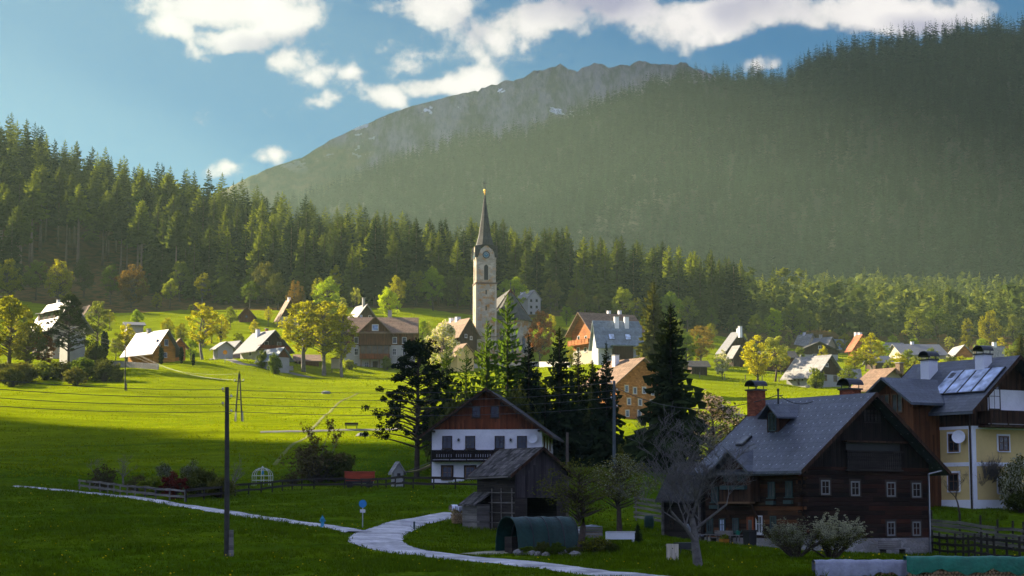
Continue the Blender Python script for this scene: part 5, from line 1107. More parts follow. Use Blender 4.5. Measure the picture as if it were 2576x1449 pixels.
# conifers behind the white farmhouse
PP('pine', 'pine_tree', 'dark spreading pine with clumped needles left of the white farmhouse', 'pine', 1048, 850, 216, 1.08, rz=1.)
PP('larch:1', 'larch_tree', 'fresh green larch directly right of the clump-needled pine', 'larch', 1122, 868, 222, 1.0)
PP('larch:2', 'larch_tree', 'light larch in front of the church tower', 'larch', 1172, 880, 226, 1.0)
PP('larch:3', 'larch_tree', 'thin larch whose top crosses the church choir at its left side', 'larch', 1224, 806, 226, .82)
PP('larch:4', 'larch_tree', 'tallest larch right above the white farmhouse ridge', 'larch', 1277, 742, 228, .95)
PP('slim_spruce:1', 'spruce_tree', 'slim dark spruce right of the tallest larch', 'spruce', 1330, 845, 218, 1.2)
PP('slim_spruce:2', 'spruce_tree', 'dark spruce with pointed top above the right eave of the white farmhouse', 'spruce', 1408, 826, 214, 1.15)
PP('slim_spruce:3', 'spruce_tree', 'shorter dark spruce between the two pointed spruces right of the farmhouse', 'spruce', 1456, 884, 219, 1.25)
PP('slim_spruce:1', 'spruce_tree', 'slender dark spruce just left of the tall grey pole', 'spruce', 1527, 862, 212, 1.05)
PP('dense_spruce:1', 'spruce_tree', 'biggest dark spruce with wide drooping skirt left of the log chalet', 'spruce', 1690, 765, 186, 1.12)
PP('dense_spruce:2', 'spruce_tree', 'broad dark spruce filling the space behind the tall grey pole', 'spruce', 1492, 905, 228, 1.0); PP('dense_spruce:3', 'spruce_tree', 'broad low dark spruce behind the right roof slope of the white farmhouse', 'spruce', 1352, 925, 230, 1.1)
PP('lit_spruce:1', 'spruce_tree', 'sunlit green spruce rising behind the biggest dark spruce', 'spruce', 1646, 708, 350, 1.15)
PP('bush:3', 'shrub', 'dark undergrowth shrub behind the left eave of the white farmhouse', 'shrub', 1150, 1000, 214, .5); PP('bush:4', 'shrub', 'dark undergrowth shrub at the foot of the tallest larch', 'shrub', 1300, 985, 216, .6)
PP('larch:2', 'larch_tree', 'young larch between farmhouse pine and white-blossoming tree', 'larch', 1085, 945, 224, 1.1)
PP('slim_spruce:2', 'spruce_tree', 'small spruce in the gap right of the farmhouse roof', 'spruce', 1372, 960, 213, 1.3); PP('slim_spruce:3', 'spruce_tree', 'small spruce at the left skirt of the biggest dark spruce', 'spruce', 1490, 975, 216, 1.3)
# village trees, from left to right
PP('yellow_tree:1', 'broadleaf_tree', 'large yellow-green tree at the left edge of the village', 'tree', 22, 742, 425, 1.25)
PP('olive_tree:1', 'broadleaf_tree', 'olive-green tree crowding the foot of the large yellow-green tree', 'tree', 70, 818, 415, 1.2)
PP('copper_tree:1', 'broadleaf_tree', 'small copper-leaved tree in front of the cream house', 'tree', 108, 835, 418, .9)
PP('pine', 'pine_tree', 'dark pine standing in front of the cream house and white annex', 'pine', 172, 738, 420, .95, rz=2.)
PP('pale_tree:1', 'broadleaf_tree', 'pale flowering tree just right of the cream house', 'tree', 242, 755, 480, .95)
PP('yellow_tree:2', 'broadleaf_tree', 'rounded light green tree behind the amber chalet roof', 'tree', 318, 815, 450, 1.1)
PP('row_tree:4', 'broadleaf_tree', 'tall light green tree in the meadow right of the amber chalet', 'tree', 510, 758, 440, 1.2)
PP('row_tree:1', 'broadleaf_tree', 'leftmost of the three yellow trees before the guesthouse', 'tree', 764, 754, 432, 1.5, group='yellow trees by the guesthouse')
PP('row_tree:2', 'broadleaf_tree', 'middle one of the three yellow trees, forking low', 'tree', 815, 758, 430, 1.45, group='yellow trees by the guesthouse')
PP('row_tree:3', 'broadleaf_tree', 'rightmost yellow tree, in front of the guesthouse wall', 'tree', 860, 768, 428, 1.05, group='yellow trees by the guesthouse')
PP('bright_tree:1', 'broadleaf_tree', 'glowing lime-green round tree above the guesthouse roof', 'tree', 978, 724, 505, 1.0)
PP('green_bush:1', 'bush', 'young bright bush in front of the guesthouse porch', 'bush', 972, 895, 446, .5); PP('green_bush:2', 'bush', 'green bush against the left wall of the guesthouse', 'bush', 880, 905, 443, .9)
PP('bright_tree:2', 'broadleaf_tree', 'slim lime-green tree right of the guesthouse roof end', 'tree', 1062, 800, 480, .6)
PP('blossom_tree:1', 'blossoming_tree', 'white-blossoming tree left of the church tower', 'tree', 1112, 808, 425, 1.05)
PP('copper_tree:2', 'broadleaf_tree', 'copper-brown tree directly right of the church choir', 'tree', 1360, 783, 468, .85)
PP('yellow_tree:3', 'broadleaf_tree', 'yellow-green tree before the orange house', 'tree', 1438, 870, 430, .8)
PP('olive_tree:2', 'broadleaf_tree', 'olive tree between copper tree and orange house', 'tree', 1412, 820, 500, .9)
PP('orange_tree:1', 'broadleaf_tree', 'orange-budding round tree right of the big dark spruce', 'tree', 1764, 818, 470, 1.0)
PP('blossom_tree:2', 'blossoming_tree', 'small white-blossoming tree on the edge of the right meadow', 'tree', 1818, 880, 392, .9)
PP('yellow_tree:4', 'broadleaf_tree', 'orchard tree with visible trunk on the right meadow', 'tree', 1906, 845, 396, 1.1)
PP('pale_tree:2', 'broadleaf_tree', 'yellowish orchard tree just left of the white farmhouse on the right meadow', 'tree', 1950, 838, 402, 1.1)
PP('green_tree:1', 'broadleaf_tree', 'green tree behind the steep-roofed chalet', 'tree', 1905, 790, 560, 1.1); PP('bright_tree:3', 'broadleaf_tree', 'tall yellow-green tree at the wood edge right of the steep-roofed chalet', 'tree', 1948, 775, 580, .8)
PP('row_tree:2', 'broadleaf_tree', 'tall leafy tree in the middle of the right-hand hamlet', 'tree', 2192, 838, 440, 1.3)
PP('green_bush:1', 'bush', 'light green bush at the near corner of the white farmhouse on the right meadow', 'bush', 2052, 925, 384, .55)
PP('yellow_tree:1', 'broadleaf_tree', 'small yellow tree before the dark low gabled house', 'tree', 2072, 868, 480, .7)
PP('yellow_tree:3', 'broadleaf_tree', 'yellow-green tree in front of the long white-roofed barn', 'tree', 2262, 888, 425, 1.2); PP('pale_tree:1', 'broadleaf_tree', 'pale tree left of the chimneys of the yellow house', 'tree', 2305, 895, 410, 1.2); PP('olive_tree:1', 'broadleaf_tree', 'rusty budding tree in front of the grey-roofed house at the far right', 'tree', 2390, 890, 440, 1.2)
PP('green_tree:2', 'broadleaf_tree', 'dull green tree right of the white farmhouse gable', 'tree', 2135, 915, 380, 1.2)
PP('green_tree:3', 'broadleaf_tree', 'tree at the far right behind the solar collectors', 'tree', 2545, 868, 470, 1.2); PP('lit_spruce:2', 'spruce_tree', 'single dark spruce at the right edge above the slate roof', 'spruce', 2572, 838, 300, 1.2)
PP('orange_tree:2', 'broadleaf_tree', 'golden-brown leafless tree at the edge of the left forest', 'tree', 330, 665, 565, 1.0); PP('yellow_tree:2', 'broadleaf_tree', 'yellowish tree right of the golden-brown tree at the forest edge', 'tree', 395, 735, 560, .9)
PP('green_tree:2', 'broadleaf_tree', 'light green tree at the forest edge above the tall light green tree', 'tree', 480, 765, 550, 1.1); PP('orange_tree:1', 'broadleaf_tree', 'budding tree with reddish tint above the white slope house', 'tree', 742, 705, 545, .7); PP('pale_tree:2', 'broadleaf_tree', 'pale tree above the roof of the dark gabled house', 'tree', 862, 745, 530, .8); PP('green_tree:1', 'broadleaf_tree', 'dull green tree beside the small brown hut', 'tree', 580, 770, 520, .9); PP('yellow_tree:4', 'broadleaf_tree', 'yellow-green tree left of the small brown hut', 'tree', 556, 790, 500, .9)
PP('yellow_tree:2', 'broadleaf_tree', 'bushy yellow tree at the wood edge left of the orange house', 'tree', 1400, 770, 575, 1.); PP('green_tree:3', 'broadleaf_tree', 'bushy green tree at the wood edge right of the orange house', 'tree', 1655, 770, 560, 1.)
PP('green_bush:3', 'bush', 'round bush by the white house on the lane', 'bush', 660, 882, 428, .5); PP('green_bush:4', 'bush', 'yellowish bush beside the white garage on the lane', 'bush', 690, 890, 420, .5); PP('bush:5', 'bush', 'dark bush right of the white annex', 'bush', 240, 862, 425, .6)
for i, (x, y0, Y, lb) in enumerate(((262, 832, 436, 'dark column-shaped thuja at the left corner of the amber chalet'), (405, 868, 424, 'column-shaped thuja against the front of the amber chalet'), (456, 872, 424, 'column-shaped thuja right of the amber chalet gable'), (486, 886, 420, 'rightmost and smallest column-shaped thuja by the amber chalet'))):
    PP('thuja:%d' % (i % 2), 'thuja', lb, 'thuja', x, y0, Y, .85, group='column thujas by the amber chalet')
# hedge of wild shrubs on the bank at the left
for i, (x, y0, Y, k, w) in enumerate(((5, 905, 398, 'bush:1', 1.), (60, 912, 394, 'bush:2', 1.2), (110, 908, 398, 'green_bush:1', 1.), (160, 905, 396, 'bush:1', 1.1), (212, 900, 394, 'green_bush:2', 1.), (262, 905, 390, 'bush:2', .9), (190, 925, 385, 'bush:3', 1.), (296, 922, 388, 'bush:1', .6), (30, 925, 388, 'bush:3', 1.))):
    PP(k, 'bush', 'overgrown bush in the hedge on the bank below the cream house', 'bush', x, y0, Y, w, group='hedge bushes on the left bank')
rs = np.random.default_rng(3)
# garden bed behind the left fence
def bare(name, label, px, pytop, pybase, seed, r0, barkm=GREYBARK, Y=None, **kw):
    g = G(px, pybase) if Y is None else GY(px, Y); H = zat(pytop, g.y)-g.z; me, tips = bare_branches(10, seed, r0*10/H, barkm, **kw); z1 = max(v[2] for v in tips); o = thing(name, label, 'tree' if 'tree' in name else 'shrub', g, 0); o.scale = (H/z1,)*3; link('branches', me, o); return o, me, tips
bare('bare_shrub', 'leafless shrub at the left end of the fenced garden bed', 238, 1150, 1222, 3, .07, depth=4, spread=.75, fork=.2, twig=.012); bare('bare_shrub', 'leafless shrub behind the brown bush in the fenced garden bed', 310, 1140, 1224, 4, .07, depth=4, spread=.8, fork=.2, twig=.012); bare('bare_shrub', 'leafless shrub just left of the tall foreground pole', 588, 1140, 1240, 5, .06, depth=4, spread=.8, fork=.2, twig=.012)
for k, x, y0, yb, w, lb in (('twig_bush:1', 262, 1168, 1236, 1.0, 'brownish twiggy bush in the fenced garden bed'), ('twig_bush:2', 345, 1190, 1240, 1., 'low brown bush in the fenced garden bed'), ('green_bush:1', 388, 1196, 1246, 1.1, 'low green bush left of the red bush'), ('white_bush:1', 412, 1165, 1240, .5, 'small white-flowering bush behind the red bush'), ('red_bush:1', 436, 1186, 1256, 1.15, 'dark red bush in the fenced garden bed'), ('white_bush:2', 480, 1158, 1246, .5, 'slim white-flowering bush right of the red bush'), ('bush:2', 508, 1180, 1250, .95, 'dense brown-green bush in the fenced garden bed'), ('bush:3', 556, 1198, 1252, 1., 'dark low bush by the tall foreground pole'), ('twig_bush:1', 735, 1186, 1222, 1.2, 'brown-green bush right of the garden arbour'), ('twig_bush:3', 796, 1112, 1214, 1.25, 'large round twiggy bush below the meadow mound'), ('bush:1', 846, 1130, 1212, .95, 'dense dark bush right of the large twiggy bush')):
    PP(k, 'bush', lb, 'bush', x, y0, 0, w, pybase=yb)
o, me_, tips = bare('birch_tree', 'thin young birch with few leaves beside the large twiggy bush', 828, 1050, 1212, 8, .09, GREYBARK, depth=4, spread=.45, fork=.34, twig=.012)
rs = np.random.default_rng(3); tp = np.array(tips)[rs.integers(0, len(tips), 260)]; link('leaves', quads_mesh('leaves', leaf_cards(tp, np.full(len(tp), .25), 3, .1, rs), LEAF_ORG), o)
# around the barn and chalet
o, me_, tips = bare('bare_tree', 'leafless grey tree with leaning trunk in front of the dark chalet', 1757, 1008, 1424, 29, .19, DIMBARK, depth=6, spread=.74, lean=(-.04, .0), fork=.3, twig=.0085, shrink=.7, uptend=.4); o.scale = (o.scale[0]*1.3, o.scale[1]*1.2, o.scale[2])
def fruit(kind, label, px, pytop, pybase, leafm, seed, H=None, blossom=None, W=1., rw=3.6, dens=40):
    g = G(px, pybase); H = zat(pytop, g.y)-g.z; tm, cm, bm_ = leafy(10, 3.6, rw, 120, dens, .11, leafm, BARK, seed, .21, .32, .05, .7, blossom=blossom, hollow=.25); o = thing('fruit_tree', label, 'fruit tree', g, seed % 6); o.scale = (H/10*W, H/10*W, H/10); link('trunk', tm, o); link('crown', cm, o)
    if bm_: link('blossom', bm_, o)
fruit('fruit', 'green-leaved fruit tree standing before the dark green tunnel tent', 1456, 1152, 1392, LEAF_DULL, 301, W=1.2, rw=4.3, dens=20)
fruit('fruit', 'white-budding fruit tree beside the white trough', 1558, 1146, 1345, LEAF_DULL, 302, blossom=(BLOSSOM_DIM, .8, .9), W=1.15, rw=4.3, dens=22)
def spray_shrub(label, px, pytop, pybase, seed, nflow):
    o, me_, tips = bare('blossoming_shrub', label, px, pytop, pybase, seed, .07, BARK, depth=3, spread=.5, nchild=4, fork=.55, twig=.012, shrink=.6, uptend=.6, stems=14); o.scale = (o.scale[0]*1.55, o.scale[1]*1.4, o.scale[2])
    tp = np.array(tips); tp = tp[tp[:, 2] > .8]; w = np.clip(tp[:, 2], .6, 6); k = rs.choice(len(tp), nflow, p=w/w.sum()); tp = tp[k]
    link('blossom', quads_mesh('blossom', leaf_cards(tp, np.full(len(tp), .32), 4, .105, rs, .2), BLOSSOM_DIM), o); k = rs.integers(0, len(tp), nflow//2); q = tp[k]*np.array([1, 1, .8]); link('leaves', quads_mesh('leaves', leaf_cards(q, np.full(len(q), .5), 3, .12, rs), LEAF_DULL), o); return o
spray_shrub('cream-flowering shrub with upright sprays at the near corner of the dark chalet', 2092, 1280, 1405, 61, 4200)
spray_shrub('smaller cream-flowering shrub left of the one at the chalet corner', 2002, 1302, 1403, 62, 2400)
o, me_, tips = bare('red_shrub', 'dark red thin-branched shrub against the chalet gable', 2190, 1212, 1386, 12, .07, BARK, depth=5, spread=.5, fork=.26, twig=.008); tp = np.array(tips)[rs.integers(0, len(tips), 1500)]; link('leaves', quads_mesh('leaves', leaf_cards(tp, np.full(len(tp), .45), 3, .13, rs), LEAF_RED), o)
bare('young_tree', 'small leafless tree on the lawn before the yellow house', 2413, 1168, 1302, 14, .07, BARK, depth=4, spread=.6, fork=.33, twig=.01)
bare('bare_shrub', 'big leafless broom-like shrub in front of the yellow house', 2488, 1135, 1277, 15, .05, GREYBARK, depth=5, spread=.35, nchild=5, fork=.12, twig=.012, shrink=.85)
bare('bare_shrub', 'leafless shrub at the downpipe of the yellow house', 2446, 1180, 1270, 16, .05, GREYBARK, depth=4, spread=.35, nchild=5, fork=.14, twig=.012, shrink=.85)
PP('white_bush:3', 'blossoming_shrub', 'white-flowering shrub at the right edge before the yellow house', 'shrub', 2558, 1148, 0, .62, pybase=1284); PP('bush:4', 'bush', 'dark bush at the right edge below the flowering shrub', 'bush', 2572, 1235, 0, 1., pybase=1290)
PP('pink_tree:1', 'blossoming_tree', 'pinkish blossoming tree between big dark spruce and brick chimney', 'tree', 1795, 990, 196, 1.1)
PP('white_bush:2', 'bush', 'sparse bush on the sunny slope below the pinkish tree', 'bush', 1838, 1085, 190, .9); PP('bush:2', 'bush', 'leafy bush on the sunny slope left of the bare tree', 'bush', 1600, 1105, 190, .7)
# flower bed in front of the tunnel tent
for k, x, y0, yb, w, lb in (('green_bush:1', 1330, 1372, 1396, 1.2, 'low plant tuft at the left end of the flower bed'), ('bush:2', 1365, 1362, 1397, .7, 'tall clipped bush in the flower bed'), ('green_bush:3', 1402, 1364, 1398, .9, 'leafy tuft in the middle of the flower bed'), ('yellow', 1500, 1352, 1392, 1.3, 'yellow-flowering cushion in the flower bed'), ('bush:4', 1535, 1366, 1392, 1.2, 'dark cushion at the right end of the flower bed'), ('bush:1', 1440, 1372, 1398, .9, 'dark tuft at the foot of the green fruit tree')):
    if k == 'yellow': LIB['yellow'] = leafy(10, .2, 8, 80, 60, .42, LEAF_DULL, BARK, 333, .24, .3, 0, .6, True, .25, 3, blossom=(LEAF_YEL, .3, .8))
    PP(k, 'garden_plant', lb, 'plant', x, y0, 0, w*1.2, pybase=yb)
PP('bush:3', 'creeper', 'sparse climbing plant at the left wall of the weathered barn', 'climber', 1248, 1215, 0, .35, pybase=1328)
PP('slim_spruce:2', 'young_spruce', 'knee-high young spruce right of the white trough', 'spruce', 1604, 1312, 0, 1.8, pybase=1364)

# ------------------------------------------------------------------ grass and flowers near the viewer
rg = np.random.default_rng(77); N = 95000
yy = 80+(rg.uniform(size=N)**1.35)*135; xx = (rg.uniform(-1, 1, N))*(.30*yy); rd = np.array(ROADS); ok = np.ones(N, bool)
for i in range(0, len(rd), 4):
    ok &= (xx-rd[i, 0])**2+(yy-rd[i, 1])**2 > (rd[i, 2]-.12)**2
for h in (wh, ch, yh, sh, an):
    for q in (0,):
        m_ = np.array(h.inv)[:3]; lx = m_[0, 0]*xx+m_[0, 1]*yy+m_[0, 3]; ly = m_[1, 0]*xx+m_[1, 1]*yy+m_[1, 3]; ok &= ~((np.abs(lx) < h.W/2+.3) & (np.abs(ly) < h.L/2+.3))
ok &= fbm(xx, yy, 3.5, 61, 3) > -.28
xx, yy = xx[ok], yy[ok]; zz = np.array([gz(a, b) for a, b in zip(xx, yy)])
def tufts(xx, yy, zz, hmin, hmax, blades, wdt):
    n = len(xx)*blades; X = np.repeat(xx, blades)+rg.normal(size=n)*.09; Y = np.repeat(yy, blades)+rg.normal(size=n)*.09; Z = np.repeat(zz, blades)-.02
    big = np.repeat(np.clip(1+fbm(xx, yy, 5, 62, 3)*1.5, .5, 1.9), blades); h = rg.uniform(hmin, hmax, n)*big; a = rg.uniform(0, 6.28, n); w = wdt*rg.uniform(.6, 1.3, n); lx, ly = rg.normal(size=n)*.35*h, rg.normal(size=n)*.35*h
    ca, sa = np.cos(a)*w, np.sin(a)*w; b0 = np.stack([X-ca, Y-sa, Z], -1); b1 = np.stack([X+ca, Y+sa, Z], -1); t1 = np.stack([X+lx+ca*.25, Y+ly+sa*.25, Z+h], -1); t0 = np.stack([X+lx-ca*.25, Y+ly-sa*.25, Z+h], -1); return np.stack([b0, b1, t1, t0], 1)
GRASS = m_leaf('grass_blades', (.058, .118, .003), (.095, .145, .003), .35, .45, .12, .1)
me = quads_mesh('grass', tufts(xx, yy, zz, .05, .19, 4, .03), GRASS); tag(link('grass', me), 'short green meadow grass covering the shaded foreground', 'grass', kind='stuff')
N = 80000; y2 = 205+rg.uniform(size=N)**1.1*345; x2 = rg.uniform(-1, 1, N)*.30*y2; k = (fbm(x2, y2, 6, 63, 3) > -.3) & (fbm(x2, y2, 40, 64, 3) > -.45)
for i in range(0, len(rd), 3): k &= (x2-rd[i, 0])**2+(y2-rd[i, 1])**2 > (rd[i, 2]+.4)**2
x2, y2 = x2[k], y2[k]; z2 = np.array([gz(a, b) for a, b in zip(x2, y2)])
me = quads_mesh('meadow_grass', tufts(x2, y2, z2, .06, .2, 2, .09), m_leaf('sunlit_grass', (.15, .21, .003), (.22, .26, .004), .2, .5, .05, .1)); tag(link('meadow_grass', me), 'longer sunlit grass of the meadow below the village', 'grass', kind='stuff')  # lighter, yellower copy of the near blades, sunlight put into the colour
N = 900; yy = 82+rg.uniform(size=N)**1.5*110; xx = rg.uniform(-1, 1, N)*.29*yy; k = (fbm(xx, yy, 7, 66, 3) > .02); xx, yy = xx[k], yy[k]
for i in range(0, len(rd), 4):
    k = (xx-rd[i, 0])**2+(yy-rd[i, 1])**2 > (rd[i, 2]+.3)**2; xx, yy = xx[k], yy[k]
c = np.stack([xx, yy, [gz(a, b)+.16 for a, b in zip(xx, yy)]], -1); Q = leaf_cards(c, np.full(len(c), .02), 3, .045, rg, 1.5)
me = quads_mesh('dandelions', Q, m_leaf('dandelion_yellow', (.75, .52, .01), (.85, .62, .02), .2, .2, 1)); tag(link('dandelions', me), 'yellow dandelions dotted over the near meadow', 'flowers', kind='stuff')
# loose edge of broadleaf trees and young growth below the forest
random.seed(41); ek = ['green_tree:1', 'olive_tree:1', 'yellow_tree:2', 'pale_tree:2', 'bright_tree:1', 'green_tree:3', 'row_tree:3', 'green_tree:2', 'olive_tree:2']
for i, (px, Y) in enumerate([(20,572),(95,580),(150,574),(205,585),(270,578),(365,577),(425,572),(455,584),(520,570),(620,562),(665,570),(700,555),(790,560),(815,548),(845,562),(905,548),(1010,552),(1040,560),(1090,545),(1140,562),(1175,550),(1265,565),(1300,560),(1385,560),(1460,556),(1510,560),(1560,552),(1610,556),(1700,550),(1735,560),(1790,566),(1840,575),(1990,620),(2030,630),(2130,640),(2210,630),(2300,620),(2350,610),(2430,600),(2490,590),(2545,580)]):
    g = GY(px+random.uniform(-12, 12), Y+random.uniform(-10, 10)); lb = 'young broadleaf tree on the forest edge above the village' if px < 1900 else 'yellow-green tree at the wood edge behind the right-hand hamlet'
    plant(random.choice(ek), 'broadleaf_tree', lb, 'tree', g, random.uniform(7, 14), random.uniform(.8, 1.15), group='trees on the forest edge' if px < 1900 else 'trees behind the right-hand hamlet')
random.seed(52)
def garden(label, group, kinds, spots):
    for px, py, Y in spots:
        g = GY(px, Y); H = min(13, max(5.5, zat(py, Y)-g.z)); plant(random.choice(kinds), 'broadleaf_tree', label, 'tree', g, H, random.uniform(.85, 1.2), group=group)
garden('yellow-green garden tree among the houses of the right-hand hamlet', 'garden trees of the right-hand hamlet', ['yellow_tree:1', 'green_tree:1', 'pale_tree:1', 'bright_tree:2', 'yellow_tree:3', 'row_tree:1'],
       [(1985,838,545),(2012,850,620),(2125,838,560),(2215,855,500),(2248,850,600),(2300,858,560),(2345,875,480),(2388,860,590),(2430,850,600),(2470,862,560),(2520,858,560),(2560,866,500),(2150,885,440),(2235,905,400),(2320,905,380),(2365,912,390),(2420,905,430),(2010,872,480),(1965,870,430),(1872,868,520),(1790,850,540),(2178,862,470),(2285,878,460),(2475,900,430)])
garden('light green garden tree among the houses in the left part of the village', 'garden trees in the left part of the village', ['yellow_tree:2', 'green_tree:2', 'pale_tree:2', 'bright_tree:1', 'green_tree:3', 'row_tree:2'],
       [(275,790,520),(345,790,520),(420,800,510),(455,815,500),(532,800,500),(600,835,480),(640,820,500),(675,790,525),(730,800,500),(835,790,500),(905,830,470),(1045,840,470),(1075,825,490),(30,790,500),(60,770,520),(290,845,460),(480,850,470)])
garden('yellow-green garden tree between the church and the orange house', 'garden trees right of the church', ['yellow_tree:4', 'green_tree:1', 'bright_tree:2', 'green_tree:3'], [(1385,800,520),(1425,790,540),(1440,820,500),(1620,800,520),(1640,830,460),(1700,800,500),(1725,840,450)])
# ------------------------------------------------------------------ poles and wires
def pole(name, label, px, pytop, pybase, r, mt, Y=None, stub=False, ins=()):
    g = G(px, pybase) if Y is None else GY(px, Y); top = P(px, pytop, g.y); o = thing(name, label, 'utility pole', g, 0, 'poles of the overhead line')
    H = top.z-g.z; dx = top.x-g.x; MB().tube([(0, 0, -.5), (dx*.5, 0, H*.5), (dx, 0, H)], [r*1.15, r, r*.8], 10).build('shaft', mt, o)
    if stub: MB().tube([(.22, -.05, -.4), (.2, -.05, 1.35)], [.15, .13], 8).build('stub', OLDWOOD, o)
    for z, s in ins:
        zz = zat(z, g.y)-g.z; MB().tube([(dx*zz/H, 0, zz), (dx*zz/H+s*.22, 0, zz+.02), (dx*zz/H+s*.22, 0, zz+.16)], .022, 5).build('bracket', METAL, o); MB().lathe([(.04, 0), (.07, .03), (.05, .07), (.065, .1), (.02, .13)], 8, (dx*zz/H+s*.22, 0, zz+.1)).build('insulator', FRAME_W, o)
    return g, H, top
INS = ((986, -1), (1004, 1), (1022, -1), (1041, 1))
g1, H1, top1 = pole('utility_pole', 'tall dark tarred pole with stub post in the near meadow', 571, 974, 1399, .13, POLEWOOD, stub=True, ins=INS)
g2, H2, top2 = pole('utility_pole', 'tall grey pole between farmhouse spruces and the big dark spruce', 1545, 958, 0, .13, m_plain('grey_pole', (.085, .105, .11), .7, .2), Y=150, ins=((966, -1), (985, 1), (1005, -1), (1026, 1)))
g3, H3, top3 = pole('utility_pole', 'slim pole on the meadow edge below the amber chalet', 315, 866, 982, .12, POLEWOOD, stub=True, ins=((872, -1), (880, 1)))
gp, Hp, tp_ = pole('wooden_post', 'rough wooden post rising behind the weathered barn', 1427, 1088, 0, .12, m_plain('brown_post', (.10, .08, .06)), Y=136)
# A-shaped double pole
ga = G(600, 1060); o = thing('double_pole', 'A-shaped double wooden pole in the sunny meadow', 'utility pole', ga, 0, 'poles of the overhead line'); s = scale_at(ga.y); HA = zat(940, ga.y)-ga.z
for a, nm in ((-9*s, 'leg'), (9*s, 'leg')): 
    lg_ = MB().tube([(a, 0, -.4), (a*.12, 0, HA)], [.14, .1], 8).build(nm, POLEWOOD, o); MB().tube([(a*1.02+.15, -.1, -.4), (a*.9+.1, -.1, 1.6)], .12, 7).build('stub', CONCRETE, lg_)
MB().beam((-6*s, 0, HA*.46), (6*s, 0, HA*.46), .12).build('brace', POLEWOOD, o); MB().beam((-12*s, 0, HA*.84), (12*s, 0, HA*.84), .12).build('cross_arm', POLEWOOD, o); MB().beam((0, 0, HA*.9), (0, 0, HA*1.04), .1).build('tip', POLEWOOD, o)
for a in (-11*s, 11*s): MB().lathe([(.06, 0), (.13, .08), (.08, .16), (.12, .24), (.03, .32)], 8, (a, 0, HA*.84+.06)).build('insulator', FRAME_W, o)
WIREM = m_plain('wire', (.03, .032, .032), .6, .1, 3, 0)
def wire(label, a, b, sag, r=.018, group='overhead wires', name='power_line', mt=WIREM, n=18):
    a = Vector(a); b = Vector(b); pts = [a.lerp(b, i/n)-Vector((0, 0, 4*sag*(i/n)*(1-i/n))) for i in range(n+1)]; m = MB().tube([p-a for p in pts], r, 5); return tag(m.build(name, mt, None, a), label, 'wire', group)
order = ('topmost', 'second', 'third', 'lowest')
for i, ((z1, s1), (z2, s2)) in enumerate(zip(INS, ((966, -1), (985, 1), (1005, -1), (1026, 1)))):
    p1 = Vector((P(571, z1, g1.y).x+s1*.22, g1.y, zat(z1, g1.y)+.12)); p2 = Vector((P(1545, z2, g2.y).x+s2*.22, g2.y, zat(z2, g2.y)+.12)); lft = P(-260, (930, 955, 978, 1000)[i], 82)
    wire('%s of the four wires between the tall dark pole and the grey pole' % order[i], p1, p2, .45); wire('%s of the four wires running from the tall dark pole off to the left' % order[i], p1, lft, .25)
for i, (dz, sx_) in enumerate(((.4, -.2), (-.2, .2), (-.8, -.2))):
    wire('%s wire from the slim pole to the A-shaped double pole' % ('upper', 'middle', 'lower')[i], top3+Vector((sx_, 0, dz-.6)), ga+Vector(((-11, 11, 0)[i]*s, 0, HA*(.87 if i < 2 else 1.0))), 1.6, .012)
for i in range(2): wire('%s wire from the slim pole up to the left edge' % ('upper', 'lower')[i], top3+Vector((0, 0, -.3-.6*i)), P(-100, 690+20*i, 470), 1.2, .012)
ms = P(1958, 984, 121); mo = thing('roof_mast', 'thin service mast on the ridge of the dark chalet', 'mast', P(1958, 1022, 121)+Vector((0, 0, -.3)), 0); hh = ms.z-mo.location.z; MB().tube([(0, 0, 0), (0, 0, hh)], .06, 8).build('tube', METAL, mo); MB().lathe([(.07, 0), (.09, .1), (.03, .18)], 8, (0, 0, hh)).build('cap', METAL, mo); MB().tube([(0, 0, hh-.3), (.3, 0, hh-.25)], .035, 6).build('bracket', METAL, mo)
wire('sagging black cable from the grey pole to the chalet roof mast', top2+Vector((.1, 0, -.5)), ms+Vector((-.05, 0, -.25)), 1.25, .026); wire('short black cable from the roof mast down to the chalet roof', ms+Vector((.1, 0, -.3)), P(2045, 1010, 119.5), .3, .026)

# ------------------------------------------------------------------ fences
def fence(name, label, px_pts, hgt, rails, postm, railm, step=2.4, rw=.05, rh=.14, group=None, wob=.04, posth=None, pr=.07):
    rr = random.Random(len(label)); pts = [G(x, y) for x, y in px_pts]; o = thing(name, label, 'fence', pts[0], 0, group); L = [0]; base = pts[0]
    for a, b in zip(pts[:-1], pts[1:]): L.append(L[-1]+(b-a).length)
    def at(d):
        for i in range(len(pts)-1):
            if d <= L[i+1]+1e-6: p = pts[i].lerp(pts[i+1], (d-L[i])/(L[i+1]-L[i])); return Vector((p.x, p.y, gz(p.x, p.y)))
        return pts[-1]
    n = max(1, round(L[-1]/step)); ps = [at(L[-1]*i/n) for i in range(n+1)]
    for p in ps: MB().tube([p-base-Vector((0, 0, .3)), p-base+Vector((rr.uniform(-.05, .05), rr.uniform(-.05, .05), (posth or hgt)*rr.uniform(.95, 1.08)))], pr, 6).build('post', postm, o)
    for a, b in zip(ps[:-1], ps[1:]):
        d = (b-a).normalized(); nrm = Vector((d.y, -d.x, 0))*(pr+rw/2); 
        for k in range(rails):
            z = hgt*(k+1)/rails-.06; m = MB().beam(a-base+nrm-d*.12+Vector((0, 0, z+rr.uniform(-wob, wob))), b-base+nrm+d*.12+Vector((0, 0, z+rr.uniform(-wob, wob))), rw, rh*rr.uniform(.75, 1.1)); m.build('rail', railm, o)
    return o
fence('wooden_fence', 'pale weathered two-rail fence along the gravel path on the left', [(200,1232), (260,1239), (330,1249), (400,1257), (466,1263)], .95, 2, OLDWOOD, OLDWOOD, 2.6, .06, .2)
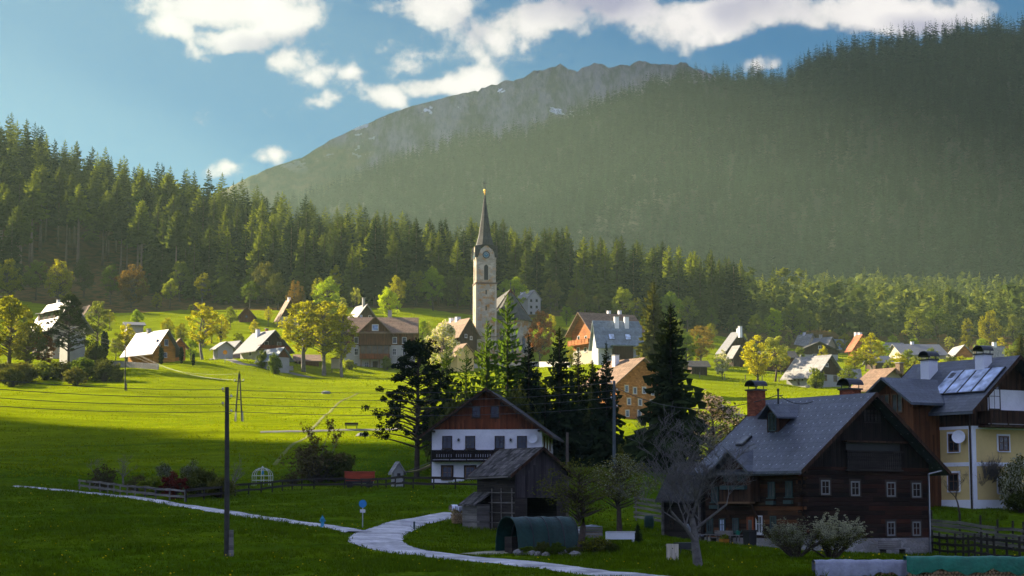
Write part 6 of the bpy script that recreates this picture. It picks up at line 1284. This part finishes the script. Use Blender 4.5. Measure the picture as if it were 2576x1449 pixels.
fence('wooden_fence', 'dark two-rail fence from the garden corner to the white farmhouse', [(468,1263), (560,1253), (660,1242), (780,1230), (900,1229), (1040,1229), (1150,1231), (1205,1232)], 1.0, 2, DARKWOOD, DARKWOOD, 3.0, .07, .2)
fence('plank_fence', 'grey rough plank fence on the slope below the yellow house', [(2344,1352), (2410,1360), (2480,1371), (2560,1384), (2600,1392)], 1.25, 4, DARKWOOD, OLDWOOD, 2.6, .06, .21, wob=.07, posth=1.75)
fence('rail_fence', 'dark nearly black rail fence in front of the grey plank fence', [(2346,1392), (2420,1402), (2500,1412), (2600,1424)], 1.15, 3, DARKWOOD, BLACKBOARD, 2.3, .06, .15, posth=1.35)
fence('plank_fence', 'pale plank fence glimpsed left of the low chalet wing', [(1600,1310), (1672,1322)], 1.7, 5, OLDWOOD, OLDWOOD, 2.2, .05, .17)
fence('wire_fence', 'thin post fence along the upper edge of the right meadow', [(1760,950), (1850,957), (1960,962)], 1.2, 1, OLDWOOD, WIREM, 5., .03, .03, pr=.09)

# ------------------------------------------------------------------ things round the road
g = G(912, 1327); o = thing('road_sign', 'round blue sign with small white plate beside the path', 'sign', g, R(4)); s = g.y/FP; hs_ = 68*s
MB().tube([(0, 0, -.2), (0, 0, hs_)], .035, 8).build('post', ZINC, o); m = MB().lathe([(.01, 0), (.25, 0), (.25, .03), (.01, .03)], 28); m.xf(Matrix.Translation((0, -.04, 59*s)) @ Matrix.Rotation(R(90), 4, 'X')); m.build('disc', BLUE, o); MB().box(-.17, .17, -.07, -.045, 37*s, 45*s).build('plate', FRAME_W, o)
g = G(811, 1326); o = thing('hydrant', 'light blue hydrant at the edge of the gravel path', 'hydrant', g, .3); MB().lathe([(.17, -.1), (.17, .06), (.115, .08), (.11, .46), (.14, .48), (.14, .54), (.105, .56), (.095, .62), (.03, .66)], 14).build('barrel', CYANPAINT, o, smooth=True)
for a in (-1, 1): MB().tube([(0, 0, .4), (a*.19, 0, .4)], .055, 8).build('outlet', CYANPAINT, o)
MB().lathe([(.05, .62), (.05, .7), (.02, .72)], 6).build('nut', CYANPAINT, o)
g = G(1042, 1332); o = thing('marker_post', 'short grey-green marker post at the road bend', 'post', g); MB().box(-.06, .06, -.06, .06, -.2, .5).build('shaft', FRAME_G, o); MB().prism([(-.065, .5), (.065, .5), (0, .6)], -.065, .065).build('top', FRAME_W, o)

# green tunnel tent: open barrel facing left
g = P(1249, 1383, 102.5); g.z = gz(g.x, g.y); Lt = 4.0; rt = 1.08; o = thing('tunnel_tent', 'dark green barrel-shaped tunnel tent with open end facing left', 'tent', g+Vector((.55, .55, 0)), R(33)); NA = 18; prof = []
for i in range(NA+1):
    a = math.pi*i/NA; c = math.cos(a); prof.append((math.copysign(abs(c)**.8, c)*rt*(1.0+.06*(1-math.sin(a))), .15+1.85*math.sin(a)**.75))
prof[0] = (prof[0][0], -.35); prof[-1] = (prof[-1][0], -.35)
m = MB(); xs = np.linspace(0, Lt, 25)
for x in xs:
    k = 1-.028*abs(math.sin(x*math.pi/1.15)); m.v += [(x, -a*k, b*(k if b > 0 else 1)) for a, b in prof]
for i in range(24):
    for j in range(NA): m.f.append((i*(NA+1)+j, i*(NA+1)+j+1, (i+1)*(NA+1)+j+1, (i+1)*(NA+1)+j))
m.build('cover', GREENTARP, o, smooth=True); m = MB(); m.v = [(Lt-.05, -a*.97, b*.97) for a, b in prof]; m.f = [tuple(range(NA+1))]; m.build('back_wall', GREENTARP, o)
for x in (.02, 1.0, 2.0, 3.0, Lt-.05): MB().tube([(x, -a*.985, b*.985) for a, b in prof], .035, 6).build('hoop', METAL if x > .1 else GREENTARP, o)
MB().obox((.4, .1, .45), (.5, .7, .9)).build('stored_bale', DARKWOOD, o)
# crates and trough
def crate(label, px, pyb, wpx, hpx, dep, mt, rz, slats=5, name='crate', cover=None):
    g = G(px, pyb); s = g.y/FP; w, h = wpx*s, hpx*s; o = thing(name, label, 'crate' if name == 'crate' else 'trough', g, R(rz)); 
    for nm, x0, x1, y0, y1 in (('front_panel', -w/2, w/2, 0, .03), ('back_panel', -w/2, w/2, dep-.03, dep), ('side_panel', -w/2, -w/2+.03, .034, dep-.034), ('side_panel', w/2-.03, w/2, .034, dep-.034)):
        m = MB()
        for k in range(slats): z0 = h*k/slats; m.box(x0, x1, y0, y1, z0+.01, z0+h/slats*.86)
        m.build(nm, mt, o)
    m = MB()
    for a in (-w/2+.05, w/2-.05): m.box(a-.04, a+.04, .035, .075, -.1, h)
    m.build('corner_post', mt, o); MB().box(-w/2+.04, w/2-.04, .08, dep-.05, .02, h*.7).build('filling', LOGEND if cover else EARTH, o)
    if cover: MB().prism([(-w/2-.03, h), (w/2+.03, h+.04), (w*.1, h+.15)], -.03, dep+.02).build('cover', cover, o)
    return o
crate('white slatted crate behind the leaning trunk of the green fruit tree', 1437, 1366, 34, 36, 1.0, m_boards('whitewashed_boards', (.55, .57, .55), .1, 'v', .2), -16); crate('long grey plank box with pale lid right of the white slatted crate', 1487, 1354, 58, 27, .9, OLDWOOD, 6, 4, cover=GREYTARP)
g = G(1562, 1366); s = g.y/FP; o = thing('trough', 'white trough on legs under the white-budding fruit tree', 'trough', g, R(5)); w_ = 70*s; m = MB(); m.box(-w_/2, w_/2, 0, .04, .2, .62).box(-w_/2, w_/2, .56, .6, .2, .62).box(-w_/2, -w_/2+.04, .045, .555, .2, .62).box(w_/2-.04, w_/2, .045, .555, .2, .62).box(-w_/2+.045, w_/2-.045, .045, .555, .2, .25); m.build('basin', WHITETRIM, o)
for a in (-w_/2+.06, w_/2-.06):
    for b in (.08, .52): MB().box(a-.04, a+.04, b-.04, b+.04, -.15, .195).build('leg', WHITETRIM, o)
MB().box(-w_/2-.03, w_/2+.03, -.025, -.003, .57, .65).build('rim', FRAME_W, o)
# stones edging the flower bed
for i, x in enumerate((1306, 1322, 1338, 1356, 1374, 1392, 1410, 1428, 1446)):
    g = G(x, 1398+random.uniform(-2, 2)); m = MB(); r = random.uniform(.22, .36); bmv = [(-1, 0), (-.8, .5), (-.3, .75), (.3, .8), (.8, .45), (1, 0)]; n = 9
    m.lathe([(r*.5, -.1), (r*.95, .02), (r, r*.4), (r*.75, r*.75), (r*.3, r*.9)], n); m.v = [(a*random.uniform(.85, 1.2), b*random.uniform(.85, 1.2), c*random.uniform(.85, 1.15)) for a, b, c in m.v]; o = tag(m.build('edging_stone', RUBBLE, None, g), 'grey edging stone along the front of the flower bed', 'stone', 'edging stones of the flower bed')
# firewood: stack by the barn, stacks under tarps at the bottom right
def firewood(label, g, w, d, h, rz, tarp=None, tmat=None, seed=1, drop=.25, group=None):
    rr = random.Random(seed); o = thing('firewood_stack', label, 'firewood', g, R(rz), group); m = MB(); r = .075; nz = int(h/(r*1.75)); nx = int(w/(r*2))
    for k in range(nz):
        for i in range(nx):
            a = rr.uniform(.75, 1.08)*r; m.lathe([(a, 0), (a, d)], 6, (0, 0, 0)) if False else None
            n = len(m.v); ph = rr.uniform(0, 2); y = rr.uniform(-.04, .03)
            for yy_ in (y, d+y): m.v += [(-w/2+r+i*2*r+(k % 2)*r*.8+a*math.cos(ph+j*2*math.pi/5), yy_, k*r*1.75+r+a*math.sin(ph+j*2*math.pi/5)) for j in range(5)]
            m.f += [tuple(n+j for j in range(4, -1, -1)), tuple(n+5+j for j in range(5))]+[(n+j, n+(j+1) % 5, n+5+(j+1) % 5, n+5+j) for j in range(5)]
    lo_ = m.build('logs', LOGEND, o); lo_['label'] = 'split logs stacked with their cut ends outward'
    if tarp:
        NX, prof = 40, [(-.06, h-drop), (-.07, h-.05), (0, h+.05), (d*.5, h+.09), (d, h+.05), (d+.07, h-.05), (d+.06, h-drop)]; m = MB()
        for i in range(NX+1):
            x = -w/2-.08+(w+.16)*i/NX; ww = math.sin(i*1.1+seed)*.03+math.sin(i*.37+seed*2)*.05
            for j, (y, z) in enumerate(prof): m.v.append((x, y+(math.sin(i*.9+j)*.025 if j in (0, 6) else 0)-(.03*math.sin(i*1.7) if j == 0 else 0), z+(ww*1.6 if j in (0, 6) else rr.uniform(-.012, .012)+ww*.25)-(.28 if j == 0 and tarp == 2 and abs(i-NX*.28) < 5 else 0)))
        q = len(prof)
        for i in range(NX):
            for j in range(q-1): m.f.append((i*q+j, (i+1)*q+j, (i+1)*q+j+1, i*q+j+1))
        c = m.build('tarp', tmat, o, smooth=True)
    return o
g = G(1166, 1318); firewood('small firewood stack with silver foil cover left of the weathered barn', g+Vector((0, 0, 0)), 1.45, .9, 1.2, 14, 1, SILVER, 3, .3)
a = P(2176, 1432, 80); a.z = zat(1411, 80)-1.25; firewood('long firewood stack under a creased grey tarp at the bottom right', a, 3.95, 1.1, 1.2, -2, 2, GREYTARP, 5, .5)
a = P(2432, 1432, 79); a.z = zat(1402, 79)-1.35; firewood('firewood stack under an emerald green tarp at the bottom right edge', a, 4.7, 1.1, 1.3, -5, 1, EMERALD, 8, .55)
# boards, furniture and bins by the chalet
g = G(1692, 1409); o = thing('board', 'pale leaning board propped up on the lawn left of the bare tree', 'board', g, R(-6)); s = g.y/FP; m = MB().obox((0, 0, 20*s), (30*s, .05, 42*s)); m.xf(Matrix.Rotation(R(-14), 4, 'X') @ Matrix.Shear('XZ', 4, (.16, 0))); m.build('panel', m_boards('pale_board', (.50, .44, .34), .06, 'u', .2), o); MB().beam((0, .45, -.05), (0, .12, 30*s), .05).build('prop', DARKWOOD, o)
g = G(1722, 1398); o = thing('wheelbarrow', 'dark wheelbarrow parked between leaning board and bare tree', 'wheelbarrow', g, R(20)); MB().prism([(-.35, .35), (.35, .35), (.5, .68), (-.5, .68)], -.28, .28).build('tray', METAL, o); m = MB().lathe([(.05, -.05), (.19, -.05), (.2, 0), (.19, .05), (.05, .05)], 14); m.xf(Matrix.Translation((.58, 0, .2)) @ Matrix.Rotation(R(90), 4, 'X')); m.build('wheel', BLACK, o)
for b in (-.22, .22): MB().beam((.55, b*.3, .25), (-1.0, b, .55), .045).build('handle', OLDWOOD, o); MB().beam((-.3, b, .35), (-.35, b, 0), .04).build('leg', METAL, o)
def at_wall(f, px, py, out):
    u, z = ch.on(f, px, py); x, y = (-ch.W/2-out, u) if f == 'l' else (u, -ch.L/2-out); p = ch.mi @ Vector((x, y, 0)); p.z = gz(p.x, p.y); return p
p = at_wall('l', 1806, 1360, 1.6); o = thing('deck_chair', 'grey reclining garden chair on the terrace of the dark chalet', 'chair', p, R(100)); MB().obox((0, 0, .42), (.55, .6, .05), Matrix.Rotation(R(-6), 3, 'X')).build('seat', GREYTARP, o); MB().obox((0, .5, .78), (.55, .06, .9), Matrix.Rotation(R(-28), 3, 'X')).build('backrest', GREYTARP, o)
for a in (-.25, .25): MB().beam((a, -.3, 0), (a, .35, .5), .04).build('leg', FRAME_D, o); MB().beam((a, .35, 0), (a, -.25, .5), .04).build('leg', FRAME_D, o); MB().beam((a*1.15, -.25, .62), (a*1.15, .4, .66), .05).build('armrest', FRAME_D, o)
p = at_wall('l', 1836, 1368, 1.7); o = thing('garden_table', 'low wooden garden table beside the reclining chair', 'table', p, R(33)); MB().box(-.35, .35, -.6, .6, .56, .61).build('table_top', OLDWOOD, o)
for a in (-.28, .28):
    for b in (-.5, .5): MB().box(a-.03, a+.03, b-.03, b+.03, -.05, .555).build('leg', OLDWOOD, o)
p = at_wall('l', 1828, 1352, .45); o = thing('bench', 'long wooden bench against the chalet wall under the bright window', 'bench', p, R(33-90)); MB().box(-.9, .9, -.2, .2, .42, .47).build('seat', OLDWOOD, o); MB().box(-.9, .9, .2, .24, .55, .9).build('backrest', OLDWOOD, o)
for a in (-.8, .8): MB().box(a-.04, a+.04, -.18, .24, -.1, .415).build('leg', DARKWOOD, o)
p = at_wall('l', 1869, 1374, 1.5); o = thing('flower_tub', 'small wooden flower tub by the chalet door', 'planter', p, R(33)); MB().prism([(-.2, 0), (.2, 0), (.26, .4), (-.26, .4)], -.2, .2).build('tub', AMBER, o); link('plants', quads_mesh('plants', leaf_cards([(0, 0, .5)], [.28], 160, .06, rs), LEAF_GRN), o)
p = at_wall('l', 1917, 1378, 1.9); o = thing('side_table', 'small wooden potting table with green watering pot by the chalet door', 'table', p, R(33)); MB().box(-.3, .3, -.5, .5, .66, .71).build('table_top', OLDWOOD, o)
for a in (-.24, .24):
    for b in (-.42, .42): MB().box(a-.03, a+.03, b-.03, b+.03, -.05, .655).build('leg', OLDWOOD, o)
pp = p+Vector((0, 0, .71)); o = thing('watering_can', 'green watering can standing on the small potting table', 'can', pp, .5); MB().lathe([(.13, 0), (.13, .22), (.1, .25), (.02, .25)], 12).build('body', EMERALD, o); MB().tube([(.1, 0, .06), (.24, 0, .2), (.32, 0, .3)], .02, 6).build('spout', EMERALD, o); MB().tube([(-.12, 0, .05), (-.24, 0, .16), (-.16, 0, .3), (0, 0, .27)], .014, 6).build('handle', EMERALD, o)
p = at_wall('l', 1957, 1390, 2.2); o = thing('waste_bin', 'black wheeled waste bin at the near corner of the dark chalet', 'bin', p, R(33)); MB().prism([(-.26, .05), (.26, .05), (.32, .98), (-.32, .98)], -.28, .28).build('body', BLACK, o); MB().box(-.35, .35, -.32, .33, .985, 1.06).build('lid', BLACK, o)
for a in (-.24, .24):
    m = MB().lathe([(.02, -.03), (.1, -.03), (.1, .03), (.02, .03)], 12); m.xf(Matrix.Translation((a, .3, .1)) @ Matrix.Rotation(R(90), 4, 'Y')); m.build('wheel', METAL, o)
g = G(1633, 1330); o = thing('rain_barrel', 'green rain barrel by the pale plank fence', 'barrel', g); MB().lathe([(.26, -.1), (.33, .25), (.34, .5), (.3, .88), (.27, .9)], 16).build('body', GREENTARP, o, smooth=True); MB().lathe([(.335, .2), (.35, .22), (.335, .24)], 16).build('hoop', GREENTARP, o)
p = at_wall('f', 2215, 1395, 1.1); o = thing('bench', 'weathered slatted bench before the chalet gable', 'bench', p, R(33))
m = MB()
for i in range(4): m.box(-.95, .95, -.2+i*.11, -.12+i*.11, .43, .46)
m.build('seat', OLDWOOD, o); m = MB()
for i in range(4): m.box(-.95, .95, .27, .3, .52+i*.12, .6+i*.12)
m.build('backrest', OLDWOOD, o)
for a in (-.8, .8): MB().box(a-.04, a+.04, -.2, .265, -.15, .425).build('leg', DARKWOOD, o)
# garden arbour, wagon, meadow bench, signs and walls
g = G(660, 1222); s = g.y/FP; o = thing('garden_arbour', 'white wire garden arbour with domed top behind the dark fence', 'arbour', g); r = 26*s; hh = 25*s
for i in range(8):
    a = i*math.pi/4; pts = [(math.cos(a)*r, math.sin(a)*r, -.1), (math.cos(a)*r, math.sin(a)*r, hh)]+[(math.cos(a)*r*math.cos(t), math.sin(a)*r*math.cos(t), hh+r*.75*math.sin(t)) for t in (.4, .8, 1.2, 1.5)]; MB().tube(pts, .028, 5).build('rib', FRAME_W, o)
for z, q in ((hh, 1), (hh*.55, 1), (hh+r*.75*math.sin(.8), math.cos(.8))): MB().tube([(math.cos(i*math.pi/8)*r*q, math.sin(i*math.pi/8)*r*q, z) for i in range(17)], .024, 5).build('ring', FRAME_W, o)
MB().lathe([(.08, hh+r*.72), (.12, hh+r*.72+.1), (.02, hh+r*.72+.22)], 8).build('finial', FRAME_W, o); MB().tube([(0, 0, hh+r*.7), (0, 0, hh+r*.3)], .02, 5).build('lantern_chain', METAL, o); MB().lathe([(.05, 0), (.14, .05), (.14, .35), (.03, .45)], 8, (0, 0, hh+r*.1)).build('lantern', CYANPAINT, o)
g = G(904, 1228); s = g.y/FP; o = thing('wagon', 'red box wagon parked behind the dark fence', 'wagon', g, R(2)); w_ = 74*s; MB().box(-w_/2, w_/2, 0, 1.7, 18*s, 40*s).build('box_body', m_boards('red_boards', (.34, .055, .025), .25, 'v', .15), o); MB().box(-w_/2-.05, w_/2+.05, -.05, 1.75, 40*s+.004, 42*s).build('lid', m_plain('red_roof_sheet', (.32, .06, .04)), o)
for a in (-w_*.33, w_*.33):
    for b in (.15, 1.55):
        m = MB().lathe([(.05, -.07), (.32, -.07), (.34, 0), (.32, .07), (.05, .07)], 16); m.xf(Matrix.Translation((a, b, .33)) @ Matrix.Rotation(R(90), 4, 'X')); m.build('wheel', BLACK, o)
MB().box(-w_/2+.1, w_/2-.1, .1, 1.6, 12*s, 18*s-.004).build('chassis', METAL, o)
g = G(884, 1079); o = thing('bench', 'lonely wooden bench beside the pale meadow path', 'bench', g, R(5)); MB().box(-1.0, 1.0, -.25, .25, .45, .52).build('seat', DARKWOOD, o); MB().box(-1.0, 1.0, .25, .31, .6, .95).build('backrest', DARKWOOD, o)
for a in (-.8, .8): MB().box(a-.06, a+.06, -.22, .31, -.2, .445).build('leg', DARKWOOD, o)
for x, y, lb in ((912, 1098, 'pale boulder lying in the meadow below the lonely bench'), (820, 990, 'flat pale boulder in the sunny meadow below the guesthouse')):
    g = G(x, y); m = MB().lathe([(.9, -.2), (1.0, .1), (.8, .42), (.3, .5)], 9); m.v = [(a*random.uniform(.8, 1.2), b*.6*random.uniform(.8, 1.2), c*random.uniform(.8, 1.2)) for a, b, c in m.v]; tag(m.build('boulder', CONCRETE, None, g), lb, 'boulder')
def low_wall(label, pts, h, mt, th=.4):
    ps = [G(x, y) for x, y in pts]; m = MB()
    for a, b in zip(ps[:-1], ps[1:]):
        d = (b-a).normalized(); n = Vector((-d.y, d.x, 0))*th; k = len(m.v); m.v += [tuple(q) for q in (a-Vector((0, 0, .5)), b-Vector((0, 0, .5)), b+n-Vector((0, 0, .5)), a+n-Vector((0, 0, .5)), a+Vector((0, 0, h)), b+Vector((0, 0, h)), b+n+Vector((0, 0, h)), a+n+Vector((0, 0, h)))]; m.f += [(k, k+3, k+2, k+1), (k+4, k+5, k+6, k+7), (k, k+1, k+5, k+4), (k+1, k+2, k+6, k+5), (k+2, k+3, k+7, k+6), (k+3, k, k+4, k+7)]
    o = thing('garden_wall', label, 'wall', ps[0]); m.v = [tuple(Vector(v)-ps[0]) for v in m.v]; m.build('wall', mt, o); return o
low_wall('low grey stone wall in front of the amber chalet garden', [(278,922), (330,925), (396,930)], 1.3, RUBBLE); low_wall('pale retaining wall below the white house on the lane', [(672,928), (700,930), (738,932)], 1.0, CONCRETE)
low_wall('long churchyard wall behind the farmhouse conifers', [(1120,930), (1230,926), (1350,922), (1430,925)], 1.2, CONCRETE)
g = G(566, 912); o = thing('lane_sign', 'small orange sign on a post beside the village lane', 'sign', g); MB().tube([(0, 0, -.2), (0, 0, 2.6)], .07, 6).build('post', ZINC, o); m = MB().lathe([(.02, 0), (.5, 0), (.5, .05), (.02, .05)], 16); m.xf(Matrix.Translation((0, -.08, 2.3)) @ Matrix.Rotation(R(90), 4, 'X')); m.build('disc', m_plain('orange_paint', (.8, .3, .02)), o)
g = G(845, 938); o = thing('notice_board', 'pale notice board under the rightmost yellow tree', 'board', g, R(4)); MB().box(-1.1, 1.1, -.06, .06, 1.0, 3.2).build('panel', CREAM, o); MB().prism([(-1.3, 3.21), (1.3, 3.21), (0, 3.7)], -.3, .3).build('roof', BROWNTILE, o)
for a in (-.9, .9): MB().box(a-.08, a+.08, -.08, .08, -.3, .995).build('post', DARKWOOD, o)
# ------------------------------------------------------------------ light, sky, air
sd_ = Vector((SUN_AZ[0], SUN_AZ[1], 0)).normalized()*math.cos(R(SUN_EL))+Vector((0, 0, math.sin(R(SUN_EL))))
ld = bpy.data.lights.new('sun', 'SUN'); ld.energy = 4.3; ld.angle = R(.7); ld.color = (1, .84, .60); lo = bpy.data.objects.new('sun', ld); C.objects.link(lo)
lo.rotation_euler = sd_.to_track_quat('Z', 'Y').to_euler()
w = bpy.data.worlds.new('World'); S.world = w; w.use_nodes = True; t = w.node_tree; t.nodes.clear()
class WN(NT):
    def __init__(s): s.t = t
W = WN(); out = W.n('ShaderNodeOutputWorld'); bg = W.n('ShaderNodeBackground'); sky = W.n('ShaderNodeTexSky'); sky.sky_type = 'NISHITA'; sky.sun_disc = False
sky.sun_elevation = R(SUN_EL); sky.sun_rotation = math.atan2(SUN_AZ[0], SUN_AZ[1]) % (2*math.pi); sky.air_density = 1.0; sky.dust_density = .0; sky.ozone_density = 1.5; sky.altitude = 700
bg.inputs[1].default_value = .05
base = W.mix(1.0, sky.outputs[0], (.10, .24, .32), 'MULTIPLY')
# clouds on the dome, by direction: a = x/y, b = z/y (towards the valley head)
v = W.sep(W.coord('Generated')); yy = W.math('MAXIMUM', v[1], .02); a = W.math('DIVIDE', v[0], yy); b = W.math('DIVIDE', v[2], yy); q = W.comb(a, b)
def cdir(px, py): d = ray(px, py); return d.x/d.y, d.z/d.y
# centre x, y, half width, half height, weight
CL = [(560,-8,320,78,1.6),(440,48,100,46,1.2),(740,38,115,52,1.3),(620,66,180,34,1.1),(745,132,62,42,.8),(470,85,50,40,.6),(1090,2,180,52,1.3),(1010,120,70,34,.35),(1240,70,160,62,.8),(1360,55,150,62,1.4),(1560,40,200,66,.75),(1720,55,120,60,1.),
      (1880,30,240,68,1.5),(2160,15,250,70,1.6),(2350,25,200,46,.85),(1500,-20,200,60,.8),(1190,165,72,50,1.2),(1110,188,112,46,1.2),(985,222,80,38,.95),(1200,115,30,30,.6),(1230,190,45,40,.7),(898,178,30,18,.5),(840,246,34,18,.4),(800,180,40,22,.25),(690,392,70,30,1.),(640,402,36,18,.6),(545,425,40,25,.7),(1962,172,40,30,.8),(1412,135,16,22,.35),(545,260,60,18,.14)]
a0_, b0_ = a, b; wv = W.n('ShaderNodeTexNoise'); wv.inputs['Scale'].default_value = 13; wv.inputs['Detail'].default_value = 5; W.l(q, wv.inputs['Vector']); ws = W.sep(wv.outputs['Color'])
a = W.math('ADD', a, W.rng(ws[0], .2, .8, -.022, .022)); b = W.math('ADD', b, W.rng(ws[1], .2, .8, -.013, .013)); n1 = W.noise(16, 7, .62, q); n2 = W.noise(60, 6, .65, q)
dens = None
for px, py, rx, ry, wt in CL:
    ca, cb = cdir(px, py); ra, rb = rx/FP, ry/FP
    da = W.math('DIVIDE', W.math('SUBTRACT', a, ca), ra); db = W.math('DIVIDE', W.math('SUBTRACT', b, cb), rb)
    d2 = W.math('ADD', W.math('MULTIPLY', da, da), W.math('MULTIPLY', db, db)); k = W.math('MULTIPLY', W.math('SUBTRACT', 1.0, W.math('SQRT', d2)), wt)
    dens = k if dens is None else W.math('SMOOTH_MAX', dens, k, .25)
edge = W.math('ADD', dens, W.math('ADD', W.rng(n1, .25, .75, -.72, .72), W.rng(n2, .25, .75, -.38, .38)))
cov = W.rng(edge, -.06, .55); cov.node.interpolation_type = 'SMOOTHSTEP'
thick = W.rng(edge, .45, 1.25); gx = W.rng(W.noise(7, 4, .6, q), .38, .66)
grey = W.math('MULTIPLY', W.math('MULTIPLY', thick, W.rng(b, cdir(0, 110)[1], cdir(0, 20)[1])), W.math('MULTIPLY', gx, W.rng(a, cdir(900, 0)[0], cdir(1300, 0)[0])))
gm = None
for px, py, rx, ry, wt in [(1480,18,190,60,1.),(1900,15,100,50,.8),(2310,48,150,40,.8),(700,84,160,26,.6),(1180,52,60,30,.6),(2060,80,150,24,.5)]:
    ca, cb = cdir(px, py); da = W.math('DIVIDE', W.math('SUBTRACT', a, ca), rx/FP); db = W.math('DIVIDE', W.math('SUBTRACT', b, cb), ry/FP)
    k = W.math('MULTIPLY', W.rng(W.math('SQRT', W.math('ADD', W.math('MULTIPLY', da, da), W.math('MULTIPLY', db, db))), 1.25, .35), wt); gm = k if gm is None else W.math('MAXIMUM', gm, k)
grey = W.math('MULTIPLY', gm, W.rng(n1, .28, .55, .55, 1))
ccol = W.mix(W.rng(edge, .05, .8), (2.5, 2.55, 2.65), (4.25, 4.0, 3.9)); ccol = W.mix(W.math('MULTIPLY', grey, .9), ccol, (1.5, 1.5, 2.15))
ccol = W.mix(W.math('MULTIPLY', W.rng(n1, .3, .6, 1, 0), .35), ccol, (2.6, 2.45, 2.45))
front = W.math('GREATER_THAN', v[1], .1)
# the rest of the dome, overhead and behind: unseen bright cloud in blue-white, added to fill the shade
cl2 = W.rng(W.noise(2.6, 6, .6, W.coord('Generated')), .36, .6); over = W.math('MAXIMUM', W.rng(v[2], .36, .6), W.rng(v[1], .55, .1))
base = W.mix(over, base, W.mix(cl2, (.62, .86, 2.15), (2.05, 2.35, 4.0)))
mixc = W.mix(W.math('MULTIPLY', cov, front), base, ccol); W.l(mixc, bg.inputs[0]); W.l(bg.outputs[0], out.inputs[0])

HAZE_D = 8.8e-5
hz = MB().box(-2600, 2600, -200, 2560, -60, 640).build('haze', None, uv=False); hm = bpy.data.materials.new('valley_haze'); hm.use_nodes = True; ht = hm.node_tree; ht.nodes.clear()
ho = ht.nodes.new('ShaderNodeOutputMaterial'); pv = ht.nodes.new('ShaderNodeVolumePrincipled'); pv.inputs['Density'].default_value = HAZE_D; pv.inputs['Color'].default_value = (.66, .92, .74, 1); pv.inputs['Anisotropy'].default_value = .2
ht.links.new(pv.outputs[0], ho.inputs['Volume']); hz.data.materials.append(hm); tag(hz, 'thin sunlit haze filling the valley', 'haze', kind='stuff')

# broken cloud bank over the valley head, out of view: placed and shaped to shade the upper mountainside and air
CZ = 1450.; PE = 570+(CZ-258)/math.tan(R(SUN_EL)); az_ = Vector((SUN_AZ[0], SUN_AZ[1])).normalized()
gu = np.linspace(430, 2400, 150); gv = np.linspace(PE-1000, PE+800, 150); U_, V_ = np.meshgrid(gu, gv, indexing='ij'); X_ = az_.x*V_+az_.y*U_; Y_ = az_.y*V_-az_.x*U_
PX_ = PE+620*np.clip((U_-1130)/330, 0, 1); D_ = np.clip((PX_-V_)/190, -1, 1.5)*.9+fbm(X_, Y_, 330, 71, 4)*.55+fbm(X_, Y_, 70, 77, 3)*.9+.05; D_ = np.where(D_ > .75, D_, D_); D_ = np.minimum(D_, np.clip((V_-PE+960)/220, -1, 1.5)+fbm(X_, Y_, 200, 75)*.5); D_ = np.minimum(D_, np.clip((2350-U_)/220, -1, 1.5)); D_ = np.minimum(D_, np.clip((U_-470)/160, -1, 1.5)+fbm(X_, Y_, 200, 76)*.6)
D_[0], D_[-1], D_[:, 0], D_[:, -1] = -1, -1, -1, -1
T_ = np.clip(D_, 0, 1)**.6; top_ = CZ+T_*(150+fbm(X_, Y_, 160, 72, 4)*140); bot_ = CZ-T_*(20+fbm(X_, Y_, 120, 73, 4)*26); q_ = X_.shape[1]; nn_ = X_.size
Vc = np.concatenate([np.stack([X_, Y_, top_], -1).reshape(-1, 3), np.stack([X_, Y_, bot_-.5], -1).reshape(-1, 3)]); i_ = (np.arange(X_.shape[0]-1)[:, None]*q_+np.arange(q_-1)[None]).ravel(); okf = (T_.ravel()[np.stack([i_, i_+1, i_+q_, i_+q_+1], -1)] > 0).any(1); i_ = i_[okf]
Fc = np.concatenate([np.stack([i_, i_+1, i_+q_+1, i_+q_], -1)[:, ::-1], np.stack([i_, i_+1, i_+q_+1, i_+q_], -1)+nn_])
cmt = NT('unseen_cloud_white'); cdf = cmt.n('ShaderNodeBsdfDiffuse'); cdf.inputs[0].default_value = (.85, .85, .87, 1); cmt.l(cdf.outputs[0], cmt.out.inputs[0])
mc = np_mesh('cloud', Vc, Fc, cmt.m); mc.polygons.foreach_set('use_smooth', [True]*len(Fc)); tag(link('cloud', mc), 'unseen white cloud bank shaped to shade the mountain', 'cloud', kind='stuff')
S.view_settings.view_transform = 'Standard'; S.view_settings.look = 'None'; S.view_settings.gamma = 1; S.view_settings.exposure = 2.35
cy = S.cycles; cy.max_bounces = 6; cy.diffuse_bounces = 2; cy.glossy_bounces = 2; cy.transmission_bounces = 3; cy.transparent_max_bounces = 6; cy.volume_bounces = 0
cy.use_adaptive_sampling = True; cy.adaptive_threshold = .015; cy.use_denoising = True; cy.sample_clamp_indirect = 4
